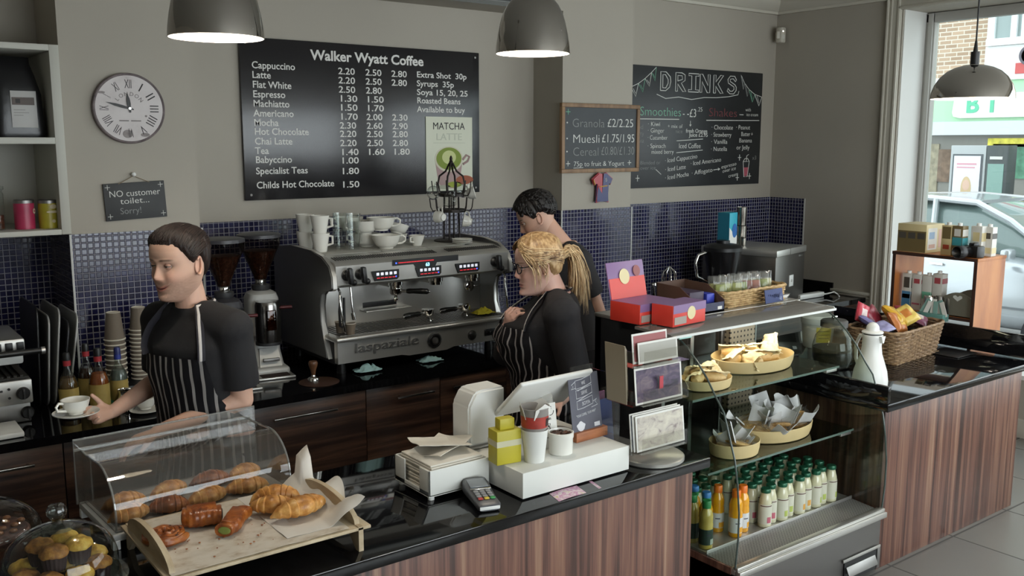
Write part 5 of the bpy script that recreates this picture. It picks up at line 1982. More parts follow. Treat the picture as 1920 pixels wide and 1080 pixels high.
def packet(loc, rz, w_, h_, c, lab, tilt=0, group='wrapped flapjacks in the shallow basket', name='snack_packet', cat='snack packet', film=True):
    t = thing(name, lab, cat, loc, 0, group)
    t.rotation_euler = (tilt, 0, rz)
    q = MB()
    q.box(-w_ / 2 + .004, w_ / 2 - .004, -.013, .013, .012, h_ * .92, mat('bar_' + c[1:], c, rough=.6, var=.2, vscale=30), .006)
    q.build('bar', t)
    q = MB()
    def f(u, v):
        a = 2 * PI * u
        pz = v * h_ * 1.3
        pin = math.sin(PI * min(1, max(0, v))) ** .35
        return (w_ * .56 * math.cos(a) * (1 + .05 * math.sin(9 * v + loc[0] * 50)), (.004 + .015 * pin) * math.sin(a), pz + .003 * math.sin(6 * a))
    q.sheet(f, 20, 8, FILM, wrap=True)
    q.build('film', t)
fl = [('#7f8a3c', 'green'), ('#8d9448', 'green'), ('#93984e', 'pale green'), ('#6f7f34', 'green'), ('#7c4436', 'red-brown'), ('#8a4c3a', 'red-brown'), ('#7f8a45', 'green'), ('#a9a67c', 'cream')]
for k, (c, nm) in enumerate(fl):
    packet((3.605 + k * .053, 3.055 + .012 * math.sin(k * 2), 1.318), R(-32 + 9 * math.sin(k * 3)),   .062, .098, c, f'film bag of {nm} flapjack in the shallow wicker basket on the case', R(-10 + 6 * math.sin(k)))
for k in range(5):
    packet((3.62 + k * .075, 3.105, 1.314), R(-25 + 8 * math.sin(k * 2)), .062, .10, ('#9a9c62', '#8f9250')[k % 2], 'film bag of pale flapjack standing in the back row of the shallow basket', R(-4))
# chocolate gift boxes
def chocbox(loc, rz, sx, sy, sz, lab, lidup=False):
    t = thing('chocolate_box', lab, 'box', loc, rz, 'red and purple chocolate boxes on the display case')
    q = MB()
    q.box(-sx, sx, -sy, sy, 0, sz, mat('red_gift_carton', '#cc3a2e', rough=.4), .003)
    q.build('carton', t)
    q = MB()
    q.box(-sx + .002, sx + .0006, -sy - .001, sy, sz * .62, sz + .0008, mat('purple_gift_carton', '#80648f', rough=.4))
    q.build('purple_band', t)
    q = MB()
    disc(q, sx * .1, sz * .55, .03, .03, mat('cream_print_spot', '#d6c79a', rough=.5), -sy - .0014)
    q.box(-sx + .01, -sx * .2, -sy - .0018, -sy, sz * .1, sz * .45, mat('grey_print_panel', '#9a8f86', rough=.5))
    q.build('printed_spots', t)
    if lidup:
        q = MB()
        q.box(-sx, sx, sy - .004, sy + .002, sz, sz + .17, mat('purple_gift_carton', '#80648f', rough=.4), .001)
        q.box(-sx + .004, sx - .004, sy - .007, sy - .003, sz, sz + .095, mat('red_gift_carton', '#cc3a2e', rough=.4))
        q.bm.transform(Matrix.Translation((0, sy, sz)) @ Matrix.Rotation(R(-12), 4, 'X') @ Matrix.Translation((0, -sy, -sz)))
        lid_ = sub(q.build('raised_lid', t))
        q = MB()
        disc(q, -sx * .15, sz + .10, .034, .036, MATS['cream_print_spot'], sy - .009)
        disc(q, sx * .55, sz + .12, .024, .026, mat('dull_plum_spot', '#8a4a4a', rough=.5), sy - .009)
        q.bm.transform(Matrix.Translation((0, sy, sz)) @ Matrix.Rotation(R(-12), 4, 'X') @ Matrix.Translation((0, -sy, -sz)))
        q.build('printed_spots', lid_)
chocbox((3.03, 3.02, 1.3035), R(4), .125, .09, .09, 'red chocolate box with its purple lid raised, at the left end of the case top', True)
chocbox((3.10, 2.865, 1.3035), R(6), .12, .06, .095, 'closed red and purple chocolate box in front of the one with raised lid')
t = thing('display_tray', 'brown open carton display tray holding a blue packet beside the chocolates', 'box', (3.40, 3.03, 1.3035))
q = MB()
BRC = mat('brown_printed_carton', '#4f382c', rough=.6)
q.box(3.30, 3.50, 2.94, 3.20, 1.3035, 1.312, BRC)
q.prism([(2.94, 0), (3.20, 0), (3.20, .125), (3.05, .12), (2.94, .055)], (3.30, 0, 1.3035), (0, 1, 0), (0, 0, 1), (1, 0, 0), .004, BRC)
q.prism([(2.94, 0), (3.20, 0), (3.20, .125), (3.05, .12), (2.94, .055)], (3.496, 0, 1.3035), (0, 1, 0), (0, 0, 1), (1, 0, 0), .004, BRC)
q.box(3.30, 3.50, 3.196, 3.20, 1.3035, 1.43, BRC)
q.box(3.30, 3.50, 2.94, 2.944, 1.3035, 1.35, mat('navy_carton_front', '#2a2c48', rough=.5))
q.build('tray_walls', t, world=True)
q = MB()
q.box(3.45, 3.48, 2.938, 2.941, 1.315, 1.33, PAPER)
q.build('price_sticker', t, world=True)
q = MB()
q.box(3.32, 3.42, 3.0, 3.16, 1.3125, 1.40, mat('dark_purple_packet', '#31203a', rough=.5), .004)
tag(q.build('packet', loc=(3.37, 3.08, 1.3125)), 'dark packet inside the brown carton tray on the display case', 'packet')
q = MB()
q.box(3.43, 3.485, 2.99, 3.10, 1.3125, 1.385, mat('royal_blue_packet', '#2f3aa0', rough=.45), .004)
tag(q.build('packet', loc=(3.46, 3.05, 1.3125)), 'royal blue packet in the brown carton tray on the display case', 'packet')
t = thing('price_card', 'navy handwritten card in a round glass holder on the case top', 'card', (3.86, 2.91, 1.3035))
q = MB()
q.obox((3.85, 2.92, 1.345), (.075, .002, .034), RZ(R(3)) @ RX(R(-10)), mat('navy_card', '#39446e', rough=.7), .001)
q.build('card', t, world=True)
q = MB()
q.tube([(3.80 + .0045 * k, 2.9165 - .0004 * 0, 1.345 + .010 * math.sin(k * 1.9) * (1 if k % 3 else 1.6)) for k in range(22)], .0012, mat('pale_ink', '#1d2036', rough=.8), 5)
q.build('handwriting', t, world=True, smooth=None)
q = MB()
q.lathe([(.03, 0), (.03, .006), (.02, .014), (.006, .02), (.005, .04), (0, .042)], GLS, (3.885, 2.905, 1.3035), 24)
q.build('holder_foot', t, world=True)
t = thing('leaflet_pile', 'flat pile of dark leaflets at the right end of the case top', 'leaflets', (4.02, 3.1, 1.3035))
q = MB()
for k in range(4):
    q.obox((4.03 + .004 * k, 3.13, 1.3065 + k * .005), (.045, .13, .002), RZ(R(-4 + 3 * k)), PAPER if k != 3 else mat('grey_leaflet', '#55524f', rough=.5))
q.build('sheets', t, world=True)

# ================================================================== PASTRIES AT THE LEFT
TRAYW = noise_ramp('bleached_wooden_tray', (14, 3, 14), [(.3, '#a08d70'), (.55, '#bfae91'), (.75, '#d0c2a8')], rough=.6)
t = thing('pastry_tray', 'pale wooden footed tray of croissants and swirls at the counter front', 'tray', (.99, 2.68, .8605))
q = MB()
q.box(.685, 1.305, 2.455, 2.915, .928, .938, TRAYW, .002)
q.build('tray_base', t, world=True)
endp = [(2.455, .8605), (2.475, .8605), (2.53, .905), (2.62, .922), (2.75, .922), (2.84, .905), (2.895, .8605), (2.915, .8605), (2.915, .94)]
endp += [(2.685 + .205 * math.cos(R(a)), .94 + .062 * math.sin(R(a))) for a in range(0, 181, 12)] + [(2.455, .94)]
for x in (.70, 1.262):
    q = MB()
    q.prism(endp, (x, 0, 0), (0, 1, 0), (0, 0, 1), (1, 0, 0), .016, TRAYW)
    q.build('end_board', t, world=True)
BPAP = noise_ramp('greasy_baking_paper', (16, 22, 16), [(.25, '#94806a'), (.38, '#b9ac9a'), (.5, '#c9c0b2'), (.75, '#cfc8bc')], rough=.6, detail=8)
q = MB()
def pf(u, v):
    x, y = lerp(.70, 1.235, u), lerp(2.462, 2.895, v)
    z = .9395 + .003 * (1 + noise.noise(Vector((u * 9, v * 9, 1))))
    return (x, y, z)
q.sheet(pf, 26, 20, BPAP, thick=.0006)
o = q.build('baking_paper', loc=(.97, 2.68, .939))
tag(o, 'grease-spotted baking paper lining the pale wooden tray', 'paper')
q = MB()
def pf2(u, v):
    x = lerp(1.05, 1.31, u)
    y = lerp(2.50, 2.90, v)
    k = max(0, u - .55) / .45
    e = max(0, abs(v - .5) - .35) / .15
    z = .944 + .05 * k * (.6 + .7 * math.sin(v * 7 + 1) ** 2) + .012 * noise.noise(Vector((u * 5, v * 6, 3))) * (.3 + k) + .015 * e * k
    return (x - .02 * k * math.sin(v * 9), y, max(.9415, z) + (.055 if (u > .80 and v > .86) else 0))
q.sheet(pf2, 30, 30, mat('white_tray_paper', '#d2cdc5', rough=.7), thick=.0006)
o = q.build('baking_paper', loc=(1.2, 2.7, .944), smooth=60)
tag(o, 'crumpled white paper turned up at the right end of the wooden tray', 'paper')
CRUST = noise_ramp('golden_croissant_crust', (26, 26, 26), [(.28, '#7d4a1e'), (.43, '#b37836'), (.58, '#d09c58'), (.75, '#e6c48a')], rough=.42, bump=.35, detail=6)
CRUSTD = noise_ramp('dark_glazed_pastry', (22, 22, 22), [(.3, '#4f2410'), (.5, '#874618'), (.68, '#a9662c'), (.85, '#c08544')], rough=.3, bump=.3)
def croissant(loc, rz, L_, lab, m_=CRUST, bend=.25, r=.036):
    q = MB()
    n_ = 44
    rings = []
    for k in range(n_ + 1):
        u = k / n_ * 2 - 1
        a = u * bend * 2
        px_ = L_ / 2 * (math.sin(a) / (2 * bend) if bend else u)
        py_ = L_ / 2 * ((1 - math.cos(a)) / (2 * bend) if bend else 0)
        env = (1 - abs(u) ** 2.2) ** .75
        seg = abs(u) * 4.3
        ridge = .86 + .16 * (1 - (seg % 1)) ** .7
        rr = max(.004, r * env * ridge)
        nrm = Vector((-math.sin(a), math.cos(a), 0))
        rings.append(((px_, py_, r * .80 * max(.35, env ** .5)), nrm * rr * 1.12, Vector((0, 0, rr * .86)), 2.2))
    q.loft(rings, m_, 24)
    o = q.build('croissant')
    o.location = loc
    o.rotation_euler = (0, 0, rz)
    return tag(o, lab, 'croissant', 'croissants on the wooden tray')
croissant((1.155, 2.625, .953), R(8), .205, 'golden croissant at the front right of the wooden tray')
croissant((1.09, 2.70, .953), R(-25), .16, 'golden croissant lying between the other two on the wooden tray', bend=.35, r=.032)
croissant((1.13, 2.775, .953), R(160), .17, 'golden croissant at the back right of the wooden tray', bend=.3, r=.034)
# swirl
t = thing('raisin_swirl', 'round raisin swirl pastry at the left of the wooden tray', 'pastry', (.755, 2.70, .945))
q = MB()
pts = []
for k in range(150):
    a = k * .165
    rr = .010 + .0019 * a * 1.05
    pts.append((rr * math.cos(a), rr * math.sin(a), .012 + .012 * (1 - rr / .07)))
q.tube(pts, [.009 + .003 * math.sin(k * .5) ** 2 for k in range(150)], CRUSTD, 8, flat=1.4)
q.build('coil', t)
q = MB()
for k in range(14):
    a = rnd.uniform(0, 6.28); rr = rnd.uniform(.01, .05)
    q.ball((rr * math.cos(a), rr * math.sin(a), .026), .0055, mat('dark_raisin', '#2a1410', rough=.5), (1, .8, .7), u=8, v=6)
q.build('raisins', t)
q = MB()
q.lathe([(0, .003), (.05, .003), (.053, .012), (.048, .02), (0, .018)], mat('pale_custard', '#c99c4c', rough=.4), n=24)
q.build('custard', t)
# folded pastries
def roll_pastry(loc, rz, L_, r, lab, fill, open_end=True, name='folded_pastry'):
    t = thing(name, lab, 'pastry', loc, rz, 'folded pastries on the wooden tray')
    q = MB()
    rings = []
    for k in range(25):
        u = k / 24 * 2 - 1
        rr = r * (.9 + .12 * (1 - u * u)) * (1 + .04 * math.sin(k * 1.7))
        rings.append(((u * L_ / 2, .004 * math.sin(u * 4), r * .8), (0, rr * 1.15, 0), (0, 0, rr * .82), 2.6))
    q.loft(rings, CRUSTD, 26)
    q.build('dough', t)
    q = MB()
    for s_ in (-1, 1):
        q.ball((s_ * (L_ / 2 + .001), 0, r * .8), r * .62, fill, (.14, 1.2, .75), u=18, v=10)
    q.build('filling', t)
    q = MB()
    q.obox((0, 0, r * 1.5), (L_ * .38, r * .8, .004), RX(R(8)) @ RZ(R(5)), CRUSTD, .003)
    q.build('top_flap', t)
roll_pastry((.885, 2.755, .945), R(-20), .115, .034, 'broad glazed folded pastry in the middle of the wooden tray', mat('dark_chocolate_filling', '#2a140c', rough=.4))
roll_pastry((.955, 2.675, .945), R(48), .15, .026, 'long rolled pastry with green filling in the middle of the wooden tray', mat('green_pistachio_filling', '#6f7a35', rough=.6))
q = MB()
rc = random.Random(3)
for k in range(26):
    q.ball((rc.uniform(.74, 1.05), rc.uniform(2.50, 2.66), .9465), rc.uniform(.0015, .004), CRUSTD, (1, 1, .5), u=6, v=5)
o = q.build('crumbs', loc=(.9, 2.58, .9465))
tag(o, 'brown crumbs scattered on the greasy baking paper', 'crumbs', kind='stuff')

# ------------------------------------------------------------------ roll-top pastry cover
RT = Matrix.Translation((.955, 3.03, .8605)) @ Matrix.Rotation(R(3), 4, 'Z')
t = thing('pastry_display', 'clear roll-top pastry display behind the wooden tray', 'display cover', (.955, 3.03, .8605), R(3))
q = MB()
q.box(-.30, .30, -.10, .26, .025, .05, mat('satin_white_tray', '#c9c9c6', rough=.3), .006)
q.box(-.285, .30, -.085, .245, .05, .053, mat('grey_tray_bed', '#8d8a86', rough=.5))
for x in (-.29, .29):
    for y in (-.09, .24):
        q.box(x - .012, x + .012, y - .012, y + .012, 0, .03, WHITEP, .003)
q.build('base_tray', t)
prof = [(-.085, .052), (-.09, .09)] + [(.055 + .145 * math.cos(R(a)), .10 + .135 * math.sin(R(a))) for a in range(180, 84, -8)] + [(.10, .233), (.20, .228), (.235, .232)]
prof = [(y, z) for y, z in prof]
PL = glass_mat('roll_top_acrylic', '#f4f3f1', refl=1.6, rough=.02, body=.035, bodyc='#d8d4cc')
q = MB()
q.sheet(lambda u, v: (lerp(-.285, .30, u), *[(lambda k: (lerp(prof[k][0], prof[min(k + 1, len(prof) - 1)][0], v * (len(prof) - 1) - k), lerp(prof[k][1], prof[min(k + 1, len(prof) - 1)][1], v * (len(prof) - 1) - k)))(min(int(v * (len(prof) - 1)), len(prof) - 1))][0]), 12, 44, PL)
for x in (-.285, .30):
    q.prism(prof + [(.235, .052)], (x, 0, 0), (0, 1, 0), (0, 0, 1), (1, 0, 0), .003, PL)
q.build('roll_cover', t, smooth=50)
q = MB()
RIMA = glass_mat('bright_acrylic_edge', '#e8eae8', refl=2.5, body=.25, bodyc='#c9cac8')
for x in (-.2835, .3015):
    q.tube([(x, y, z) for y, z in prof], .004, RIMA, 6)
q.tube([(-.31, .24, .236), (.325, .24, .236)], .005, RIMA, 6)
q.tube([(-.285, -.088, .055), (.30, -.088, .055)], .006, RIMA, 6)
q.box(-.31, .325, .232, .238, .05, .272, PL)
q.tube([(-.31, .235, .052), (-.31, .235, .272), (.325, .235, .272), (.325, .235, .052)], .004, RIMA, 6)
q.build('cover_frame', t)
base_m = LOCS[t.name]
def on_roll(x, y, z):
    return tuple(base_m @ Vector((x, y, z)))
for k, (x, y, rz, L_) in enumerate(((-.22, -.02, 10, .14), (-.10, -.03, -15, .14), (.03, -.035, 12, .15), (.17, -.03, -8, .16), (-.2, .09, 0, .15), (-.05, .10, 20, .15), (.10, .11, -10, .15), (.22, .10, 15, .14))):
    o = croissant(on_roll(x, y, .054), R(rz), L_, ['golden croissant in the roll-top display, front row left end', 'golden croissant in the roll-top display, second in front row', 'golden croissant in the roll-top display, third in front row', 'golden croissant in the roll-top display, front row right end', 'golden croissant in the roll-top display, back row left end', 'golden croissant in the roll-top display, second in back row', 'golden croissant in the roll-top display, third in back row', 'golden croissant in the roll-top display, back row right end'][k], CRUSTD if k in (1, 6) else CRUST, .2, .034)
    o['group'] = 'croissants in the roll-top display'

# ------------------------------------------------------------------ cake domes
def cake_dome(loc, r, lab, lab_plate):
    t = thing('cake_dome', lab, 'cake dome', (loc[0], loc[1], loc[2] + .0375), 0, 'glass cake domes at the left end')
    h = .165
    q = MB()
    p = [(r, .002), (r, .06)] + [(r * math.cos(R(a)) * .985 + .0, .06 + (h - .06) * math.sin(R(a))) for a in range(12, 79, 8)] + [(.028, h - .002), (.024, h)]
    DG = glass_mat('cake_dome_glass', '#eef2ef', refl=1.35)
    q.lathe(p, DG, n=64, caps=False)
    q.build('bell', t)
    q = MB()
    q.lathe([(r + .001, .0), (r + .005, .003), (r + .005, .009), (r, .011)], glass_mat('thick_glass_rim', '#d8e0dc', refl=2.5), n=64, caps=False)
    q.build('rim', t)
    q = MB()
    q.lathe([(.045, h - .012), (.04, h - .002), (.016, h + .004), (.012, h + .012), (.018, h + .018), (.026, h + .03), (.027, h + .042), (.02, h + .054), (0, h + .058)], glass_mat('solid_glass_knob', '#dfe6e3', refl=2.2), n=32)
    q.build('knob', t)
    p_ = thing('cake_stand', lab_plate, 'cake stand', loc, 0, 'glass cake stands at the left end')
    q = MB()
    q.lathe([(.075, 0), (.07, .006), (.03, .014), (.03, .02), (r * .9, .026), (r + .02, .03), (r + .024, .036), (r + .018, .036), (r * .9, .0335), (0, .0335)], glass_mat('pressed_glass_plate', '#dde5e1', refl=1.6), n=64)
    q.build('plate', p_)
    return t
cake_dome((.475, 2.715, .8605), .150, 'glass cake dome of muffins in the bottom left foreground', 'glass cake stand under the muffins in the bottom left foreground')
cake_dome((.335, 3.03, .8605), .155, 'glass cake dome of dark fruit cake behind the muffin dome', 'glass cake stand under the dark fruit cake')
MTOP = noise_ramp('muffin_top_crust', (40, 40, 40), [(.3, '#5a3517'), (.5, '#94622b'), (.7, '#b98a45')], rough=.6, bump=.7)
MTOPY = noise_ramp('lemon_muffin_top', (40, 40, 40), [(.3, '#9a6a24'), (.5, '#c49a3c'), (.72, '#d8bb66')], rough=.6, bump=.7)
def muffin(loc, lab, top, s=1.0, rz=0):
    t = thing('muffin', lab, 'muffin', loc, rz, 'muffins under the front cake dome')
    q = MB()
    n_ = 36
    rings = []
    for z, r in ((0, .026), (.045, .034)):
        rings.append([q.bm.verts.new(Vector(((r + .0016 * (k % 2)) * math.cos(2 * PI * k / n_), (r + .0016 * (k % 2)) * math.sin(2 * PI * k / n_), z))) for k in range(n_)])
    fs = [q.bm.faces.new((rings[0][k], rings[0][(k + 1) % n_], rings[1][(k + 1) % n_], rings[1][k])) for k in range(n_)]
    fs.append(q.bm.faces.new(rings[0]))
    q._mark(fs, mat('dark_muffin_case', '#2c1a1c', rough=.7))
    q.build('paper_case', t, smooth=10)
    q = MB()
    vs = q.ball((0, 0, .046), .038, top, (1, 1, .62), u=28, v=16)
    for v in vs:
        if v.co.z < .044:
            v.co.z = .044
        v.co += Vector((0, 0, 1)) * .006 * noise.noise(v.co * 60 + Vector(loc) * 9)
    q.build('muffin_top', t)
    return t
zt = .8605 + .0345
k = 0
for ring, n_, rr, z in ((0, 8, .098, zt), (1, 1, 0.0, zt), (2, 4, .05, zt + .058)):
    for j in range(n_):
        a = 2 * PI * j / n_ + .3 + ring * .4
        muffin((.475 + rr * math.cos(a), 2.715 + rr * math.sin(a), z), 'brown-topped muffin in dark paper case under the front cake dome' if (j % 3) else 'lemon-yellow topped muffin in dark paper case under the front cake dome', MTOP if (j % 3) else MTOPY, rz=j)
t = thing('fruit_cake', 'dark round fruit cake under the rear cake dome', 'cake', (.335, 3.03, zt))
q = MB()
q.lathe([(0, 0), (.118, 0), (.122, .01), (.12, .065), (.11, .076), (0, .08)], noise_ramp('dark_fruit_cake_crumb', (30, 30, 30), [(.3, '#22100e'), (.5, '#43201a'), (.7, '#6a3a26')], rough=.7, bump=.6), n=48)
q.build('cake', t)
q = MB()
for k in range(22):
    a = k * 2.4; rr = .1 * math.sqrt((k + .5) / 22)
    q.ball((rr * math.cos(a), rr * math.sin(a), .082), .012, mat('glazed_nut', '#7a4a2a', rough=.35), (1, .8, .6), u=10, v=7)
q.build('nut_topping', t)

# ================================================================== TILL AREA
t = thing('napkin_dispenser', 'white napkin box on short feet left of the white till drawer', 'napkin dispenser', (1.775, 2.785, .8605))
q = MB()
NX0, NX1, NY0, NY1 = 1.648, 1.905, 2.668, 2.905
for bx in ((NX0, NX1, NY0, NY0 + .006), (NX0, NX1, NY1 - .006, NY1), (NX1 - .006, NX1, NY0 + .006, NY1 - .006)):
    q.box(*bx, .878, .972, MATTW, .001)
q.box(NX0, NX1, NY0, NY1, .876, .882, MATTW)
q.box(NX0, NX0 + .006, NY0, NY0 + .065, .878, .972, MATTW, .001)
q.box(NX0, NX0 + .006, NY1 - .07, NY1, .878, .972, MATTW, .001)
q.box(NX0, NX0 + .006, NY0, NY1, .878, .895, MATTW, .001)
q.build('open_box', t, world=True)
for x in (NX0 + .02, NX1 - .02):
    for y in (NY0 + .02, NY1 - .02):
        q = MB()
        q.lathe([(.012, 0), (.012, .018)], WHITEP, (x, y, .8605), 16)
        q.build('foot', t, world=True)
NAP = mat('white_paper_napkin', '#d6d0c4', rough=.9)
for k in range(12):
    z = .883 + k * .0085
    q = MB()
    q.obox((1.777, 2.787, z + .004), (.115 - .002 * (k % 3), .105 - .003 * (k % 2), .0038), RZ(R(1.2 * math.sin(k * 2))), NAP, .003)
    tag(q.build('paper_napkin', loc=(1.777, 2.787, z)), 'folded white napkin in the pile inside the white napkin box', 'napkin', 'napkins in the napkin box')
for k, (a, sx) in enumerate(((20, .09), (-15, .10))):
    q = MB()
    def nf(u, v):
        x, y = (u - .5) * .2, (v - .5) * .16
        z = .002 + .008 * math.sin(u * 3 + k) + .010 * math.cos(v * 4) + (.022 * max(0, u - .75) / .25 if k == 0 else .008 * max(0, .3 - u) / .3)
        return (x, y, z + k * .01)
    q.sheet(nf, 14, 12, NAP, thick=.002)
    o = q.build('paper_napkin', smooth=70)
    o.location = (1.79, 2.82, .988 + .010 * k)
    o.rotation_euler = (0, 0, R(a))
    tag(o, ['loose napkin sticking up from the top of the napkin box', 'loose napkin lying crooked on top of the napkin pile'][k], 'napkin', 'napkins in the napkin box')

t = thing('till_drawer', 'long white cash drawer box in the middle of the front counter', 'cash drawer', (2.18, 2.70, .8605))
q = MB()
q.box(1.918, 2.432, 2.482, 2.935, .866, .960, MATTW, .0015)
q.build('drawer_box', t, world=True)
q = MB()
for x in (1.95, 2.40):
    for y in (2.51, 2.9):
        q.lathe([(.012, 0), (.012, .006)], BLACKP, (x, y, .8605), 12)
q.build('rubber_feet', t, world=True)
t = thing('receipt_printer', 'white wedge-shaped receipt printer behind the yellow tip box', 'printer', (2.01, 2.85, .9605))
q = MB()
q.box(1.90, 2.09, 2.79, 2.925, .9605, .972, mat('grey_steel_plate', '#9d9b96', rough=.4, metal=.4), .006)
q.build('base_plate', t, world=True)
q = MB()
q.prism([(0, .0), (.168, 0), (.168, .212), (.055, .212), (.03, .205), (0, .155)], (1.908, 2.80, .972), (1, 0, 0), (0, 0, 1), (0, 1, 0), .115, WHITEP)
bmesh.ops.bevel(q.bm, geom=list(q.bm.edges), offset=.008, segments=3, affect='EDGES')
q.build('housing', t, world=True)
t = thing('tablet_till', 'white tablet till on an angled stem, screen toward the barista', 'tablet', (2.25, 2.78, .9605))
cT = Vector((2.212, 2.735, 1.150))
Mt = RZ(R(2)) @ RX(R(-43))
q = MB()
q.obox(cT, (.182, .118, .009), Mt, WHITEP, .008, 3)
tb = sub(q.build('tablet_shell', t, world=True))
q = MB()
q.obox(cT + Mt @ Vector((0, 0, .0095)), (.165, .105, .001), Mt, mat('dark_screen', '#141820', rough=.08), .0)
q.build('screen', tb, world=True)
q = MB()
q.tube([(2.30, 2.80, .966), (2.285, 2.79, 1.05), (2.225, 2.73, 1.135)], [.026, .024, .022], mat('silver_grey_stem', '#b4b2ac', rough=.35), 20)
q.lathe([(.075, 0), (.075, .008), (.03, .014)], WHITEP, (2.30, 2.80, .9605), 32)
q.build('stem', t, world=True)
# yellow tip box
t = thing('tip_box', 'yellow and white carton standing left of the white paper cup', 'carton', (1.945, 2.625, .9605), R(-8))
q = MB()
q.box(-.05, .05, -.035, .035, 0, .125, mat('yellow_carton', '#b9ad2e', rough=.5), .003)
q.build('carton', t)
q = MB()
q.box(-.0505, .0505, -.0355, .0355, .066, .088, mat('cream_carton_band', '#c5c1a2', rough=.5))
q.build('pale_band', t)
q = MB()
q.box(-.03, .03, -.02, .02, .125, .165, mat('yellow_carton', '#b9ad2e', rough=.5), .003)
q.build('upper_flap', t)
# cups
t = thing('paper_cup', 'plain white paper cup at the front of the till drawer holding another cup', 'paper cup', (2.035, 2.565, .9605))
q = MB()
q.lathe([(.036, 0), (.049, .118), (.0515, .119), (.0515, .123), (.047, .121), (.034, .006), (0, .006)], mat('white_paper_cup', '#d8d8d3', rough=.6), n=40)
q.build('cup_wall', t)
t = thing('paper_cup', 'printed cup with pomegranate picture nested in the plain white cup', 'paper cup', (2.035, 2.565, .9605 + .015), 0)
q = MB()
q.lathe([(.033, 0), (.0465, .115), (.0475, .118), (.0535, .185), (.055, .187), (.054, .19), (.051, .187), (.032, .008), (0, .008)], mat('grey_cup_band', '#8f8984', rough=.6), n=40)
q.build('cup_wall', t)
q = MB()
q.lathe([(.0478, .117), (.0518, .160)], mat('pomegranate_red_print', '#a23a30', rough=.5, var=.3, vscale=25), n=40, caps=False)
q.lathe([(.0488, .122), (.0516, .152)], mat('dark_seed_print', '#2c1c1c', rough=.5), n=8, arc=R(35), start=R(-75), caps=False)
q.lathe([(.0484, .118), (.0520, .158)], mat('orange_stripe_print', '#d29b4e', rough=.5, var=.35, vscale=60), n=8, arc=R(45), start=R(-38), caps=False)
q.build('printed_sleeve', t)
q = MB()
for k in range(3):
    a = 2.2 * k + .4
    d_ = Vector((math.cos(a), math.sin(a), 0)); n_ = Vector((-d_.y, d_.x, 0))
    q.sheet(lambda u, v: d_ * (.044 + .010 * v - .03 * (u - .5) ** 2) + n_ * (u - .5) * .075 + Vector((0, 0, .15 + .058 * v * (1 - .7 * abs(u - .5)))), 8, 4, PAPER, thick=.0008)
o = q.build('receipt_paper', loc=(0, 0, 0)); o.location = (2.035, 2.565, .9605 + .015)
tag(o, 'white paper slips stuffed in the top of the printed cup', 'paper')
t = thing('ramekin', 'white ramekin of coffee beans on the till drawer', 'bowl', (2.168, 2.575, .9605))
q = MB()
q.lathe([(.042, 0), (.045, .003), (.046, .06), (.0485, .064), (.0485, .082), (.045, .084), (.043, .08), (.042, .012), (0, .01)], CERAM, n=40)
q.build('dish', t)
q = MB()
q.lathe([(0, .075), (.042, .073)], BEANS, n=24, caps=False)
for k in range(40):
    a, rr = rnd.uniform(0, 6.28), .036 * math.sqrt(rnd.random())
    q.ball((rr * math.cos(a), rr * math.sin(a), .077), .006, BEANS, (1.3, .8, .6), u=8, v=6)
b_ = q.build('coffee_beans'); b_.location = (2.168, 2.575, .9605)
tag(b_, 'roasted coffee beans filling the white ramekin', 'coffee beans', kind='stuff')
t = thing('note_card', 'small white note with a smiley face standing behind the ramekin', 'card', (2.165, 2.645, .9605))
q = MB()
Mn = RX(R(-8))
cN = Vector((2.165, 2.65, 1.045))
q.obox(cN, (.045, .001, .085), Mn, PAPER)
q.build('card', t, world=True)
q = MB()
def np_(x, z):
    return cN + Mn @ Vector((x, -.0016, z))
INKB = mat('black_felt_pen', '#1b1a1c', rough=.8)
q.tube([np_(.018 + .016 * math.cos(R(a)), .055 + .016 * math.sin(R(a))) for a in range(180, 361, 20)], .0013, INKB, 5)
for x in (.012, .022):
    q.tube([np_(x, .062), np_(x, .073)], .0013, INKB, 5)
q.tube([np_(-.01 + .024 * math.cos(R(a)), -.02 + .024 * math.sin(R(a))) for a in range(0, 361, 20)], .0013, INKB, 5)
q.text('on', np_(-.0, .022), INKB, .018, up=Mn @ Vector((0, 0, 1)))
q.text('S!', np_(.0, -.004), INKB, .02, up=Mn @ Vector((0, 0, 1)))
q.build('handwriting', t, world=True, smooth=None)
# soya sign
t = thing('soya_sign', 'slate-grey card on a wooden block reading We serve soya', 'sign', (2.37, 2.655, .9605), R(3))
q = MB()
OAK = noise_ramp('warm_oak_block', (6, 40, 40), [(.3, '#8a5030'), (.6, '#b0704a'), (.8, '#c08560')], rough=.5)
q.box(-.085, .085, -.03, .03, 0, .038, OAK, .003)
q.build('block', t)
Ms = RX(R(-9))
cS = Vector((-.01, .004, .145))
q = MB()
q.obox(cS, (.08, .0012, .110), Ms, mat('slate_grey_card', '#5b5b66', rough=.6))
cd = sub(q.build('card', t))
q = MB()
CW = mat('white_card_print', '#d5d5da', rough=.6)
def cp_(x, z):
    return cS + Ms @ Vector((x, -.0020, z))
upc = Ms @ Vector((0, 0, 1))
for k, (s_, z, w_, x0) in enumerate((('WE', .066, .02, -.012), ('SERVE', .028, .032, -.018), ('SOYA', -.014, .042, -.018))):
    sk = .012
    q.tube([cp_(-.045, z - .01), cp_(-.045, z + .022), cp_(-.01, z + .022 + sk * .2), cp_(.04, z + .022 + sk), cp_(.04, z - .01 + sk), cp_(-.01, z - .01 + sk * .2)], .0013, CW, 5, closed=True)
    q.text(s_, cp_(x0, z + .002), CW, .02, right=(1, 0, .1), up=upc, width=w_)
    if k < 2:
        q.tube([cp_(.04, z - .008 + sk), cp_(-.035, z - .018)], .0013, CW, 5)
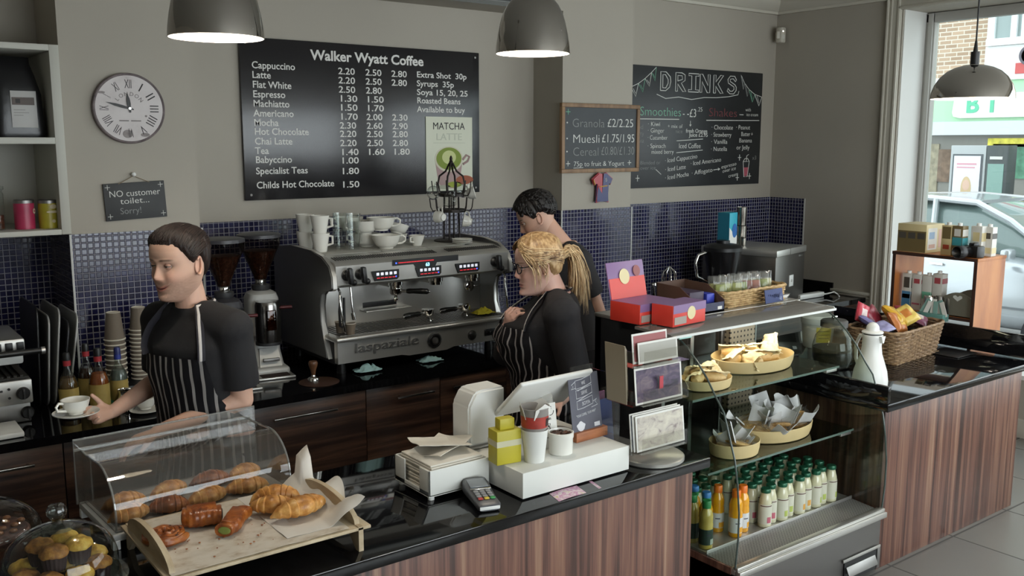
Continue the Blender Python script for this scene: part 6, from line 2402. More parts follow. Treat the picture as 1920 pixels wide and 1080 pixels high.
for pts in ([(-.045, .085), (-.066, .075), (-.056, .068), (-.068, .058), (-.045, .060)], [(.04, -.005), (.062, .003), (.052, -.006), (.064, -.02), (.03, -.026)]):
    q.tube([cp_(*p) for p in pts], .0013, CW, 5)
q.text('"YOUR COFFEE, YOUR WAY"', cp_(-.055, -.055), CW, .014, right=(1, 0, .1), up=upc, width=.105)
q.prism([(.022 * math.cos(R(a)) * (1 + .12 * math.sin(5 * R(a))), .018 * math.sin(R(a)) * (1 + .12 * math.cos(4 * R(a)))) for a in range(0, 360, 15)], cp_(-.035, -.09), (1, 0, 0), upc, (0, -1, 0), .0006, CW)
q.prism([(-.015, -.008), (.015, -.008), (.015, .008), (-.015, .008)], cp_(.052, -.095), (1, 0, 0), upc, (0, -1, 0), .0006, CW)
q.build('print', cd, smooth=None)
# acrylic leaflet holder behind it
t = thing('leaflet_holder', 'clear acrylic leaflet holder between the soya sign and card stand', 'leaflet holder', (2.49, 2.70, .8605))
q = MB()
AC = glass_mat('grey_acrylic', '#f5f5f3', refl=1.3)
q.prism([(2.70, .87), (2.86, .87), (2.86, 1.17), (2.78, 1.17), (2.70, 1.06)], (2.455, 0, 0), (0, 1, 0), (0, 0, 1), (1, 0, 0), .004, AC)
q.prism([(2.70, .87), (2.86, .87), (2.86, 1.17), (2.78, 1.17), (2.70, 1.06)], (2.575, 0, 0), (0, 1, 0), (0, 0, 1), (1, 0, 0), .004, AC)
q.box(2.455, 2.579, 2.69, 2.694, .8605, 1.12, AC)
q.box(2.455, 2.579, 2.86, 2.864, .8605, 1.19, AC)
q.box(2.455, 2.579, 2.69, 2.864, .8605, .865, AC)
q.build('holder', t, world=True)
for k, (c, lab) in enumerate((('#3a4a8a', 'blue leaflet in the clear acrylic holder'), ('#7a3f6a', 'purple leaflet in the clear acrylic holder'), ('#a59a8c', 'beige leaflet in the clear acrylic holder'))):
    q = MB()
    q.obox((2.515, 2.72 + k * .04, .985), (.05, .0025, .11 - .02 * (k == 0)), RX(R(-6)), mat('leaflet_' + c[1:], c, rough=.5))
    tag(q.build('leaflet', loc=(2.515, 2.72 + k * .04, .87)), lab, 'leaflet', 'leaflets in the acrylic holder')
# revolving card stand
CSX, CSY = 2.605, 2.535
t = thing('card_stand', 'revolving acrylic greetings card stand on a silver disc by the case', 'card stand', (CSX, CSY, .8605))
q = MB()
q.lathe([(.128, 0), (.132, .004), (.132, .016), (.126, .021), (0, .021)], mat('silver_painted_disc', '#a5a39d', rough=.35, metal=.5), (CSX, CSY, .8605), 64)
q.build('base_disc', t, world=True)
q = MB()
q.cyl((CSX, CSY, .88), (CSX, CSY, 1.40), .012, AC, 16)
q.build('pole', t, world=True)
def rack(z0, z1, name='card_pocket'):
    q = MB()
    for fx, fy, ux, uy in ((CSX - .02, CSY - .055, 1, 0), (CSX - .145, CSY - .02, 0, 1)):
        if ux:
            q.box(fx - .12, fx + .13, fy - .036, fy - .034, z0, z0 + .06, AC)
            q.box(fx - .12, fx + .13, fy + .02, fy + .022, z0, z1, AC)
            q.box(fx - .12, fx + .13, fy - .036, fy + .022, z0 - .002, z0, AC)
        else:
            q.box(fx - .03, fx - .028, fy - .05, fy + .10, z0, z0 + .06, AC)
            q.box(fx - .03, fx + .02, fy - .05, fy + .10, z0 - .002, z0, AC)
    q.build(name, t, world=True)
for z0, z1 in ((.925, 1.06), (1.115, 1.25), (1.266, 1.34)):
    rack(z0, z1)
CPH = noise_ramp('dark_abstract_photo', (14, 30, 22), [(.3, '#2a2430'), (.45, '#4d3f57'), (.6, '#6a5a63'), (.75, '#8a7f7c')], rough=.3, distort=1.2)
CPA = noise_ramp('pale_street_painting', (20, 20, 26), [(.3, '#6c5a5e'), (.42, '#b5aca2'), (.6, '#cbc4b4'), (.8, '#d0cabf')], rough=.5, distort=.6)
def card(x0, x1, y, z0, z1, m_, lab, tilt=-6, rz=0):
    t = thing('greeting_card', lab, 'card', ((x0 + x1) / 2, y, z0), rz, 'cards on the revolving stand')
    q = MB()
    w_, h_ = x1 - x0, z1 - z0
    M_ = RX(R(tilt))
    q.obox(M_ @ Vector((0, 0, h_ / 2)), (w_ / 2, .0012, h_ / 2), M_, PAPER)
    q.build('card_sheet', t)
    if m_:
        q = MB()
        q.obox(M_ @ Vector((0, -.0016, h_ / 2)), (w_ / 2 - .008, .0006, h_ / 2 - .008), M_, m_)
        q.build('picture', t)
    return t
card(2.462, 2.727, 2.47, .928, 1.068, CPA, 'pale greeting card with a street painting, lowest tier front of the stand')
card(2.455, 2.72, 2.48, .928, 1.072, None, 'plain white card behind the street painting card')
card(2.45, 2.715, 2.49, .928, 1.075, mat('blue_card', '#5a78a8', rough=.6), 'blue-edged card at the back of the lowest front pocket')
c_ = card(2.445, 2.70, 2.465, 1.118, 1.258, CPH, 'dark photo card with a red figure, middle tier of the stand')
q = MB()
q.box(-.012, .008, -.0105, -.0085, .05, .10, mat('red_figure_print', '#b03a44', rough=.5))
q.build('red_figure', c_)
card(2.46, 2.715, 2.478, 1.118, 1.262, None, 'white card just behind the dark photo card')
card(2.475, 2.69, 2.485, 1.27, 1.352, mat('grey_cream_card', '#a9a69e', rough=.6), 'cream greeting card in the top tier of the stand')
card(2.46, 2.65, 2.50, 1.27, 1.385, mat('dusty_red_card', '#9a5a5a', rough=.6), 'tall card with red border at the back of the top tier')
for k in range(4):
    q = MB()
    q.obox((2.415 + k * .012, 2.545 + .01 * k, 1.235), (.0016, .055, .115 - .008 * k), RY(R(-4)), mat('tan_brochure', '#8f8471', rough=.6))
    tag(q.build('brochure', loc=(2.415 + k * .012, 2.545, 1.12)), ['tan brochure nearest the left, side pocket of the stand', 'second tan brochure from the left, side pocket of the stand', 'third tan brochure from the left, side pocket of the stand', 'rearmost tan brochure in the side pocket of the stand'][k], 'brochure', 'brochures in the side pocket')
# card machine
t = thing('card_terminal', 'grey handheld card payment terminal lying on the counter front', 'card terminal', (1.80, 2.57, .8605), R(-18))
q = MB()
rr = []
for y, w_, zc, h_ in ((-.105, .036, .014, .010), (-.095, .042, .016, .014), (-.04, .042, .018, .016), (.0, .044, .022, .019), (.05, .048, .028, .024), (.085, .046, .032, .026), (.10, .036, .032, .02)):
    rr.append(((0, y, zc), (w_, 0, 0), (0, 0, h_), 4))
q.loft(rr, mat('gunmetal_plastic', '#4a4b4e', rough=.35), 32)
q.build('shell', t)
def slope(y):
    return .034 + (y + .04) * .14
q = MB()
q.obox((0, .045, .0505), (.033, .030, .002), RX(R(8)), mat('grey_lcd', '#7f858a', rough=.15), .001)
q.build('screen', t)
q = MB()
q.obox((0, .006, .0425), (.037, .004, .002), RX(R(9)), CHROME, .001)
q.build('trim_bar', t)
for i in range(3):
    for j in range(4):
        q = MB()
        c = {(0, 3): '#a8322e', (1, 3): '#c9b13c', (2, 3): '#3f9a54'}.get((i, j), '#8b8c8e')
        q.obox((-.022 + i * .022, -.010 - j * .019, .0395 - j * .0012), (.0085, .0065, .0025), RX(R(4)), mat('key_' + c[1:], c, rough=.5), .0015)
        q.build('key', t)
q = MB()
q.box(-.036, .036, -.107, -.10, .008, .02, WHITEP, .002)
q.build('card_slot', t)
q = MB()
def ff(u, v):
    return (2.015 + .21 * u + .02 * v, 2.40 + .078 * v + .01 * u, .8612 + .002 * math.sin(u * 6))
q.sheet(ff, 10, 4, noise_ramp('colourful_flyer', (25, 25, 5), [(.32, '#a8487a'), (.42, '#d8c9cc'), (.5, '#b56a98'), (.58, '#d8ccd0'), (.66, '#b9a03a'), (.78, '#c48aa8')], rough=.3), thick=.0006)
tag(q.build('flyer', loc=(2.13, 2.43, .861)), 'pink and yellow flyer peeping out from under the white drawer', 'flyer')

# light strip of the display case
b = MB()
b.cyl((3.02, 2.95, 1.272), (4.05, 2.95, 1.272), .009, mat('warm_light_strip', '#ffe9c4', emit='#ffdfae', estr=2.5), 12)
o = b.build('light_strip', bpy.data.objects['display_case'], world=True)
d = bpy.data.lights.new('case_light', 'AREA')
d.shape = 'RECTANGLE'; d.size = 1.0; d.size_y = .03; d.energy = 3.4; d.color = (1, .88, .68)
o = bpy.data.objects.new('case_light', d); col.objects.link(o); o.location = (3.53, 2.95, 1.262)

# ================================================================== ON THE RIGHT-HAND COUNTER
t = thing('vacuum_jug', 'white vacuum jug with dome lid at the left end of the right counter', 'jug', (4.33, 2.66, .8605))
q = MB()
q.lathe([(.082, 0), (.088, .006), (.089, .03), (.082, .08), (.066, .13), (.053, .17), (.048, .21), (.048, .25), (.052, .268), (.050, .272), (.044, .262), (.0, .258)], WHITEP, n=48)
q.build('body', t)
q = MB()
q.prism([(-.018, 0), (.018, 0), (.005, -.035), (-.005, -.035)], (0, -.046, .268), (1, 0, 0), (0, 0, 1), (0, -1, 0), .018, WHITEP)
q.build('spout', t)
q = MB()
q.lathe([(.043, .262), (.043, .276), (0, .278)], DARKP, n=32)
q.build('dark_collar', t)
q = MB()
q.lathe([(.052, .278), (.054, .283), (.05, .288), (.034, .292)] + [(.033 * math.cos(R(a)), .298 + .036 * math.sin(R(a))) for a in range(0, 91, 10)], WHITEP, n=40)
q.build('lid', t)
q = MB()
q.tube([(.045, 0, .255), (.085, 0, .25), (.112, 0, .20), (.108, 0, .12), (.082, 0, .075)], .009, WHITEP, 10)
hnd = q.build('handle', t); hnd.rotation_euler = (0, 0, R(75))

t = thing('glass_jar', 'large round glass jar half full of dark tea with grey lid', 'jar', (4.53, 3.02, .8605))
q = MB()
q.lathe([(.075, 0), (.095, .01), (.112, .06), (.113, .12), (.098, .18), (.07, .215), (.066, .235)], glass_mat('jar_glass', '#e8ecea', refl=1.4), n=48, caps=False)
q.build('jar_body', t)
q = MB()
q.lathe([(0, .006), (.073, .006), (.092, .014), (.108, .06), (.108, .115), (0, .118)], mat('dark_tea_leaves', '#211c19', rough=.6, bump=.6, bscale=120), n=40)
q.build('tea_leaves', t)
q = MB()
q.lathe([(.074, .232), (.074, .262), (.066, .27), (.0, .272)], mat('grey_rubber_lid', '#4b4a48', rough=.5), n=40)
q.cyl((-.02, 0, .285), (.02, 0, .285), .006, CHROME, 10)
q.cyl((0, 0, .27), (0, 0, .286), .007, CHROME, 10)
q.build('lid', t)
t = thing('acrylic_holder', 'grey-green acrylic menu holder standing left of the round glass jar', 'menu holder', (4.28, 3.02, .8605), R(20))
q = MB()
GA = glass_mat('grey_green_acrylic', '#a9b3ac', refl=1.6, body=.25, bodyc='#8b958e')
q.box(-.07, .07, -.03, .03, 0, .012, GA, .003)
q.prism([(-.075, .012), (.075, .012), (.075, .13), (-.03, .105), (-.075, .125)], (0, 0, 0), (1, 0, 0), (0, .1, 1), (0, 1, 0), .006, GA)
q.build('holder', t)
t = thing('plastic_tub', 'white lidded tub with a yellow label on the counter behind the jar', 'tub', (4.93, 3.40, .8605))
q = MB()
q.lathe([(.08, 0), (.085, .005), (.098, .15)], mat('milky_tub_plastic', '#d2d1ca', rough=.4), n=40)
q.build('tub_body', t)
q = MB()
q.lathe([(.102, .148), (.104, .152), (.104, .185), (.09, .2), (0, .202)], WHITEP, n=40)
q.build('lid', t)
q = MB()
q.lathe([(.0905, .04), (.0975, .135)], mat('yellow_tub_label', '#c9bb3a', rough=.5), n=10, arc=R(60), start=R(-150), caps=False)
for k in range(3):
    q.lathe([(.0935 + .0016 * k, .065 + .022 * k), (.094 + .0016 * k, .069 + .022 * k)], mat('label_text_olive', '#6b6420', rough=.6), n=8, arc=R(42), start=R(-142), caps=False)
q.build('paper_label', t)
weave_basket('wicker_hamper', 'deep brown wicker hamper of snack packets on the right counter', 'basket', (5.105, 2.985, .8605), .27, .145, .185, .16, WICKD, 17, R(5), wr=.005, stakes=48, rim=.009)
q = MB()
q.box(-.25, .25, -.13, .13, .09, .13, mat('dark_hamper_lining', '#1c1512', rough=.9), .02)
o = q.build('hamper_filling', bpy.data.objects['wicker_hamper'])
def pillow(loc, rot, w_, h_, th, m_, lab, m2=None, group='snack packets in the hamper'):
    t = thing('crisp_packet', lab, 'snack packet', loc, 0, group)
    t.rotation_euler = rot
    q = MB()
    def f(u, v, s_):
        x, y = (u - .5) * w_, (v - .5) * h_
        e = max(0, 1 - (2 * abs(u - .5)) ** 4) * max(0, 1 - (2 * abs(v - .5)) ** 4)
        return (x, y, s_ * (.001 + th * e ** .5 * (1 + .25 * noise.noise(Vector((u * 4, v * 4, loc[0] * 9))))))
    q.sheet(lambda u, v: f(u, v, 1), 16, 16, m_)
    q.sheet(lambda u, v: f(u, v, -1), 16, 16, m_)
    q.build('pillow_bag', t, weld=True)
    if m2:
        q = MB()
        q.sheet(lambda u, v: tuple(Vector(f(.28 + .44 * u, .3 + .4 * v, 1)) + Vector((0, 0, .0012))), 8, 8, m2)
        q.build('printed_patch', t)
def foil(c, r=.3):
    return mat('foil_' + c[1:], c, rough=r, var=.12, vscale=30, bump=.2, bscale=40)
pillow((5.09, 2.99, 1.095), (R(35), R(15), R(20)), .20, .15, .03, foil('#c79a2a'), 'yellow crisp packet lying on top of the hamper pile', foil('#d9c48a'))
pillow((5.20, 3.0, 1.075), (R(40), R(-20), R(-15)), .17, .13, .03, foil('#d0b45a'), 'pale yellow crisp packet at the right of the hamper pile', foil('#b8722e'))
pillow((5.02, 2.93, 1.07), (R(55), R(10), R(10)), .15, .13, .025, foil('#b06a34'), 'orange-brown crisp packet at the front of the hamper pile', foil('#d8b04a'))
pillow((4.88, 3.03, 1.075), (R(30), R(10), R(30)), .14, .12, .02, foil('#6c6792'), 'lilac snack packet at the left end of the hamper', foil('#a9a7c2'))
pillow((4.86, 2.93, 1.06), (R(20), R(-10), R(-10)), .13, .10, .018, foil('#8a87ad'), 'pale lilac snack packet low at the left of the hamper', None)
pillow((4.91, 3.09, 1.115), (R(70), R(25), R(-20)), .09, .12, .018, foil('#b8394a'), 'red twisted sweet packet standing at the back left of the hamper', foil('#d6c4c0'))
pillow((5.0, 3.07, 1.09), (R(60), R(-15), R(15)), .12, .12, .02, foil('#8a3040'), 'dark red packet behind the yellow packets in the hamper', None)
pillow((5.30, 2.96, 1.055), (R(25), R(-10), R(25)), .13, .11, .02, foil('#6e3a52'), 'plum snack packet at the right end of the hamper', foil('#c9bdb5'))
pillow((5.32, 3.06, 1.07), (R(50), R(10), R(-20)), .12, .11, .02, foil('#a33f4c'), 'crimson packet at the back right of the hamper', None)

# ------------------------------------------------------------------ back right corner: steel box, blender
SB = Matrix.Translation((5.85, 4.43, .862)) @ Matrix.Rotation(R(14), 4, 'Z')
t = thing('steel_cabinet', 'stainless steel box appliance in the back right corner', 'appliance', (5.85, 4.43, .862), R(14))
STG = mat('grey_stainless_sheet', '#7a7773', rough=.33, metal=.9)
q = MB()
q.box(0, .56, 0, .62, .012, .385, STG, .006)
q.build('housing', t)
q = MB()
q.box(-.008, .568, -.01, .63, .385, .435, STEEL, .006)
q.box(.24, .245, -.0125, -.009, .387, .433, STEEL_D)
q.build('lid', t)
q = MB()
q.box(.26, .34, -.006, .002, .13, .22, WHITEP, .003)
q.cyl((.30, -.006, .175), (.30, -.009, .175), .012, mat('pale_grey_switch', '#bab8b2', rough=.4), 12)
q.build('switch_plate', t)
q = MB()
q.box(.44, .51, -.0015, .001, .352, .366, STEEL_D, .0005)
q.build('maker_plate', t)
for x, y in ((.05, .05), (.51, .05), (.05, .57), (.51, .57)):
    q = MB(); q.lathe([(.02, 0), (.02, .014)], BLACKP, (x, y, 0), 12); q.build('foot', t)
t = thing('drink_mixer', 'dark-lidded steel blender jug left of the steel box', 'blender', (5.46, 4.62, .862), R(-20))
q = MB()
q.lathe([(.115, 0), (.12, .01), (.11, .12), (.09, .15)], mat('black_motor_base', '#1a1a1b', rough=.35), n=36)
q.build('motor_base', t)
q = MB()
q.lathe([(.085, .15), (.10, .20), (.135, .42), (.14, .46)], mat('smoked_steel_jug', '#3f3e40', rough=.18, metal=.8), n=40)
q.build('jug', t)
q = MB()
q.lathe([(.143, .45), (.143, .475), (.12, .495), (.05, .505), (.05, .525), (0, .528)], BLACKP, n=40)
q.build('lid', t)
q = MB()
q.tube([(-.135, 0, .44), (-.21, -.01, .42), (-.23, -.01, .36), (-.215, -.01, .26), (-.12, 0, .22)], .013, CHROME, 10)
q.build('handle', t)
t = thing('ice_scoop_bowl', 'shiny steel bowl behind the flapjack basket', 'bowl', (5.08, 4.80, .862))
q = MB()
q.lathe([(.06, 0), (.1, .05), (.13, .14), (.135, .2), (.13, .2), (.125, .14), (.095, .055), (0, .012)], CHROME, n=40)
q.lathe([(.13, .198), (.14, .2), (.14, .206), (.13, .206)], CHROME, n=40, caps=False)
q.build('bowl_wall', t)
q = MB()
for k in range(9):
    a = 2 * PI * k / 9
    q.tube([(.03 * math.cos(a), .03 * math.sin(a), .03), (.06 * math.cos(a), .06 * math.sin(a), .22), (.045 * math.cos(a), .045 * math.sin(a), .30), (.0, 0, .34)], .003, CHROME, 6)
q.build('whisk_wires', t)
zb = .862 + .436
def on_sb(x, y):
    v = SB @ Vector((x, y, 0)); return v.x, v.y
x, y = on_sb(-.02, .40)
t = thing('carton_box', 'turquoise and white carton standing on the steel box', 'carton', (x, y, zb), R(10))
q = MB(); q.box(-.06, .06, -.05, .05, 0, .275, mat('turquoise_carton', '#2fa3b8', rough=.5), .002); q.build('carton', t)
q = MB()
q.box(-.0605, -.06, -.0505, .0505, .0, .275, mat('dark_teal_carton_side', '#1f6f86', rough=.5))
q.prism([(-.058, 0), (.058, 0), (.058, .09), (.02, .12), (-.02, .13), (-.058, .16)], (0, -.051, .002), (1, 0, 0), (0, 0, 1), (0, -1, 0), .0006, PAPER)
disc(q, .02, .135, .036, .055, mat('blue_carton_print', '#1e5fa5', rough=.5), -.0518)
q.build('printed_panel', t)
STC = mat('stainless_beaker', '#a8a29a', rough=.25, metal=1)
for k, (px_, py_, r, h, z0, lab) in enumerate(((.22, .40, .045, .155, 0, 'steel beaker at the bottom of the tall stack on the steel box'), (.22, .40, .04, .16, .145, 'tall steel beaker on top of the stack on the steel box'), (.36, .48, .05, .145, 0, 'wide steel beaker alone at the right on the steel box'), (.12, .46, .026, .21, 0, 'slim pale shaker between carton and steel beakers'), (.19, .36, .02, .06, 0, 'tiny steel pot in front of the shaker on the steel box'))):
    x, y = on_sb(px_, py_)
    q = MB()
    q.lathe([(r * .85, 0), (r * .9, .004), (r, h - .01), (r * 1.04, h), (r * .98, h), (r * .93, h - .01), (r * .8, .01), (0, .008)], STC if k != 3 else mat('pale_steel_shaker', '#cfccc6', rough=.3, metal=.6), n=32)
    o = q.build('steel_beaker'); o.location = (x, y, zb + z0)
    tag(o, lab, 'beaker', 'beakers on the steel box')
q = MB()
q.tube([(6.45, 4.55, .885), (6.62, 4.50, .885), (6.68, 4.47, .90), (6.70, 4.45, .88), (6.68, 4.42, .868)], .006, WHITEP, 8)
q.box(6.30, 6.62, 4.52, 4.58, .8625, .90, WHITEP, .006)
tag(q.build('power_strip', loc=(6.45, 4.55, .8625)), 'white extension socket with cable on the corner worktop', 'power strip')

# ------------------------------------------------------------------ small bookshelf by the window
OAKB = noise_ramp('orange_brown_veneer', (6, 6, 1.2), [(.3, '#8a4e26'), (.5, '#a8652f'), (.7, '#bd7c42')], rough=.42)
DKB = mat('dark_brown_veneer_edge', '#3a241c', rough=.5)
t = thing('low_bookcase', 'orange-brown veneer bookcase between the right counter and window', 'bookcase', (5.93, 3.13, 0))
BX0, BX1, BY0, BY1, BZ = 5.745, 6.10, 2.848, 3.415, 1.398
q = MB(); q.box(BX0, BX1, BY0, BY0 + .022, 0, BZ - .02, OAKB); q.build('side_panel', t, world=True)
q = MB(); q.box(BX0, BX1, BY1 - .022, BY1, 0, BZ - .02, OAKB); q.build('side_panel', t, world=True)
q = MB(); q.box(BX0 - .004, BX1 + .004, BY0 - .004, BY1 + .004, BZ - .02, BZ, OAKB, .002); q.box(BX0 - .006, BX0 - .004, BY0, BY1, BZ - .02, BZ, DKB); q.build('top_panel', t, world=True)
for z in (.30, .655, 1.015):
    q = MB(); q.box(BX0 + .004, BX1, BY0 + .022, BY1 - .022, z - .018, z, OAKB); q.box(BX0 + .002, BX0 + .004, BY0 + .022, BY1 - .022, z - .018, z, DKB); q.build('shelf', t, world=True)
q = MB(); q.box(BX0 - .002, BX0, BY0, BY0 + .022, 0, BZ - .02, DKB); q.box(BX0 - .002, BX0, BY1 - .022, BY1, 0, BZ - .02, DKB); q.build('edge_banding', t, world=True)
def carton(x, y, z, w_, d_, h_, lab, base, patches, gable=True, rz=0, group='drink cartons by the window'):
    t = thing('drink_carton', lab, 'carton', (x, y, z), rz, group)
    q = MB()
    q.box(-d_ / 2, d_ / 2, -w_ / 2, w_ / 2, 0, h_, base, .002)
    q.build('carton_body', t)
    q = MB()
    for (y0, y1, z0, z1, m_) in patches:
        q.box(-d_ / 2 - .0006, -d_ / 2, y0 * w_, y1 * w_, z0 * h_, z1 * h_, m_)
        q.box(-d_ / 2, d_ / 2, -w_ / 2 - .0006, -w_ / 2, z0 * h_, z1 * h_ * .98, m_)
    q.build('printed_panels', t)
    if gable:
        q = MB()
        q.lathe([(.014, h_), (.014, h_ + .018), (0, h_ + .02)], WHITEP, (-d_ * .1, 0, 0), 16)
        q.build('screw_cap', t)
P_w = mat('carton_white', '#cfcdc6', rough=.45)
P_t = mat('carton_teal', '#3c8c94', rough=.45)
P_p = mat('carton_pink', '#b8687a', rough=.45)
P_b = mat('carton_blue', '#4a80a8', rough=.45)
P_y = mat('carton_cream', '#c9b98c', rough=.45)
P_g = mat('carton_green', '#6fae92', rough=.45)
P_o = mat('carton_olive_brown', '#6b5c3a', rough=.5)
P_k = mat('carton_dark_print', '#4a4640', rough=.5)
zt_ = BZ + .0005
t = thing('carton_multipack', 'film-wrapped multipack of oat drink at the left end of the bookcase top', 'multipack', (5.87, 3.30, zt_))
q = MB(); q.box(-.11, .11, -.10, .10, 0, .185, P_y, .003); q.build('pack_body', t)
q = MB()
q.box(-.1106, -.11, -.098, .098, .004, .14, P_o)
for k in range(3):
    q.box(-.111, -.1104, -.09 + k * .065, -.04 + k * .065, .09, .13, P_k)
q.box(-.09, .02, -.1006, -.10, .02, .16, P_w); q.box(-.075, -.01, -.1012, -.1004, .09, .135, mat('carton_pale_blue', '#8ea6c2', rough=.5)); q.box(.04, .09, -.1008, -.10, .03, .15, mat('carton_peach', '#c7a08e', rough=.5)); q.box(-.075, .0, -.1012, -.1004, .03, .055, MATS['carton_peach'])
q.build('printed_panels', t)
for k, (y, lab, pt, base) in enumerate(((3.08, 'cream oat drink carton left of the teal one on the bookcase top', [(-.4, .4, .55, .95, P_o), (-.3, .3, .2, .35, mat('carton_red', '#a8452e', rough=.5))], P_y), (3.01, 'teal-banded oat drink carton left of the camera on the bookcase top', [(-.45, .45, .35, .62, P_t), (-.3, .3, .66, .9, P_w), (-.4, .4, .05, .25, P_y)], P_o))):
    carton(5.82, y, zt_, .068, .068, .19, lab, base, pt)
carton(5.90, 2.93, zt_, .07, .07, .19, 'white drink carton behind the camera on the bookcase top', P_w, [(-.3, .3, .5, .8, P_y)])
carton(5.95, 2.885, zt_, .06, .06, .185, 'pale drink carton at the right end of the bookcase top', P_w, [(-.3, .3, .6, .8, P_k), (-.4, .4, .1, .3, P_y)])
t = thing('camera', 'black camera with long lens lying on the bookcase top', 'camera', (5.80, 2.91, zt_), R(-12))
q = MB(); q.box(-.03, .04, -.055, .055, 0, .075, BLACKP, .01); q.box(-.02, .03, -.02, .02, .07, .092, BLACKP, .006); q.build('body', t)
q = MB(); q.lathe([(.034, 0), (.034, .04), (.038, .045), (.038, .10), (.034, .105), (.03, .1), (0, .06)], mat('black_lens_barrel', '#0e0e10', rough=.35), (-.03, .01, .038), 32, RY(R(-90))); q.build('lens', t)
q = MB(); q.lathe([(.0385, .05), (.0392, .052), (.0392, .085), (.0385, .087)], DARKP, (-.03, .01, .038), 40, RY(R(-90)), caps=False); q.build('zoom_ring', t)
for k, (y, h_, lab, pt) in enumerate(((3.335, .235, 'blue and pink milk carton at the left of the bookcase shelf', [(-.45, .45, .0, .5, P_b), (-.4, .4, .3, .42, P_p), (-.3, .3, .6, .9, P_k)]), (3.265, .235, 'white milk carton with red heart, second on the bookcase shelf', [(-.3, .3, .75, .88, mat('carton_heart_red', '#a84a50', rough=.5)), (-.4, .4, .15, .2, P_p)]), (3.195, .235, 'white milk carton with green panel, third on the bookcase shelf', [(-.45, .45, .35, .55, P_g)]), (3.125, .255, 'tall white milk carton with pink panel, fourth on the bookcase shelf', [(-.45, .45, .3, .42, P_p), (-.3, .3, .75, .9, MATS['carton_heart_red'])]))):
    carton(5.83, y, 1.0155, .066, .066, h_, lab, P_w, pt)
for k in range(3):
    q = MB(); q.lathe([(.03, 0), (.033, .006), (.033, .105), (.028, .115), (0, .116)], STEEL_D if k else CHROME, n=24)
    o = q.build('steel_canister'); o.location = (5.80, 3.16 - k * .062, 1.0155)
    tag(o, ['steel canister left of the grey carrier on the bookcase shelf', 'second steel canister left of the grey carrier', 'steel canister touching the grey carrier'][k], 'canister', 'canisters on the bookcase shelf')
o = bpy.data.objects['steel_canister']; o.location.x = 5.775
t = thing('box_file', 'grey plastic carrier with a heart-shaped handle hole in the bookcase', 'carrier', (5.80, 2.97, 1.0155))
q = MB()
GPL = mat('grey_green_plastic', '#6c6a5e', rough=.5)
ol = [(-.09, 0), (.09, 0), (.095, .12)] + [(.095 - .19 * k / 10, .12 + .035 * math.sin(PI * k / 10)) for k in range(1, 10)] + [(-.095, .12)]
q.prism(ol, (-.03, 0, 0), (0, -1, 0), (0, 0, 1), (1, 0, 0), .006, GPL)
q.prism(ol, (.16, 0, 0), (0, -1, 0), (0, 0, 1), (1, 0, 0), .006, GPL)
q.box(-.03, .166, -.092, -.086, 0, .11, GPL); q.box(-.03, .166, .086, .092, 0, .11, GPL); q.box(-.03, .166, -.09, .09, 0, .006, GPL)
q.build('carrier_shell', t)
q = MB()
q.prism([(0, -.016), (.03, .006), (.028, .018), (.014, .022), (0, .012), (-.014, .022), (-.028, .018), (-.03, .006)], (-.031, 0, .115), (0, -1, 0), (0, 0, 1), (-1, 0, 0), .001, mat('pale_heart_opening', '#c7c9c4', rough=.6))
q.build('heart_handle', t)
for k in range(8):
    q = MB()
    q.obox((5.70 + .008 * (k % 3), 3.02 + k * .018, 1.06 + .01 * math.sin(k * 2)), (.002, .014, .05), RX(R(-25 + 7 * k)) @ RY(R(10)), mat('teal_sugar_sachet', '#7fa39a', rough=.6) if k % 2 else PAPER)
    tag(q.build('sugar_sachet', loc=(5.70, 3.02 + k * .018, 1.02)), 'paper sachet in the bunch between hamper and bookcase', 'sachet', 'sachets behind the hamper')
t = thing('sachet_cup', 'teal plastic cup of sachets standing on the upstand behind the hamper', 'cup', (5.68, 3.08, .0 + .96))
q = MB(); q.box(5.66, 5.735, 3.0, 3.18, .985, 1.03, mat('teal_plastic_tray', '#5c8a82', rough=.4), .004); q.build('tray', t, world=True)

# ================================================================== OUTSIDE: STREET
PAVE = brick_mat('pale_paving_slabs', '#b9b8b4', '#aeada9', '#8f8e8b', .6, .6, .01, .8, coord='xy', bump=.2)
b = MB(); b.box(7.28, 9.2, -8, 16, -.14, -.02, PAVE); b.box(12.6, 17, -8, 20, -.14, -.02, PAVE); struct('pavement', b)
b = MB(); b.box(9.2, 12.6, -8, 20, -.32, -.19, mat('light_grey_asphalt', '#9c9b9a', rough=.9, var=.06, vscale=20)); struct('road', b)
t = thing('shop_building', 'brick shop building across the street with green fascia sign', 'building', (17.3, 8, 0))
SBK = brick_mat('buff_street_brick', '#b39a82', '#9c846e', '#c9bfb0', .225, .075, .009, .85, off=.5, bump=.3, smooth=.1)
q = MB(); q.box(17, 17.4, -2, 20, 2.3, 9, SBK); q.build('brick_wall', t, world=True)
FG = mat('pale_green_fascia', '#a6cfa8', rough=.5)
q = MB(); q.box(16.85, 17.0, -2, 12, 2.50, 3.20, FG); q.box(16.8, 17.02, -2, 12, 3.2, 3.28, mat('white_cornice', '#d8dad8', rough=.6)); fa = sub(q.build('fascia', t, world=True))
q = MB()
yy = []
q.prism([(0, .1), (-.03, .03), (-.15, 0), (-4, 0), (-4, .42), (-.15, .42), (-.03, .36)], (16.85, 9.0, 2.56), (0, 1, 0), (0, 0, 1), (-1, 0, 0), .06, mat('white_sign_panel', '#e4e6e2', rough=.4))
sg = q.build('sign_panel', fa, world=True)
q = MB()
q.text('BT', (16.785, 8.75, 2.66), mat('sea_green_letters', '#5fb894', rough=.5), .42, right=(0, -1, 0), off=.012, depth=.01, spacing=1.5)
q.build('sign_lettering', fa, world=True, smooth=None)
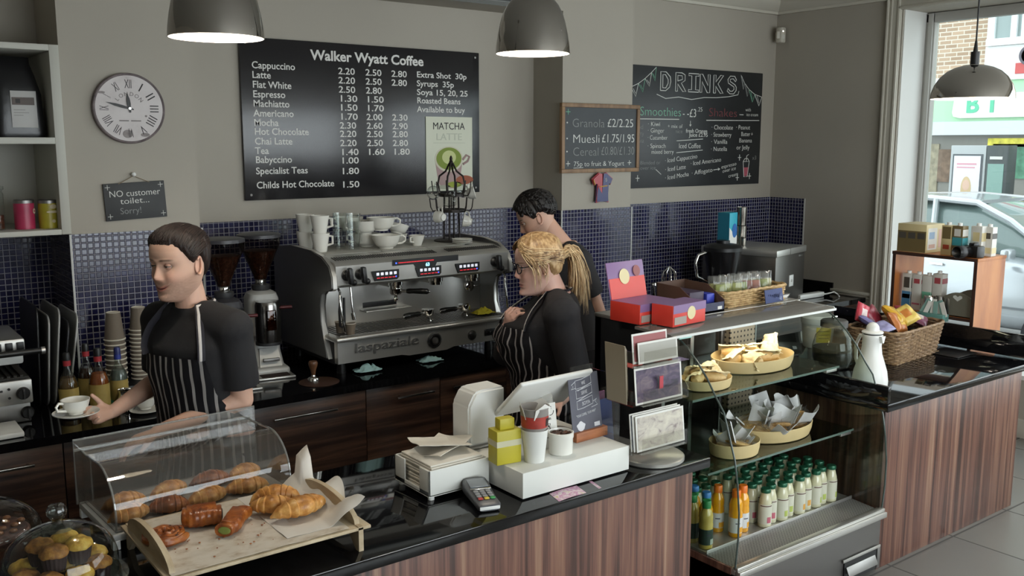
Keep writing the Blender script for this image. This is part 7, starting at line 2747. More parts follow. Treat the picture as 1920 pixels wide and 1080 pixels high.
q = MB(); q.box(16.8, 17.0, -2, 12, 2.26, 2.50, mat('pale_grey_beam', '#c2c7cc', rough=.5)); q.build('beam', t, world=True)
q = MB(); q.box(17.0, 17.05, -2, 12, 0, 2.26, mat('shopfront_dark', '#77756e', rough=.3)); q.build('shop_window', t, world=True)
for k, (y0, y1, z0, z1, c) in enumerate(((7.6, 8.3, 1.5, 2.1, '#4c7a62'), (6.9, 7.6, 1.3, 2.15, '#a85a50'), (8.8, 9.3, 1.4, 2.0, '#6e5a4a'), (6.2, 6.9, .9, 2.0, '#8a9a84'), (9.3, 9.9, 1.2, 2.1, '#8d8570'), (7.6, 8.2, .8, 1.2, '#c9b96a'), (7.7, 8.4, 2.05, 2.2, '#d2c84e'), (6.2, 7.6, 2.12, 2.2, '#c9c04e'))):
    q = MB(); q.box(16.97, 17.0, y0, y1, z0, z1, mat('shop_display_' + c[1:], c, rough=.6, var=.35, vscale=9)); q.build('window_display', t, world=True)
WF = mat('white_upvc_frame', '#dfe2e2', rough=.4)
q = MB()
q.box(16.96, 17.01, 6.2, 8.5, 3.85, 5.6, mat('grey_window_glass', '#8d9a98', rough=.1))
for y0, y1 in ((8.40, 8.52), (8.02, 8.12), (7.86, 7.94), (6.2, 6.3)):
    q.box(16.9, 17.0, y0, y1, 3.82, 5.6, WF)
q.box(16.87, 17.0, 6.2, 8.52, 3.80, 3.92, WF)
q.build('upper_window', t, world=True)
q = MB()
q.box(16.94, 16.995, 6.0, 8.55, 3.285, 3.795, mat('white_signboard', '#dddddc', rough=.5)); q.box(16.92, 16.94, 6.2, 8.0, 3.3, 3.48, mat('red_sign_band', '#b8504e', rough=.5))
q.lathe([(.17, 0), (.17, .02), (0, .02)], mat('yellow_round_logo', '#c9a65a', rough=.5), (16.94, 7.78, 3.6), 32, RY(R(-90)))
q.lathe([(.17, .021), (.17, .03), (.13, .03), (.13, .021)], mat('dark_logo_ring', '#55505a', rough=.5), (16.94, 7.78, 3.6), 32, RY(R(-90)))
q.build('painted_sign', t, world=True)
# poster panel and phone kiosk
t = thing('poster_panel', 'free-standing street poster panel with a portrait across the road', 'poster panel', (13.1, 6.72, -.02))
q = MB(); q.box(13.05, 13.2, 6.47, 6.97, -.02, 2.08, mat('pale_grey_kiosk', '#a5a8a8', rough=.4), .01); q.box(13.04, 13.05, 6.505, 6.93, .6, 1.96, mat('dark_poster_frame', '#55595c', rough=.4)); q.build('frame', t, world=True)
q = MB(); q.box(13.03, 13.04, 6.53, 6.905, .65, 1.935, mat('pale_poster', '#dcdde2', rough=.5)); ps = sub(q.build('poster_sheet', t, world=True))
q = MB()
yz = ((0, -1, 0), (0, 0, 1))
def yzdisc(q, y, z, ry, rz_, m_, x):
    q.prism([(ry * math.cos(2 * PI * k / 24), rz_ * math.sin(2 * PI * k / 24)) for k in range(24)], (x, y, z), *yz, (-1, 0, 0), .001, m_)
yzdisc(q, 6.71, 1.48, .075, .17, mat('blonde_portrait_hair', '#c9b08a', rough=.6), 13.029)
yzdisc(q, 6.71, 1.53, .05, .075, mat('portrait_face', '#d2b09c', rough=.6), 13.0275)
yzdisc(q, 6.71, 1.28, .12, .13, mat('pale_blue_portrait_top', '#b9ccd6', rough=.6), 13.0285)
q.box(13.028, 13.03, 6.58, 6.86, 1.81, 1.835, mat('pink_poster_text', '#d09aa5', rough=.6)); q.box(13.028, 13.03, 6.60, 6.86, 1.765, 1.785, MATS['pink_poster_text'])
q.build('portrait', ps, world=True)
t = thing('phone_kiosk', 'dark glazed street kiosk right of the poster panel across the road', 'kiosk', (13.1, 6.33, -.02))
q = MB(); q.box(13.05, 13.3, 6.17, 6.465, -.02, 2.08, mat('dark_kiosk_metal', '#3f4444', rough=.4), .01); q.build('body', t, world=True)
q = MB(); q.box(13.04, 13.05, 6.215, 6.43, 1.37, 1.83, mat('green_kiosk_glass', '#7a9a90', rough=.1)); q.build('glazing', t, world=True)
q = MB(); q.box(13.04, 13.05, 6.18, 6.455, 1.24, 1.33, mat('magenta_band', '#a83e6e', rough=.5)); q.build('coloured_band', t, world=True)
q = MB(); q.box(13.04, 13.05, 6.24, 6.41, 1.89, 1.93, P_w); q.build('lettering', t, world=True, smooth=None)
# silver car parked at the near kerb
t = thing('car', 'silver hatchback parked outside the shop window', 'car', (10.35, 5.2, -.12))
CAR = t
CARP = mat('silver_car_paint', '#b4b8bc', rough=.25, metal=.5, coat=.6)
CARG = mat('car_window_glass', '#6f7f7c', rough=.06, spec=.8)
q = MB()
side = [(7.3, .25), (7.3, .75), (7.2, .95), (6.55, 1.02), (4.45, 1.0), (4.35, .95), (3.62, .84), (3.42, .62), (3.40, .25)]
# lofted body along Y, car faces -Y
rings = []
for y, zt2, w_ in ((7.42, .75, .70), (7.30, .93, .80), (6.8, 1.0, .86), (5.5, 1.01, .88), (4.6, 1.0, .88), (4.2, .93, .86), (3.75, .84, .82), (3.5, .72, .74), (3.40, .58, .62)):
    rings.append(((10.9, y, (.18 + zt2) / 2), (w_, 0, 0), (0, 0, (zt2 - .18) / 2), 5))
q.loft(rings, CARP, 40)
bd = sub(q.build('body', t, world=True))
q = MB()
rings = []
for y, zt2, w_ in ((7.25, 1.02, .70), (6.95, 1.36, .62), (6.4, 1.52, .58), (5.6, 1.555, .60), (5.1, 1.52, .61), (4.75, 1.36, .66), (4.3, 1.06, .74), (4.2, .99, .76)):
    rings.append(((10.9, y, (.9 + zt2) / 2), (w_, 0, 0), (0, 0, (zt2 - .9) / 2), 4))
q.loft(rings, CARG, 40)
q.build('cabin_glass', t, world=True)
q = MB()
for sx in (-1, 1):
    q.tube([(10.9 + sx * .745, 4.22, 1.0), (10.9 + sx * .66, 4.75, 1.355), (10.9 + sx * .61, 5.15, 1.53), (10.9 + sx * .6, 5.7, 1.56), (10.9 + sx * .6, 6.4, 1.53), (10.9 + sx * .66, 7.2, 1.06)], .035, CARP, 8)
    q.tube([(10.9 + sx * .70, 5.6, 1.0), (10.9 + sx * .62, 5.62, 1.55)], .035, CARP, 8)
q.loft([((10.9, 6.5, 1.535), (.56, 0, 0), (0, 0, .02), 4), ((10.9, 5.6, 1.565), (.58, 0, 0), (0, 0, .02), 4), ((10.9, 5.15, 1.535), (.58, 0, 0), (0, 0, .02), 4)], CARP, 24)
q.build('roof', t, world=True)
for sx in (-1, 1):
    q = MB(); q.obox((10.9 + sx * .96, 4.62, 1.03), (.09, .05, .06), RZ(0), CARP, .03); q.build('wing_mirror', t, world=True)
    for y in (4.15, 6.65):
        q = MB()
        q.lathe([(.31, -.1), (.32, -.06), (.32, .06), (.31, .1), (.2, .1)], mat('tyre_rubber', '#26262a', rough=.8), (10.9 + sx * .80, y, .20), 36, RY(R(90)))
        wh = sub(q.build('wheel', t, world=True))
        q = MB()
        q.lathe([(.20, .085 * 1), (.17, .105), (.05, .11), (0, .12)], mat('alloy_wheel', '#a2a6aa', rough=.3, metal=.8), (10.9 + sx * .80, y, .20), 24, RY(R(90 * sx)))
        q.build('hubcap', wh, world=True)
q = MB()
for y0, y1 in ((4.40, 5.55), (5.65, 6.6)):
    q.box(10.9 - .892, 10.9 - .882, y0, y1, .45, .47, mat('door_trim', '#6d7074', rough=.4))
q.box(10.9 - .895, 10.9 - .875, 5.35, 5.50, .84, .865, CHROME)
q.build('door_details', t, world=True)
CAR.location.z -= .07

# ================================================================== PEOPLE
V = Vector
HEADTAB = [  # z (0 chin .. 1 crown), front, back, half width  (metres for a .235 m head)
    (-.06, .022, -.030, .016), (-.015, .070, -.034, .029), (.02, .085, -.040, .036), (.08, .0885, -.052, .045), (.14, .0865, -.060, .053), (.20, .086, -.066, .0585),
    (.28, .085, -.074, .064), (.36, .084, -.085, .0685), (.46, .083, -.095, .072), (.52, .083, -.100, .0735), (.58, .0865, -.103, .0748), (.68, .0875, -.104, .0755),
    (.78, .081, -.100, .073), (.86, .066, -.090, .065), (.92, .048, -.074, .053), (.965, .028, -.052, .036), (.99, .010, -.030, .018), (1.0, -.008, -.014, .003)]


_ST = {}


def smooth_tab(z):
    k = round(z, 4)
    if k not in _ST:
        _ST[k] = _smooth_tab(z)
    return list(_ST[k])


def _smooth_tab(z):
    # average a few samples so the table reads as a smooth curve
    acc = [0, 0, 0]
    for d, w_ in ((-.03, .2), (-.015, .2), (0, .2), (.015, .2), (.03, .2)):
        t_ = interp(HEADTAB, min(1.0, z + d * (1 - abs(2 * z - 1) ** 6)))
        for i in range(3):
            acc[i] += t_[i] * w_
    return acc


def head_point(phi, z, P, off=0.0):
    """phi 0 = front, +90 = person's left"""
    f, b_, w_ = smooth_tab(z)
    w_ *= P.get('wide', 1)
    c_, s_ = math.cos(phi), math.sin(phi)
    e = 2 / 2.25
    cx = math.copysign(abs(c_) ** e, c_)
    sy = math.copysign(abs(s_) ** e, s_)
    x = cx * (f if c_ > 0 else -b_)
    y = sy * w_
    if c_ > 0:
        g = lambda v, m_, s: math.exp(-((v - m_) / s) ** 2)
        # nose
        zn = z
        prof = interp([(.27, 0), (.305, .007), (.34, .021), (.37, .0255), (.41, .021), (.47, .0135), (.53, .007), (.58, .003), (.62, 0)], zn)[0]
        sw = interp([(.27, .014), (.34, .0135), (.40, .0105), (.50, .0085), (.6, .011)], zn)[0]
        x += P.get('nose', 1) * prof * g(y, 0, sw)
        for sd in (-1, 1):
            x -= .0105 * g(y, sd * .031, .0155) * g(z, .51, .045)
            x += .0045 * g(y, sd * .03, .018) * g(z, .585, .03)
            x += P.get('cheek', .004) * g(y, sd * .042, .018) * g(z, .36, .08)
            x += .004 * g(y, sd * .012, .006) * g(z, .325, .025)
        sm = P.get('smile', 0)
        zl = z - sm * .035 * (y / .025) ** 2
        mw = .019 + .006 * sm
        x += .0052 * g(y, 0, mw) * g(zl, .215, .016)
        x += .0060 * g(y, 0, mw * .9) * g(zl, .170, .018)
        x -= .0045 * g(y, 0, mw * 1.05) * g(zl, .193, .006)
        x -= .003 * g(y, 0, .022) * g(z, .125, .02)
        x += .0055 * g(y, 0, .02) * g(z, .06, .045)
    if P.get('double'):
        x += P['double'] * max(0, c_) * math.exp(-((z + .01) / .07) ** 2)
    n_ = V((x + .01, y, 0))
    if off:
        l_ = V((x + .012, y, (z - .5) * .12))
        if l_.length > 1e-5:
            l_.normalize()
        return V((x, y, (z - .5) * .235)) + l_ * off
    return V((x, y, (z - .5) * .235))


def capsule(bm, p0, p1, r0, r1, n=16, fl=1.0, up=None):
    p0, p1 = V(p0), V(p1)
    d_ = p1 - p0
    L_ = d_.length
    d_ = d_.normalized() if L_ > 1e-6 else V((0, 0, 1))
    a = d_.cross(V(up) if up is not None else (V((0, 0, 1)) if abs(d_.z) < .9 else V((1, 0, 0)))).normalized()
    b_ = d_.cross(a)
    rings = []
    def ring(c, r):
        rings.append([bm.verts.new(c + a * r * math.cos(2 * PI * k / n) + b_ * (r * fl * math.sin(2 * PI * k / n))) for k in range(n)])
    for t_ in (85, 60, 35, 12):
        ring(p0 - d_ * r0 * math.sin(R(t_)), r0 * math.cos(R(t_)))
    for t_ in (12, 35, 60, 85):
        ring(p1 + d_ * r1 * math.sin(R(t_)), r1 * math.cos(R(t_)))
    for A, B in zip(rings, rings[1:]):
        for j in range(n):
            bm.faces.new((A[j], A[(j + 1) % n], B[(j + 1) % n], B[j]))
    bm.faces.new(rings[0]); bm.faces.new(rings[-1])


def chain(bm, pts, rs, n=16):
    for (a, b_), (r0, r1) in zip(zip(pts, pts[1:]), zip(rs, rs[1:])):
        capsule(bm, a, b_, r0, r1, n)


def remesh(bm, voxel, smooth_it=3):
    bmesh.ops.recalc_face_normals(bm, faces=bm.faces)
    me = bpy.data.meshes.new('tmp')
    bm.to_mesh(me)
    bm.free()
    ob = bpy.data.objects.new('tmp', me)
    col.objects.link(ob)
    md = ob.modifiers.new('r', 'REMESH')
    md.mode = 'VOXEL'
    md.voxel_size = voxel
    sm_ = ob.modifiers.new('s', 'SMOOTH')
    sm_.factor = .5
    sm_.iterations = smooth_it
    bpy.context.view_layer.update()
    out = bpy.data.meshes.new_from_object(ob.evaluated_get(bpy.context.evaluated_depsgraph_get()))
    bpy.data.objects.remove(ob, do_unlink=True)
    bpy.data.meshes.remove(me)
    return out


def hand(bm, wrist, d_, palm_n, side, curl=(25, 35, 25), spread=6, thumb=40, s=1.0):
    """wrist point, direction of fingers, palm normal (the way the palm looks), side=+1 when the thumb lies along d x palm_n"""
    d_ = V(d_).normalized()
    pn = V(palm_n)
    pn = (pn - d_ * pn.dot(d_)).normalized()
    w_ = d_.cross(pn).normalized() * side      # toward the thumb
    wrist = V(wrist)
    tips = []
    for k, (off, L_) in enumerate(((.030, .074), (.010, .082), (-.010, .076), (-.028, .060))):
        base = wrist + d_ * (.088 - .006 * abs(k - 1)) * s + w_ * off * s
        capsule(bm, wrist + d_ * .012 * s + w_ * off * .55 * s, base, .0125 * s, .0105 * s, 12)
        fd = (d_ + w_ * math.tan(R(spread * (1.5 - k)))).normalized()
        p = base
        ang = 0
        for j, (fr, r0, r1) in enumerate(((.45, .0092, .0085), (.31, .0085, .0076), (.24, .0076, .0062))):
            ang += R(curl[j] * (1 + .12 * (k - 1)))
            dd = fd * math.cos(ang) + pn * math.sin(ang)
            p2 = p + dd * L_ * fr * s
            capsule(bm, p, p2, r0 * s, r1 * s, 12)
            p = p2
        tips.append(p)
    tb = wrist + d_ * .028 * s + w_ * .030 * s
    capsule(bm, wrist + d_ * .01 * s + w_ * .012 * s, tb, .0135 * s, .0125 * s, 12)
    td = (d_ * math.cos(R(thumb)) + w_ * math.sin(R(thumb)) * .8 + pn * .35).normalized()
    t1 = tb + td * .036 * s
    t2 = t1 + (td * .9 + d_ * .3 + pn * .15).normalized() * .028 * s
    capsule(bm, tb, t1, .0115 * s, .0095 * s, 12)
    capsule(bm, t1, t2, .0095 * s, .0078 * s, 12)
    capsule(bm, wrist - d_ * .01, wrist + d_ * .06 * s, .024 * s, .030 * s, 16, fl=.62, up=pn)
    return tips


def torso_rings(J, S, off=0.0):
    """rings from hips to neck for facing J['F'], left J['L']"""
    F, L = J['F'], J['L']
    pel, nek = V(J['pelvis']), V(J['neck'])
    out = []
    for t_, w_, d_, sh in S:
        c = pel.lerp(nek, t_) + F * sh
        tl = (nek - pel).normalized()
        f2 = (F - tl * F.dot(tl)).normalized()
        out.append((c, L * (w_ + off), f2 * (d_ + off), 2.4))
    return out


def person(name, label, J, S, skin, hair_fn, shirt_m, scale_head=1.08, face=None, lip='#9a5a50', brow='#2a1e18', stubble=None, sleeve=.75, sleeve_r=(.062, .058), apron=None, arm_r=(.052, .042, .040, .026), trouser_m=None, eye_open=.55):
    root = thing(name, label, 'person', (J['pelvis'][0], J['pelvis'][1], 0))
    F, L = J['F'], J['L']
    face = face or {}
    # ---- body mesh
    bm = bmesh.new()
    tmp = MB(); tmp.bm.free(); tmp.bm = bm
    sk = None
    tmp.loft(torso_rings(J, S), MATS['skin_' + name_key(skin)] if 'skin_' + name_key(skin) in MATS else attr_mat('skin_' + name_key(skin), 'skin', rough=.5, sss=.12, bump=.05, bscale=300), 32)
    hf, hu = V(J['hf']).normalized(), V((0, 0, 1))
    hl = hu.cross(hf).normalized()
    hu = hf.cross(hl).normalized()
    if J.get('hroll'):
        q_ = Matrix.Rotation(J['hroll'], 3, hf)
        hl, hu = q_ @ hl, q_ @ hu
    HM = Matrix((hf * scale_head, hl * scale_head, hu * scale_head)).transposed().to_4x4()
    HM.translation = V(J['head'])
    nk_top = HM @ V((-.022, 0, -.035))
    nr = J.get('neck_r', .056)
    capsule(bm, V(J['neck']) - V((0, 0, .04)), nk_top, nr * 1.12, nr * .95, 24)
    for sd in ('l', 'r'):
        sh, el, wr = V(J[sd + 'sh']), V(J[sd + 'el']), V(J[sd + 'wr'])
        capsule(bm, V(J['neck']) + (sh - V(J['neck'])) * .35 + V((0, 0, -.026)), sh, .058, arm_r[0] * 1.08, 18)
        chain(bm, [sh, sh.lerp(el, .45), el], [arm_r[0], arm_r[0] * .95, arm_r[1]], 18)
        chain(bm, [el, el.lerp(wr, .3), wr], [arm_r[1], arm_r[2] * 1.02, arm_r[3]], 18)
        h_ = J[sd + 'hand']
        hand(bm, wr, h_['d'], h_['n'], h_['side'], h_.get('curl', (25, 35, 25)), h_.get('spread', 6), h_.get('thumb', 40), h_.get('s', 1.0))
        hip = V(J['pelvis']) + L * (.09 if sd == 'l' else -.09) - V((0, 0, .04))
        kn = V((hip.x, hip.y, .50)) + F * .02
        an = V((hip.x, hip.y, .09))
        chain(bm, [hip, kn, an], [.085, .058, .042], 16)
        capsule(bm, an - V((0, 0, .04)), an + F * .15 - V((0, 0, .055)), .036, .03, 14)
    body_me = remesh(bm, .0042, 4)
    # ---- head
    NP, NZ = 150, 130
    hb = bmesh.new()
    layer = hb.verts.layers.float_color.new('skin')
    grid = []
    base = V(srgb(skin)); lipc = V(srgb(lip)); brc = V(srgb(brow)); stc = V(srgb(stubble)) if stubble else None
    for j in range(NZ + 1):
        z = -.06 + 1.06 * j / NZ
        row = []
        for i in range(NP):
            phi = 2 * PI * i / NP
            p = head_point(phi, z, face)
            v = hb.verts.new(HM @ p)
            c = base.copy()
            if math.cos(phi) > -.5:
                y = p.y if math.cos(phi) > 0 else .09
                c = c.lerp(V((base.x * 1.08, base.y * .82, base.z * .78)), .55 * math.exp(-((abs(y) - .042) / .02) ** 2 - ((z - .36) / .09) ** 2) + .4 * math.exp(-(y / .016) ** 2 - ((z - .35) / .05) ** 2))
                if stc is not None:
                    k = lerp(.40, .52, max(0, math.cos(phi))) * sstep(lerp(.46, .30, max(0, math.cos(phi))), lerp(.30, .20, max(0, math.cos(phi))), z) * sstep(-.45, .15, math.cos(phi)) + .15 * math.exp(-((z - .25) / .03) ** 2) * math.exp(-(y / .025) ** 2)
                    k *= (.8 + .4 * noise.noise(V((y * 300, z * 60, 1))))
                    c = c.lerp(stc, max(0, min(.8, k)))
                zl = z - face.get('smile', 0) * .035 * (y / .025) ** 2
                lw = math.exp(-(y / (.021 + .006 * face.get('smile', 0))) ** 6)
                c = c.lerp(lipc, .85 * lw * math.exp(-((zl - .193) / .034) ** 4))
                c = c.lerp(lipc * .35, .8 * lw * math.exp(-((zl - .193) / .006) ** 2))
                zb = z - .592 - .012 * math.cos((abs(y) - .034) / .02)
                c = c.lerp(brc, .85 * math.exp(-(zb / .014) ** 4) * math.exp(-((abs(y) - .032) / .021) ** 6))
                c = c.lerp(base * .45, .35 * math.exp(-((abs(y) - .031) / .016) ** 2 - ((z - .51) / .03) ** 2))
            v[layer] = (c.x, c.y, c.z, 1)
            row.append(v)
        grid.append(row)
    for A, B in zip(grid, grid[1:]):
        for i in range(NP):
            hb.faces.new((A[i], A[(i + 1) % NP], B[(i + 1) % NP], B[i]))
    hb.faces.new(grid[0]); hb.faces.new(grid[-1])
    # ears and eyelids belong to the body mesh
    extra = MB()
    skm = MATS['skin_' + name_key(skin)]
    for sd in (-1, 1):
        Me = Matrix.Rotation(R(18) * sd, 3, 'Z') @ Matrix.Rotation(R(-12), 3, 'Y')
        w_ = .0715 * face.get('wide', 1)
        extra.ball((-.008, sd * w_, -.008), .0185, skm, (.70, .26, 1.4), Me, 20, 14)
        rim_pts = [V((-.008, sd * (w_ + .006), -.008)) + Me @ V((.0155 * math.cos(R(a)) * (1 if math.cos(R(a)) < 0 else .8), sd * .003, .029 * math.sin(R(a)))) for a in range(35, 300, 20)]
        extra.tube(rim_pts, [.003] + [.0042] * (len(rim_pts) - 2) + [.0045], skm, 8)
        # lids
        ec = V((.0682, sd * .031, .0035))
        up_lo = lerp(2, 38, eye_open)
        extra.sheet(lambda u, v: ec + .0128 * V((math.cos(R(lerp(-75, 75, u))) * math.cos(R(lerp(up_lo * math.cos(R(lerp(-75, 75, u))), 80, v))), math.sin(R(lerp(-75, 75, u))) * math.cos(R(lerp(up_lo * math.cos(R(lerp(-75, 75, u))), 80, v))) * 1.05, math.sin(R(lerp(up_lo * math.cos(R(lerp(-75, 75, u))), 80, v))))), 14, 6, skm)
        extra.sheet(lambda u, v: ec + .0127 * V((math.cos(R(lerp(-75, 75, u))) * math.cos(R(lerp(-80, -16 * math.cos(R(lerp(-75, 75, u))), v))), math.sin(R(lerp(-75, 75, u))) * math.cos(R(lerp(-80, -16 * math.cos(R(lerp(-75, 75, u))), v))) * 1.05, math.sin(R(lerp(-80, -16 * math.cos(R(lerp(-75, 75, u))), v))))), 14, 6, skm)
    extra.bm.transform(HM)
    tmpme = bpy.data.meshes.new('x'); extra.bm.to_mesh(tmpme); extra.bm.free()
    n0 = len(hb.verts)
    hb.from_mesh(tmpme); hb.verts.ensure_lookup_table()
    for v in hb.verts[n0:]:
        v[layer] = (base.x, base.y * .93, base.z * .92, 1)
    n0 = len(hb.verts)
    hb.from_mesh(body_me); hb.verts.ensure_lookup_table()
    for v in hb.verts[n0:]:
        k = .06 * noise.noise(v.co * 14)
        v[layer] = (base.x * (1 + k), base.y * (1 + k) * .97, base.z * (1 + k) * .96, 1)
    bmesh.ops.recalc_face_normals(hb, faces=hb.faces)
    me = bpy.data.meshes.new('body')
    hb.to_mesh(me); hb.free()
    me.transform(empty_matrix(root).inverted())
    me.materials.clear(); me.materials.append(skm)
    for p_ in me.polygons:
        p_.material_index = 0
    me.polygons.foreach_set('use_smooth', [True] * len(me.polygons))
    bo = bpy.data.objects.new('body', me); col.objects.link(bo); bo.parent = root
    # ---- eyes
    for sd in (-1, 1):
        q = MB()
        ec = V((.0682, sd * .031, .0035))
        q.ball(ec, .0120, mat('eye_white', '#a89f98', rough=.2), (1, 1, 1), u=20, v=14)
        q.ball(ec + V((.0066, 0, -.001)), .0061, mat('dark_iris', '#2b1f1a', rough=.1), (1, 1, 1), u=16, v=12)
        q.bm.transform(HM)
        q.build('eye', root, world=True)
        q = MB()
        up_lo = lerp(2, 38, eye_open)
        q.tube([ec + .0134 * V((math.cos(R(a)) * math.cos(R(up_lo * math.cos(R(a)))), math.sin(R(a)) * 1.05, math.sin(R(up_lo * math.cos(R(a)))))) for a in range(-75, 76, 15)], .0011, mat('dark_eyelashes', '#1c1411', rough=.8), 5)
        q.bm.transform(HM)
        q.build('eyelashes', root, world=True)
    # ---- shirt
    bm = bmesh.new()
    tmp = MB(); tmp.bm.free(); tmp.bm = bm
    rings = torso_rings(J, S, .012)
    lst = rings.pop()
    cr = J.get('neck_r', .056) * 1.12 + .010
    rings.append((V(J['neck']) + V((0, 0, .004)), L * (cr + .006), F * cr, 2.0))
    hem = J.get('hem', .0)
    r0 = rings[0]
    rings = [(r0[0] - V((0, 0, .09)), r0[1] * 1.03, r0[2] * 1.04, 2.4)] + rings
    tmp.loft(rings, shirt_m, 36)
    for sd in ('l', 'r'):
        sh, el = V(J[sd + 'sh']), V(J[sd + 'el'])
        capsule(bm, V(J['neck']) + (sh - V(J['neck'])) * .38 + V((0, 0, -.014)), sh, .071, sleeve_r[0] * 1.08, 20)
        e2 = sh.lerp(el, sleeve)
        d_ = (el - sh).normalized()
        a = d_.cross(F).normalized()
        b_ = d_.cross(a)
        tmp.loft([(sh - d_ * .02, a * sleeve_r[0], b_ * sleeve_r[0]), (sh.lerp(el, sleeve * .5), a * (sleeve_r[0] + sleeve_r[1]) / 2, b_ * (sleeve_r[0] + sleeve_r[1]) / 2), (e2, a * sleeve_r[1], b_ * sleeve_r[1])], shirt_m, 28)
        if sleeve > 1:
            wr = V(J[sd + 'wr'])
            chain(bm, [el, el.lerp(wr, sleeve - 1)], [sleeve_r[1] * .98, sleeve_r[1] * .85], 20)
    sme = remesh(bm, .007, 6)
    for v in sme.vertices:
        z_ = noise.noise(v.co * 7) * .6 + noise.noise(V((v.co.x * 16, v.co.y * 16, v.co.z * 9))) * .4
        v.co += v.normal * .005 * z_
    sme.transform(empty_matrix(root).inverted())
    sme.materials.clear(); sme.materials.append(shirt_m)
    sme.polygons.foreach_set('material_index', [0] * len(sme.polygons))
    sme.polygons.foreach_set('use_smooth', [True] * len(sme.polygons))
    so = bpy.data.objects.new('shirt', sme); col.objects.link(so); so.parent = root
    # ---- trousers and shoes
    TM = trouser_m or mat('black_trousers', '#17161a', rough=.85)
    q = MB()
    rg = torso_rings(J, S, .006)[:2]
    q.loft([(rg[0][0] - V((0, 0, .11)), rg[0][1] * .98, rg[0][2] * .98), rg[0], rg[1]], TM, 28)
    for s_ in (1, -1):
        hip = V(J['pelvis']) + L * .09 * s_
        q.loft([(V((hip.x, hip.y, z)) + F * f_, L * r, F * r * 1.05) for z, r, f_ in ((.09, .062, 0), (.3, .07, .01), (.52, .078, .02), (.75, .098, .01), (hip.z - .02, .11, 0))], TM, 24)
    q.build('trousers', root, world=True)
    for s_ in (1, -1):
        q = MB()
        hip = V(J['pelvis']) + L * .09 * s_
        b0 = V((hip.x, hip.y, 0))
        q.loft([(b0 + F * y + V((0, 0, h_ / 2 + .002)), L * w_, V((0, 0, h_ / 2)), 3) for y, w_, h_ in ((-.08, .03, .07), (-.05, .045, .10), (.02, .048, .11), (.10, .05, .07), (.17, .044, .055), (.20, .02, .04))], mat('black_shoe_leather', '#131315', rough=.4), 20)
        q.build('shoe', root, world=True)
    # ---- hair
    hair_fn(root, HM, face)
    # ---- apron
    if apron:
        make_apron(root, J, S, apron)
    return root, HM


def name_key(c):
    return c.lstrip('#')


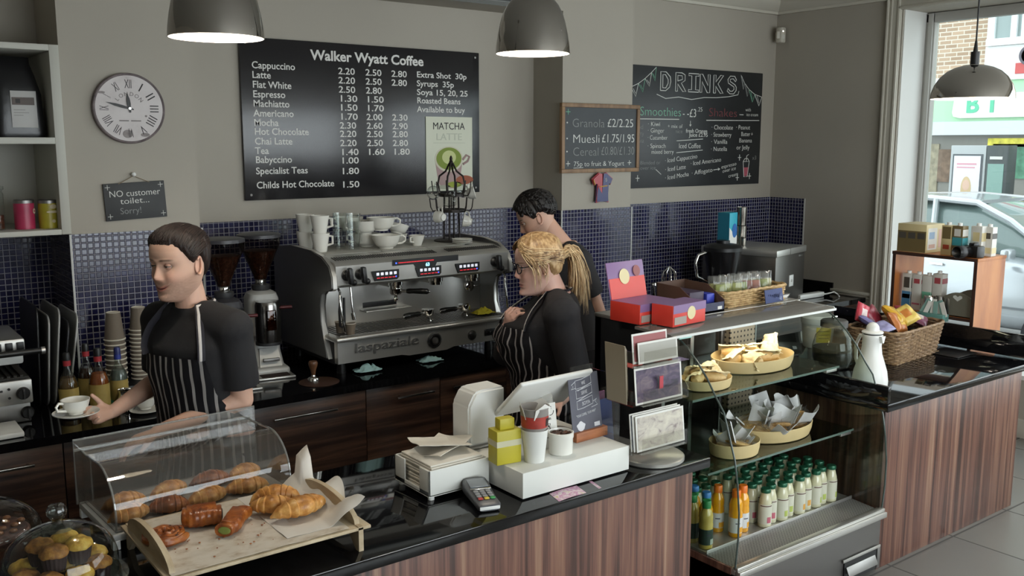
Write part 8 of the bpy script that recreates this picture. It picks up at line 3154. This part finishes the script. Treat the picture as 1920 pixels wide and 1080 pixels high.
def make_apron(root, J, S, A):
    F, L = J['F'], J['L']
    tb = MB()
    rings = torso_rings(J, S, .020)[:-1]
    r0 = rings[0]
    low = []
    for dz, k in ((.55, 1.04), (.35, 1.05), (.15, 1.03)):
        low.append((r0[0] - V((0, 0, dz)) + F * .015, r0[1] * k, r0[2] * k * 1.03, 2.4))
    tb.loft(low + rings, MATS['black_plastic'], 48)
    bmesh.ops.recalc_face_normals(tb.bm, faces=tb.bm.faces)
    bvh = BVHTree.FromBMesh(tb.bm)
    pel, nek = V(J['pelvis']), V(J['neck'])
    def surf(a, z, off=.006):
        t_ = (z - pel.z) / (nek.z - pel.z)
        c = pel.lerp(nek, max(0, min(1, t_)))
        c.z = z
        d_ = F * math.cos(a) + L * math.sin(a)
        hit = bvh.ray_cast(c + d_ * .8, -d_)
        p = hit[0] if hit[0] is not None else c + d_ * .16
        return p + d_ * off
    ztop, zw, zb = A['top'], A['waist'], A['bottom']
    st = stripe_mat(*A['stripes'])
    nu, nv = 44, 60
    q = MB()
    uvl = q.bm.loops.layers.uv.new('cloth')
    g = []
    for j in range(nv + 1):
        z = lerp(zb, ztop, j / nv)
        ha = interp([(zb, A['skirt']), (zw - .05, A['skirt']), (zw + .04, lerp(A['bib'], A['skirt'], .55)), (zw + .12, A['bib'] * 1.15), (ztop, A['bib'])], z)[0]
        row = []
        for i in range(nu + 1):
            a = lerp(-ha, ha, i / nu) + A.get('turn', 0)
            wv = .006 * math.sin(a * 14 + z * 9) * sstep(ztop, zb, z) + A.get('crumple', .003) * noise.noise(V((a * 6, z * 14, 2)))
            p = surf(a, z, .008 + wv)
            v = q.bm.verts.new(p)
            row.append((v, a * A['rad']))
        g.append(row)
    for j in range(nv):
        for i in range(nu):
            f = q.bm.faces.new((g[j][i][0], g[j][i + 1][0], g[j + 1][i + 1][0], g[j + 1][i][0]))
            for lp_, (jj, ii) in zip(f.loops, ((j, i), (j, i + 1), (j + 1, i + 1), (j + 1, i))):
                lp_[uvl].uv = (g[jj][ii][1] + 5 + A.get('wig', .0) * noise.noise(V((g[jj][ii][1] * 8, jj * .22, 4))), jj / nv)
    q._mark(q.bm.faces, st)
    r_ = bmesh.ops.solidify(q.bm, geom=list(q.bm.faces), thickness=.0025)
    q._mark(q.bm.faces, st)
    ap = sub(q.build('apron', root, world=True, smooth=70))
    # neck strap
    q = MB()
    nkc = V(J['neck'])
    T0 = A.get('turn', 0)
    DK = mat('navy_apron_tape', '#1c1a22', rough=.8)
    LT = mat('pale_apron_stripe', '#bdb8b4', rough=.8)
    tl_ = (nek - pel).normalized()
    for s_ in (-1, 1):
        pts = [surf(T0 + s_ * A['bib'] * .93, ztop - .005, .012)]
        e_ = nkc + L * s_ * .085 + F * .045 + V((0, 0, .0))
        e2 = nkc + L * s_ * .075 - F * .02 + V((0, 0, .045))
        e3 = nkc + L * s_ * .02 - F * .078 + V((0, 0, .04))
        for k in range(1, 8):
            t_ = k / 8
            p = pts[0].lerp(e_, t_)
            zz = p.z
            a = lerp(T0 + s_ * A['bib'] * .93, s_ * 1.0, t_)
            sp_ = surf(a, min(zz, nek.z - .05), .014)
            pts.append(V((lerp(sp_.x, p.x, t_ * t_), lerp(sp_.y, p.y, t_ * t_), zz + .02 * math.sin(PI * t_))))
        for an, dz in ((62, .0), (90, .004), (120, .006), (150, .006), (178, .006)):
            pts.append(nkc + F * (.082 * math.cos(R(an)) + .004) + L * (s_ * .086 * math.sin(R(an))) + V((0, 0, dz + .012)))
        q.tube(pts, .014, DK, 8, flat=.2)
        q.tube([p + F * .0035 + V((0, 0, .002)) + (p - nkc).normalized() * .002 for p in pts], .0055, LT, 8, flat=.5)
    q.build('neck_strap', ap, world=True)


def shell_hair(root, HM, face, region, m_, thick=.012, streak=1.0, seed=0, name='hair', extra=None, comb=(3, 60)):
    """hair lies over the head surface where region(phi_deg, z) > 0"""
    q = MB()
    NP, NZ = 180, 110
    g = []
    for j in range(NZ + 1):
        z = .02 + .98 * j / NZ
        row = []
        for i in range(NP):
            phi = 2 * PI * i / NP
            pd = math.degrees(phi)
            pd = pd - 360 if pd > 180 else pd
            k = region(pd, z)
            nz = noise.noise(V((pd * comb[0] / 30, z * comb[1] / 30, seed))) + .5 * noise.noise(V((pd * comb[0] / 9, z * comb[1] / 18, seed + 3)))
            off = lerp(-.010, thick, k) + streak * .0035 * nz * k
            row.append(q.bm.verts.new(HM @ head_point(phi, z, face, off)))
        g.append(row)
    fs = []
    for A, B in zip(g, g[1:]):
        for i in range(NP):
            fs.append(q.bm.faces.new((A[i], A[(i + 1) % NP], B[(i + 1) % NP], B[i])))
    fs.append(q.bm.faces.new(g[-1]))
    q._mark(fs, m_)
    if extra:
        extra(q)
    return q.build(name, root, world=True, smooth=80)


def comb_back(q, HM, face, m_, n_, rr):
    """strands drawn from the hairline over the crown to the bun"""
    bmesh.ops.recalc_face_normals(q.bm, faces=q.bm.faces)
    bvh = BVHTree.FromBMesh(q.bm)
    C0 = HM @ V((-.012, 0, .015))
    d1 = ((HM @ V((-.11, 0, .045))) - C0).normalized()
    for k in range(n_):
        ph = R(rr.uniform(-88, 88))
        a = abs(math.degrees(ph))
        z0 = interp([(0, .80), (40, .80), (60, .74), (75, .64), (90, .58)], a)[0] + rr.uniform(-.02, .06)
        d0 = ((HM @ head_point(ph, z0, face)) - C0).normalized()
        lift = V((0, 0, 1)) * (.55 * max(0, math.cos(ph)))
        pts = []
        for j in range(11):
            u = j / 10
            d_ = (d0.lerp(d1, u) + lift * math.sin(PI * u)).normalized()
            h_ = bvh.ray_cast(C0 + d_ * .4, -d_)
            if h_[0] is not None:
                pts.append(h_[0] + d_ * (.0012 + .002 * math.sin(PI * u) * rr.random()))
        if len(pts) > 4:
            r = rr.uniform(.0011, .0022)
            q.tube(pts, [r * .4] + [r] * (len(pts) - 2) + [r * .5], m_, 5)


def unit(x, y, z=0):
    return V((x, y, z)).normalized()


# ---------------------------------------------------------------- ponytailed man on the left
F1 = unit(-.93, -.37); L1 = V((-F1.y, F1.x, 0))
J1 = dict(F=F1, L=L1, pelvis=(1.17, 3.50, .97), neck=(1.125, 3.475, 1.50), head=(1.072, 3.455, 1.672), hf=(-.90, -.42, -.10), neck_r=.055,
          lsh=(1.205, 3.295, 1.435), lel=(1.24, 3.325, 1.155), lwr=(.945, 3.385, 1.07),
          rsh=(1.055, 3.655, 1.43), rel=(1.065, 3.735, 1.175), rwr=(.855, 3.63, 1.105))
J1['lhand'] = dict(d=(-.93, .10, -.25), n=(.0, .1, -1), side=1, curl=(18, 25, 20), thumb=35)
J1['rhand'] = dict(d=(-.90, -.35, .05), n=(.35, -.6, .55), side=1, curl=(22, 40, 30), thumb=55)
S1 = [(0, .172, .125, 0), (.18, .168, .125, .0), (.36, .160, .118, .01), (.58, .178, .124, .015), (.76, .185, .122, .01), (.88, .165, .098, -.005), (.96, .10, .072, -.01), (1.02, .062, .060, -.005)]
HAIRD = noise_ramp('dark_brown_hair', (90, 90, 30), [(.3, '#130d0b'), (.55, '#241814'), (.8, '#3a2820')], rough=.5, spec=.4)


def hair1(root, HM, face):
    def region(pd, z):
        a = abs(pd)
        line = interp([(0, .755), (20, .755), (40, .75), (55, .70), (68, .60), (78, .50), (88, .46), (98, .54), (110, .44), (125, .26), (150, .18), (180, .16)], a)[0]
        line += .018 * noise.noise(V((pd * .09, 1, 1)))
        return sstep(line - .03, line + .15, z)
    def bun(q):
        for c, r in (((-.098, 0, .045), .030), ((-.115, .006, .03), .022)):
            vs = q.ball(c, r, HAIRD, (1, 1.1, .9), u=24, v=16)
            for v in vs:
                v.co = v.co + (v.co - V(c)).normalized() * .004 * noise.noise(v.co * 120)
                v.co = HM @ v.co
        rr = random.Random(4)
        comb_back(q, HM, face, HAIRD, 360, rr)
    shell_hair(root, HM, face, region, HAIRD, .010, 1.0, 1, extra=bun, comb=(8, 20))


TEE1 = mat('black_cotton_tee', '#19181b', rough=.9, bump=.12, bscale=400)
man1, HM1 = person('person', 'man with tied-back dark hair, striped apron, holding out a saucer on the left', J1, S1, '#c9a38f', hair1, TEE1, 1.10, dict(smile=1.0, cheek=.007, nose=.95, wide=1.07), '#96574f', '#2b1d17', '#6f5243', .80, (.070, .070),
                   dict(top=1.335, waist=1.08, bottom=.55, bib=.82, skirt=1.55, rad=.15, stripes=('navy_white_apron_stripe', '#17161c', '#b9b5b2', .030, .0085), turn=.15, crumple=.005, wig=.002), eye_open=.1)

# cup and saucer in his hand
t = thing('cup', 'white cup held on a saucer in the ponytailed man right hand', 'cup', (.715, 3.575, 1.1325), R(200))
q = MB(); cup_mesh(q, .05, .055, .026); q.build('bowl', t)
q = MB(); q.tube([(.044, 0, .048), (.064, 0, .052), (.074, 0, .04), (.07, 0, .026), (.034, 0, .018)], .005, CERAM, 8); q.build('handle', t)
q = MB(); q.lathe([(.04, 0), (.065, .006), (.079, .013), (.0795, .016), (.06, .009), (.03, .006), (0, .006)], CERAM, n=40)
o = q.build('saucer'); o.location = (.715, 3.575, 1.1255)
tag(o, 'white saucer held out by the ponytailed man at the left', 'saucer')

# ---------------------------------------------------------------- blonde woman at the till
F2 = unit(-.82, .572); L2 = V((-F2.y, F2.x, 0))
J2 = dict(F=F2, L=L2, pelvis=(2.84, 3.43, .92), neck=(2.76, 3.33, 1.415), head=(2.672, 3.355, 1.554), hf=(-.90, .34, -.18), neck_r=.066,
          lsh=(2.67, 3.17, 1.345), lel=(2.725, 3.13, 1.045), lwr=(2.565, 3.06, .985),
          rsh=(2.84, 3.475, 1.335), rel=(2.68, 3.60, 1.09), rwr=(2.575, 3.46, 1.245))
J2['lhand'] = dict(d=(-.85, -.15, -.1), n=(0, .1, -1), side=1, curl=(20, 30, 22), thumb=40)
J2['rhand'] = dict(d=(-.10, -.42, .72), n=(.75, -.10, .15), side=-1, curl=(38, 55, 30), thumb=45)
S2 = [(0, .205, .165, .01), (.15, .205, .17, .015), (.34, .195, .17, .05), (.56, .20, .18, .08), (.72, .195, .168, .062), (.86, .178, .115, .005), (.95, .115, .08, -.012), (1.02, .066, .064, -.005)]
HB1 = noise_ramp('blonde_streaked_hair', (60, 60, 22), [(.28, '#6a4d30'), (.45, '#96754f'), (.6, '#bb9c72'), (.78, '#d6c09c')], rough=.45, spec=.45)
HB2 = noise_ramp('light_blonde_strands', (60, 60, 22), [(.3, '#b39672'), (.6, '#d4bb92'), (.8, '#e4d3b2')], rough=.45, spec=.45)
HB3 = noise_ramp('dark_blonde_roots', (60, 60, 22), [(.3, '#503a28'), (.6, '#74583c'), (.8, '#8f7352')], rough=.45, spec=.45)


def hair2(root, HM, face):
    def region(pd, z):
        a = abs(pd)
        line = interp([(0, .80), (20, .80), (40, .78), (52, .74), (62, .66), (75, .54), (88, .50), (100, .46), (112, .30), (130, .22), (180, .18)], a)[0]
        return sstep(line - .03, line + .14, z)
    def strands(q):
        rr = random.Random(9)
        for k in range(230):      # combed back to the tail
            sd = 1 if rr.random() < .7 else -1
            ph = R(rr.uniform(4, 75)) * sd
            z0 = .97 - .0042 * abs(math.degrees(ph)) * rr.uniform(.7, 1.4)
            zq = rr.uniform(.40, .62)
            pts = []
            for t_ in range(9):
                u = t_ / 8
                zz = lerp(z0, zq, u ** 1.1)
                pts.append(HM @ head_point(lerp(ph, R(172) * sd, u), zz, face, .018 + .006 * rr.random() * math.sin(PI * u)))
            r = rr.uniform(.0014, .0026)
            q.tube(pts, [r * .5] + [r] * 7 + [r * .7], (HB1, HB2, HB3)[rr.choice((0, 0, 0, 1, 1, 1, 0, 2))], 5)
        for k in range(34):      # loose fringe hanging in front of the ear
            sd = 1 if k % 6 else -1
            ph = R(rr.uniform(68, 98)) * sd
            zb = rr.uniform(.12, .42) if k % 3 else rr.uniform(.3, .5)
            pts = []
            for t_ in range(8):
                u = t_ / 7
                pts.append(HM @ head_point(lerp(R(rr.uniform(4, 14)) * sd if t_ == 0 else ph * .35, ph, min(1, u * 1.6)), lerp(.96, zb, u), face, .016 + .012 * u * rr.random()))
            q.tube(pts, [.0014, .0022, .0024, .0022, .002, .0017, .0013, .0006], (HB2, HB1)[k % 2], 5)
        base = HM @ V((-.112, .0, .012))
        for k in range(300):     # pony tail
            a = rr.uniform(0, 2 * PI); rad = .020 * math.sqrt(rr.random())
            off = V((0, math.cos(a) * rad, math.sin(a) * rad))
            L_ = rr.uniform(.14, .25)
            sp = V((rr.uniform(-1, 1), rr.uniform(-1, 1), rr.uniform(-1, 1))) * .022
            pts = []
            back = (HM.to_3x3() @ V((-1, 0, 0))).normalized()
            back.z = 0
            for t_ in range(9):
                u = t_ / 8
                p = base + HM.to_3x3() @ off * (1 + 1.3 * u) + back * ((.085 + .03 * sp.x / .022 * .5) * math.sin(min(1, u * 1.15) * PI * .55) + .006) + V((0, 0, .034 * math.sin(PI * min(1, u * 1.7)) - L_ * u ** 1.7)) + sp * 1.5 * u
                pts.append(p)
            r = rr.uniform(.0012, .0023)
            q.tube(pts, [r, r * 1.2, r * 1.2, r * 1.2, r, r, r * .8, r * .6, r * .25], (HB2, HB2, HB1, HB1, HB2, HB3)[k % 6], 5)
    shell_hair(root, HM, face, region, HB1, .016, 1.1, 5, extra=strands, comb=(2.0, 60))
    q = MB()
    q.tube([HM @ V((-.107 - .006, .024 * math.cos(R(a)), .012 + .024 * math.sin(R(a)))) for a in range(0, 360, 30)], .006, mat('black_hair_tie', '#1a171a', rough=.8), 8, closed=True)
    q.build('hair_tie', root, world=True)
    # glasses
    q = MB()
    GLF = mat('black_spectacle_frame', '#141318', rough=.25)
    for sd in (-1, 1):
        c = V((.096, sd * .033, .002))
        q.tube([HM @ (c + V((-.004 * abs(math.cos(R(a))) - .006 * (1 if sd * math.cos(R(a)) > 0 else 0) * abs(math.cos(R(a))), .025 * math.cos(R(a)), .021 * math.sin(R(a))))) for a in range(0, 360, 20)], .0026, GLF, 7, closed=True)
        q.tube([HM @ V(p) for p in ((.088, sd * .057, .008), (.075, sd * .072, .009), (.03, sd * .080, .008), (-.012, sd * .081, .004), (-.025, sd * .078, -.012))], .0021, GLF, 6)
    q.tube([HM @ V((.098, y, .005 + .004 * (1 - (y / .009) ** 2))) for y in (-.009, -.004, 0, .004, .009)], .0022, GLF, 6)
    gl_ = sub(q.build('glasses', root, world=True))
    q = MB()
    for sd in (-1, 1):
        pts = [HM @ (V((.094, sd * .033, .002)) + V((-.003, .0235 * math.cos(R(a)), .0195 * math.sin(R(a))))) for a in range(0, 360, 20)]
        vs = [q.bm.verts.new(p) for p in pts]
        q._mark([q.bm.faces.new(vs)], CLEAR)
    q.build('lens', gl_, world=True)
    q = MB()
    for sd in (-1, 1):
        q.ball(HM @ V((-.004, sd * .078, -.046)), .0045, mat('pearl_earring', '#e6ded0', rough=.2), u=12, v=8)
        q.tube([HM @ V((-.004, sd * .078, -.046)), HM @ V((-.004, sd * .077, -.036))], .001, CHROME, 5)
    q.build('earrings', root, world=True)


TEE2 = mat('black_stretch_top', '#18161a', rough=.85, bump=.12, bscale=350)
wom, HM2 = person('person', 'blonde woman with ponytail and glasses standing behind the white till tablet', J2, S2, '#d0a899', hair2, TEE2, 1.10, dict(wide=1.04, nose=.85, cheek=.006, double=.012), '#a3605c', '#7a5a40', None, 1.05, (.080, .072),
                  dict(top=1.27, waist=1.04, bottom=.5, bib=.75, skirt=1.5, rad=.19, stripes=('black_white_pinstripe', '#1b171c', '#c9c2c0', .026, .006), turn=.25, crumple=.014, wig=.012), arm_r=(.066, .050, .048, .029), eye_open=.6)

# ---------------------------------------------------------------- dark-haired man behind her
F3 = unit(-.74, .67); L3 = V((-F3.y, F3.x, 0))
J3 = dict(F=F3, L=L3, pelvis=(3.51, 4.00, .98), neck=(3.45, 4.07, 1.535), head=(3.318, 4.175, 1.690), hf=(-.72, .52, -.50), neck_r=.060,
          lsh=(3.42, 3.91, 1.45), lel=(3.55, 3.89, 1.15), lwr=(3.575, 3.87, .90),
          rsh=(3.585, 4.19, 1.45), rel=(3.54, 4.20, 1.18), rwr=(3.38, 4.215, 1.08))
J3['lhand'] = dict(d=(-.25, .05, -.95), n=(.2, .9, 0), side=1, curl=(20, 28, 20), thumb=35)
J3['rhand'] = dict(d=(-.9, .1, -.2), n=(0, .1, -1), side=-1, curl=(25, 35, 25), thumb=40)
S3 = [(0, .172, .12, 0), (.18, .165, .118, .0), (.36, .160, .115, .0), (.58, .182, .124, .0), (.76, .190, .122, -.01), (.88, .168, .10, -.015), (.96, .10, .072, -.01), (1.02, .062, .060, .0)]


def hair3(root, HM, face):
    def region(pd, z):
        a = abs(pd)
        line = interp([(0, .76), (25, .76), (45, .72), (58, .66), (70, .58), (80, .48), (90, .46), (100, .55), (112, .50), (125, .40), (150, .34), (180, .32)], a)[0]
        line += .02 * noise.noise(V((pd * .12, 3, 1)))
        return sstep(line - .03, line + .15, z)
    def curls(q):
        rr = random.Random(11)
        for k in range(420):
            ph = rr.uniform(-PI, PI); z0 = rr.uniform(.46, .99)
            if (abs(ph) < .9 and z0 < .84) or (abs(ph) < 1.95 and z0 < .66):
                continue
            c = head_point(ph, z0, face, .013)
            n_ = (c - V((-.01, 0, 0))).normalized()
            t1 = n_.cross(V((rr.uniform(-1, 1), rr.uniform(-1, 1), rr.uniform(-1, 1)))).normalized()
            t2 = n_.cross(t1)
            pts = [HM @ (c + t1 * .010 * math.cos(a * .9) + t2 * .010 * math.sin(a * .9) + n_ * (.0018 * a)) for a in range(6)]
            q.tube(pts, [.003, .0048, .0052, .005, .004, .0015], HAIRB, 5)
    shell_hair(root, HM, face, region, HAIRB, .020, 2.4, 8, extra=curls, comb=(10, 40))


HAIRB = noise_ramp('near_black_hair', (110, 110, 60), [(.3, '#0c0a0a'), (.6, '#1a1513'), (.85, '#2c231f')], rough=.5, spec=.4)
TEE3 = mat('charcoal_tee', '#222124', rough=.9, bump=.12, bscale=400)
man2, HM3 = person('person', 'dark-haired man in a black tee seen from behind, bowed at the espresso machine', J3, S3, '#c19a86', hair3, TEE3, 1.12, dict(nose=1.0), '#8f4f48', '#1d1512', '#54423a', .62, (.072, .072), eye_open=.08)
